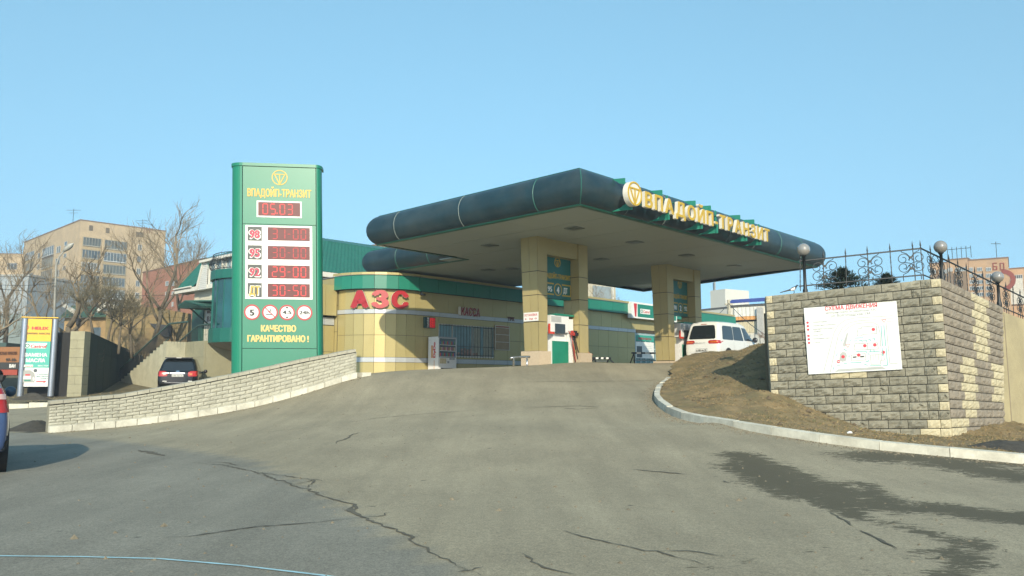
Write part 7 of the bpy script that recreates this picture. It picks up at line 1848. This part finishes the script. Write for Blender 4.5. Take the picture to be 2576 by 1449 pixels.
# white van
vp = mat('van_white', (.74,.74,.70), .25, var=.02, coat=.6)
W = .86
vs_ = [section(.0,.42,.98,1.86,.80,.76,.62,.30), section(.06,.30,1.0,1.90,.84,.82,.68,.26), section(.28,.26,1.02,1.93,W,.845,.72,.16), section(1.2,.25,1.02,1.95,W,.85,.74), section(2.3,.25,1.02,1.95,W,.85,.74), section(2.9,.25,1.02,1.92,W,.85,.73,-.05), section(3.35,.25,1.03,1.82,W,.84,.70,-.28), section(3.85,.25,1.06,1.42,W,.82,.66,-.30), section(4.1,.25,1.04,1.14,W,.80,.66,-.05), section(4.45,.28,.90,.98,.84,.76,.6), section(4.62,.34,.72,.80,.74,.66,.5)]
vb = P(1766, 913, 36.6); vb.z = P(1766, 903, 36.6).z-.22
L1 = [(1.08,.62,3.62),(1.12,.55,3.70),(1.45,.60,3.38),(1.72,.72,3.12),(1.76,.85,2.95)]
vd_ = [('rear_window','back',[(1.12,-.60,.60),(1.16,-.66,.66),(1.45,-.62,.62),(1.72,-.55,.55),(1.76,-.48,.48)],tint,.006,10,8),
 ('side_window','sides',[(1.10,.50,1.48),(1.14,.44,1.52),(1.68,.56,1.52),(1.74,.66,1.48)],tint2,.006), ('side_window','sides',[(1.10,1.58,2.55),(1.14,1.55,2.56),(1.68,1.56,2.42),(1.74,1.60,2.36)],tint2,.006), ('front_window','sides',[(1.12,2.68,3.72),(1.45,2.60,3.35),(1.72,2.50,2.98)],tint2,.006),
 ('tail_light','back',[(.90,.40,.80),(.94,.34,.84),(1.02,.34,.84),(1.06,.42,.80)],redl,.012), ('tail_light','back',[(.90,-.80,-.40),(.94,-.84,-.34),(1.02,-.84,-.34),(1.06,-.80,-.42)],redl,.012),
 ('indicator','back',[(.955,.44,.76),(.995,.44,.76)],ambl,.018,6,2), ('indicator','back',[(.955,-.76,-.44),(.995,-.76,-.44)],ambl,.018,6,2),
 ('tail_light','sides',[(.91,.02,.24),(1.05,.05,.22)],redl,.010,6,4),
 ('windscreen','front',[(1.18,-.66,.66),(1.70,-.60,.60)],tint2,.006), ('roof_light','back',[(1.79,-.14,.14),(1.82,-.14,.14)],mat('brake_red', (.3,.03,.02), .3),.012,4,2),
 ('bumper_slot','back',[(.44,-.34,.34),(.50,-.36,.36)],trm,.008,8,2), ('plate','back',[(.56,-.27,.27),(.68,-.27,.27)],platem,.022,6,2),('plate_frame','back',[(.545,-.285,.285),(.695,-.285,.285)],M('grey'),.014,6,2), ('bumper_mark','back',[(.36,-.78,-.62),(.39,-.78,-.62)],M('dark'),.008,4,2), ('door_line','sides',[(.40,1.53,1.54),(1.05,1.53,1.54)],M('grey'),.005,1,6), ('door_line','sides',[(.40,2.62,2.63),(1.05,2.62,2.63)],M('grey'),.005,1,6), ('tailgate_line','back',[(.54,-.76,.76),(.546,-.76,.76)],M('grey'),.004,8,1)]
vx = [mirror(3.55, 1.18, .86, mat('mirror_dark', (.03,.035,.045), .3), 1.2), rtext('к 102 ен 25', -.03, .24, .585, .48, .07, pk, .02), rtext('DELICA', -.015, .42, .93, .62, .045, mat('badge_grey', (.40,.40,.40), .4), .02),
      bx_part('wiper', trm, [((-.0+.09, .05, 1.12), (.03,0,0), (0,-.02,0), (.05,.22,.16))]), bx_part('underbody', trm, [((.3,-.7,.16), (3.9,0,0), (0,1.4,0), (0,0,.2))]), bx_part('tow_hook', M('grey'), [((-.05,-.05,.2), (.3,0,0), (0,.1,0), (0,0,.06))])]
make_car('parked_van', 'white van seen from behind beside the farther pump island', vb, R(41), vs_, vp, W, (.95, 3.75), dict(decals=vd_, extra=vx, cat='van'), .32)
# black SUV behind the low wall
W = .98; bk = mat('suv_black', (.004,.005,.006), .12, var=.05, coat=0)
ss = [section(.0,.50,1.10,1.72,.88,.84,.62,.40), section(.08,.40,1.12,1.80,.94,.92,.68,.36), section(.4,.36,1.14,1.86,W,.95,.74,.16), section(1.6,.35,1.12,1.90,W,.96,.76), section(2.7,.35,1.10,1.88,W,.96,.75), section(3.2,.35,1.10,1.76,W,.95,.72,-.3), section(3.7,.35,1.12,1.26,W,.93,.72,-.1), section(4.6,.4,1.05,1.14,.96,.88,.7), section(5.05,.45,.85,.95,.88,.8,.6)]
sb_ = P(444, 1000, 41); sb_.z = P(444, 898, 41).z-1.9
sdl = [('rear_window','back',[(1.20,-.72,.72),(1.24,-.76,.76),(1.5,-.70,.70),(1.70,-.60,.60)],tint,.006,10,6), ('side_window','sides',[(1.18,.6,3.3),(1.5,.6,3.1),(1.74,.75,2.8)],tint,.006,14,6),
 ('tail_light','back',[(.92,.52,.88),(.98,.48,.93),(1.12,.50,.93),(1.18,.62,.92)],redl,.012), ('tail_light','back',[(.92,-.88,-.52),(.98,-.93,-.48),(1.12,-.93,-.50),(1.18,-.92,-.62)],redl,.012), ('reversing_light','back',[(.99,.56,.68),(1.07,.56,.68)],mat('lamp_pink', (.75,.45,.38), .3),.018,3,2), ('reversing_light','back',[(.99,-.68,-.56),(1.07,-.68,-.56)],ambl,.018,3,2),
 ('chrome_strip','back',[(1.04,-.34,.34),(1.10,-.34,.34)],chr_,.018,8,2), ('plate','back',[(.90,-.27,.27),(1.01,-.27,.27)],platem,.022,6,2), ('badge','back',[(1.12,-.07,.07),(1.17,-.09,.09),(1.20,-.06,.06)],chr_,.02,4,3), ('reflector','back',[(.66,.50,.70),(.69,.50,.70)],M('white'),.012,3,2), ('reflector','back',[(.66,-.70,-.50),(.69,-.70,-.50)],M('white'),.012,3,2), ('bumper_line','back',[(.60,-.60,.60),(.615,-.60,.60)],M('grey'),.012,8,1)]
sx_ = [mirror(3.35, 1.22, .98, mat('mirror_black', (.02,.02,.025), .3), .95), rtext('м 021 мм 125', -.035, .24, .925, .48, .06, pk, .02), bx_part('spoiler', bk, [((.26,-.66,1.84), (.32,0,0), (0,1.32,0), (0,0,.05))]), bx_part('roof_light', M('white'), [((.25,-.12,1.855), (.03,0,0), (0,.24,0), (0,0,.02))]), bx_part('underbody', trm, [((.3,-.8,.22), (4.2,0,0), (0,1.6,0), (0,0,.25))])]
make_car('parked_suv', 'black off-road car seen from behind over the low stone wall', sb_, R(-17), ss, bk, W, (1.05, 4.1), dict(decals=sdl, extra=sx_, cat='car'), .39)
# blue crossover at the left edge
W = .90; bl_ = mat('car_blue', (.045,.085,.20), .22, var=.05, coat=.7)
cs_ = [section(.0,.40,1.0,1.50,.78,.74,.52,.35), section(.07,.30,1.02,1.58,.86,.82,.60,.30), section(.35,.26,1.02,1.62,W,.86,.64,.12), section(1.4,.25,1.0,1.66,W,.86,.66), section(2.4,.25,.98,1.62,W,.86,.65), section(2.8,.25,.98,1.46,W,.86,.62,-.3), section(3.2,.25,1.0,1.10,W,.84,.64,-.1), section(4.0,.3,.92,1.0,.86,.78,.6), section(4.3,.36,.7,.8,.76,.68,.5)]
hd = R(-35); cr0 = P(29, 1189, 11.2)
cb = Vector((cr0.x-cos(hd)*.93, cr0.y+sin(hd)*.93*1, 0.0)); cb = Vector((cr0.x, cr0.y, 0))+Vector((-cos(hd), sin(hd), 0))*.95+Vector((sin(hd), cos(hd), 0))*-.25
cdl = [('rear_window','back',[(1.08,-.60,.60),(1.3,-.56,.56),(1.48,-.46,.46)],tint,.006,10,6), ('side_window','sides',[(1.06,.5,3.0),(1.3,.55,2.75),(1.5,.7,2.4)],tint,.006,12,6),
 ('tail_light','back',[(.86,-.89,-.58),(.96,-.89,-.58),(1.12,-.82,-.60),(1.18,-.78,-.62)],redl,.012,8,8), ('tail_light','back',[(.86,.58,.89),(.96,.58,.89),(1.12,.60,.82),(1.18,.62,.78)],redl,.012,8,8), ('tail_light','sides',[(.92,.02,.26),(1.16,.10,.30)],redl,.010,5,5), ('lamp_lens','back',[(1.03,-.80,-.70),(1.10,-.80,-.70)],mat('lamp_clear', (.60,.40,.36), .2),.018,4,3), ('lamp_lens','back',[(1.03,.70,.80),(1.10,.70,.80)],mat('lamp_clear', (.60,.40,.36)),.018,4,3),
 ('bumper','back',[(.32,-.84,.84),(.55,-.86,.86)],trm,.010,12,4), ('bumper','sides',[(.30,.0,.5),(.48,.02,.45)],trm,.010,5,3), ('plate','back',[(.62,-.26,.26),(.73,-.26,.26)],platem,.014,6,2)]
cx_ = [mirror(2.95, 1.12, .90, mat('mirror_blue', (.04,.07,.10), .3), .8), bx_part('underbody', trm, [((.2,-.75,.17), (3.7,0,0), (0,1.5,0), (0,0,.25))])]
make_car('blue_car', 'blue car cut off by the left edge, its right tail light showing', cb, hd, cs_, bl_, W, (.8, 3.4), dict(decals=cdl, extra=cx_, cat='car'), .34)
# second car further ahead, only its mirror in view

# ================================================================== GRIT, STONES, LITTER
def scatter(name, pts, smin, smax, m, label, seed, cat='stones'):
    r = random.Random(seed); vs = []; fs = []
    for (x, y, z) in pts:
        s_ = r.uniform(smin, smax)*(1 if r.random() < .85 else 1.8); o = len(vs); a = r.uniform(0, 6)
        for k in range(5): q = a+k*2*pi/5; vs.append((x+cos(q)*s_*r.uniform(.7,1.2), y+sin(q)*s_*r.uniform(.7,1.2), z-.004))
        vs.append((x+r.uniform(-.2,.2)*s_, y+r.uniform(-.2,.2)*s_, z+s_*r.uniform(.35,.8)))
        fs += [(o+k, o+(k+1) % 5, o+5) for k in range(5)]
    me = bpy.data.meshes.new(name); me.from_pydata(vs, [], fs); me.materials.append(m); o = bpy.data.objects.new(name, me); COL.objects.link(o); return tag(o, label, cat, kind='stuff')
g = random.Random(77); pts = []
for i in range(1500):   # along the kerb gutters
    t = g.random(); p = along(KB, t); d_ = abs(g.gauss(0, .16))+.03; a = along(KB, min(1, t+.01)); tt = (a-p); nn = Vector((tt.y, -tt.x, 0)); nn = nn.normalized() if nn.length > 0 else Vector((0,-1,0))
    x, y = p.x+nn.x*d_, p.y+nn.y*d_; pts.append((x, y, zd(x, y)))
for i in range(500):
    t = g.random(); p = along(WL, t)+nrm*(.24+abs(g.gauss(0, .15))); pts.append((p.x, p.y, zd(p.x, p.y)))
for i in range(700):
    d_ = g.uniform(5, 26); x = g.uniform(-.6, .6)*d_; 
    if x < 3+d_*.1 or d_ < 12: pts.append((x, d_, zd(x, d_)))
scatter('grit', pts, .008, .026, mat('grit_brown', (.16,.135,.09), .9, var=.4, vs=9), 'loose grit and crumbs of earth strewn along kerbs and over the asphalt', 5)
pts = []
for i in range(700):
    x, y = g.uniform(3.6, 13), g.uniform(12.4, 26)
    if inpoly(np.array([x]), np.array([y]), bankpoly)[0]: pts.append((x, y, float(f_bank(np.array([x]), np.array([y]))[0])))
scatter('clods', pts, .015, .055, mat('clod_brown', (.15,.11,.065), .95, var=.4, vs=7), 'clods and small stones lying on the brown bank', 6)
for (x, y, lab) in ((2147, 1153, 'small white scrap of paper on the grass at the bank foot'),):
    p = drop(x, y); 
    if x > 2000: q = P(2140, 1147*.985, 14.3); p = Vector((q.x, q.y, float(f_bank(np.array([q.x]), np.array([q.y]))[0])+.02))
    m = MB(); m.add([p+Vector((-.05,0,.01)), p+Vector((.04,-.02,.015)), p+Vector((.05,.04,.04)), p+Vector((-.03,.05,.03)), p+Vector((0,.01,.05))], [(0,1,4),(1,2,4),(2,3,4),(3,0,4)]); tag(m.build('paper_scrap', M('white'), None), lab, 'litter')
# ================================================================== HAZE
hz = MB(); hz.box((-400, -30, -3), (800,0,0), (0,330,0), (0,0,60)); hm = bpy.data.materials.new('haze_air'); hm.use_nodes = True
hn = hm.node_tree; hn.nodes.remove(hn.nodes['Principled BSDF']); vp_ = hn.nodes.new('ShaderNodeVolumePrincipled'); vp_.inputs['Density'].default_value = .0011; vp_.inputs['Color'].default_value = (.85,.92,1,1); vp_.inputs['Anisotropy'].default_value = .2
hn.links.new(vp_.outputs[0], hn.nodes['Material Output'].inputs['Volume']); ho = hz.build('haze', hm, None); ho['kind'] = 'stuff'; ho['label'] = 'thin pale daylight haze lying over the whole place'
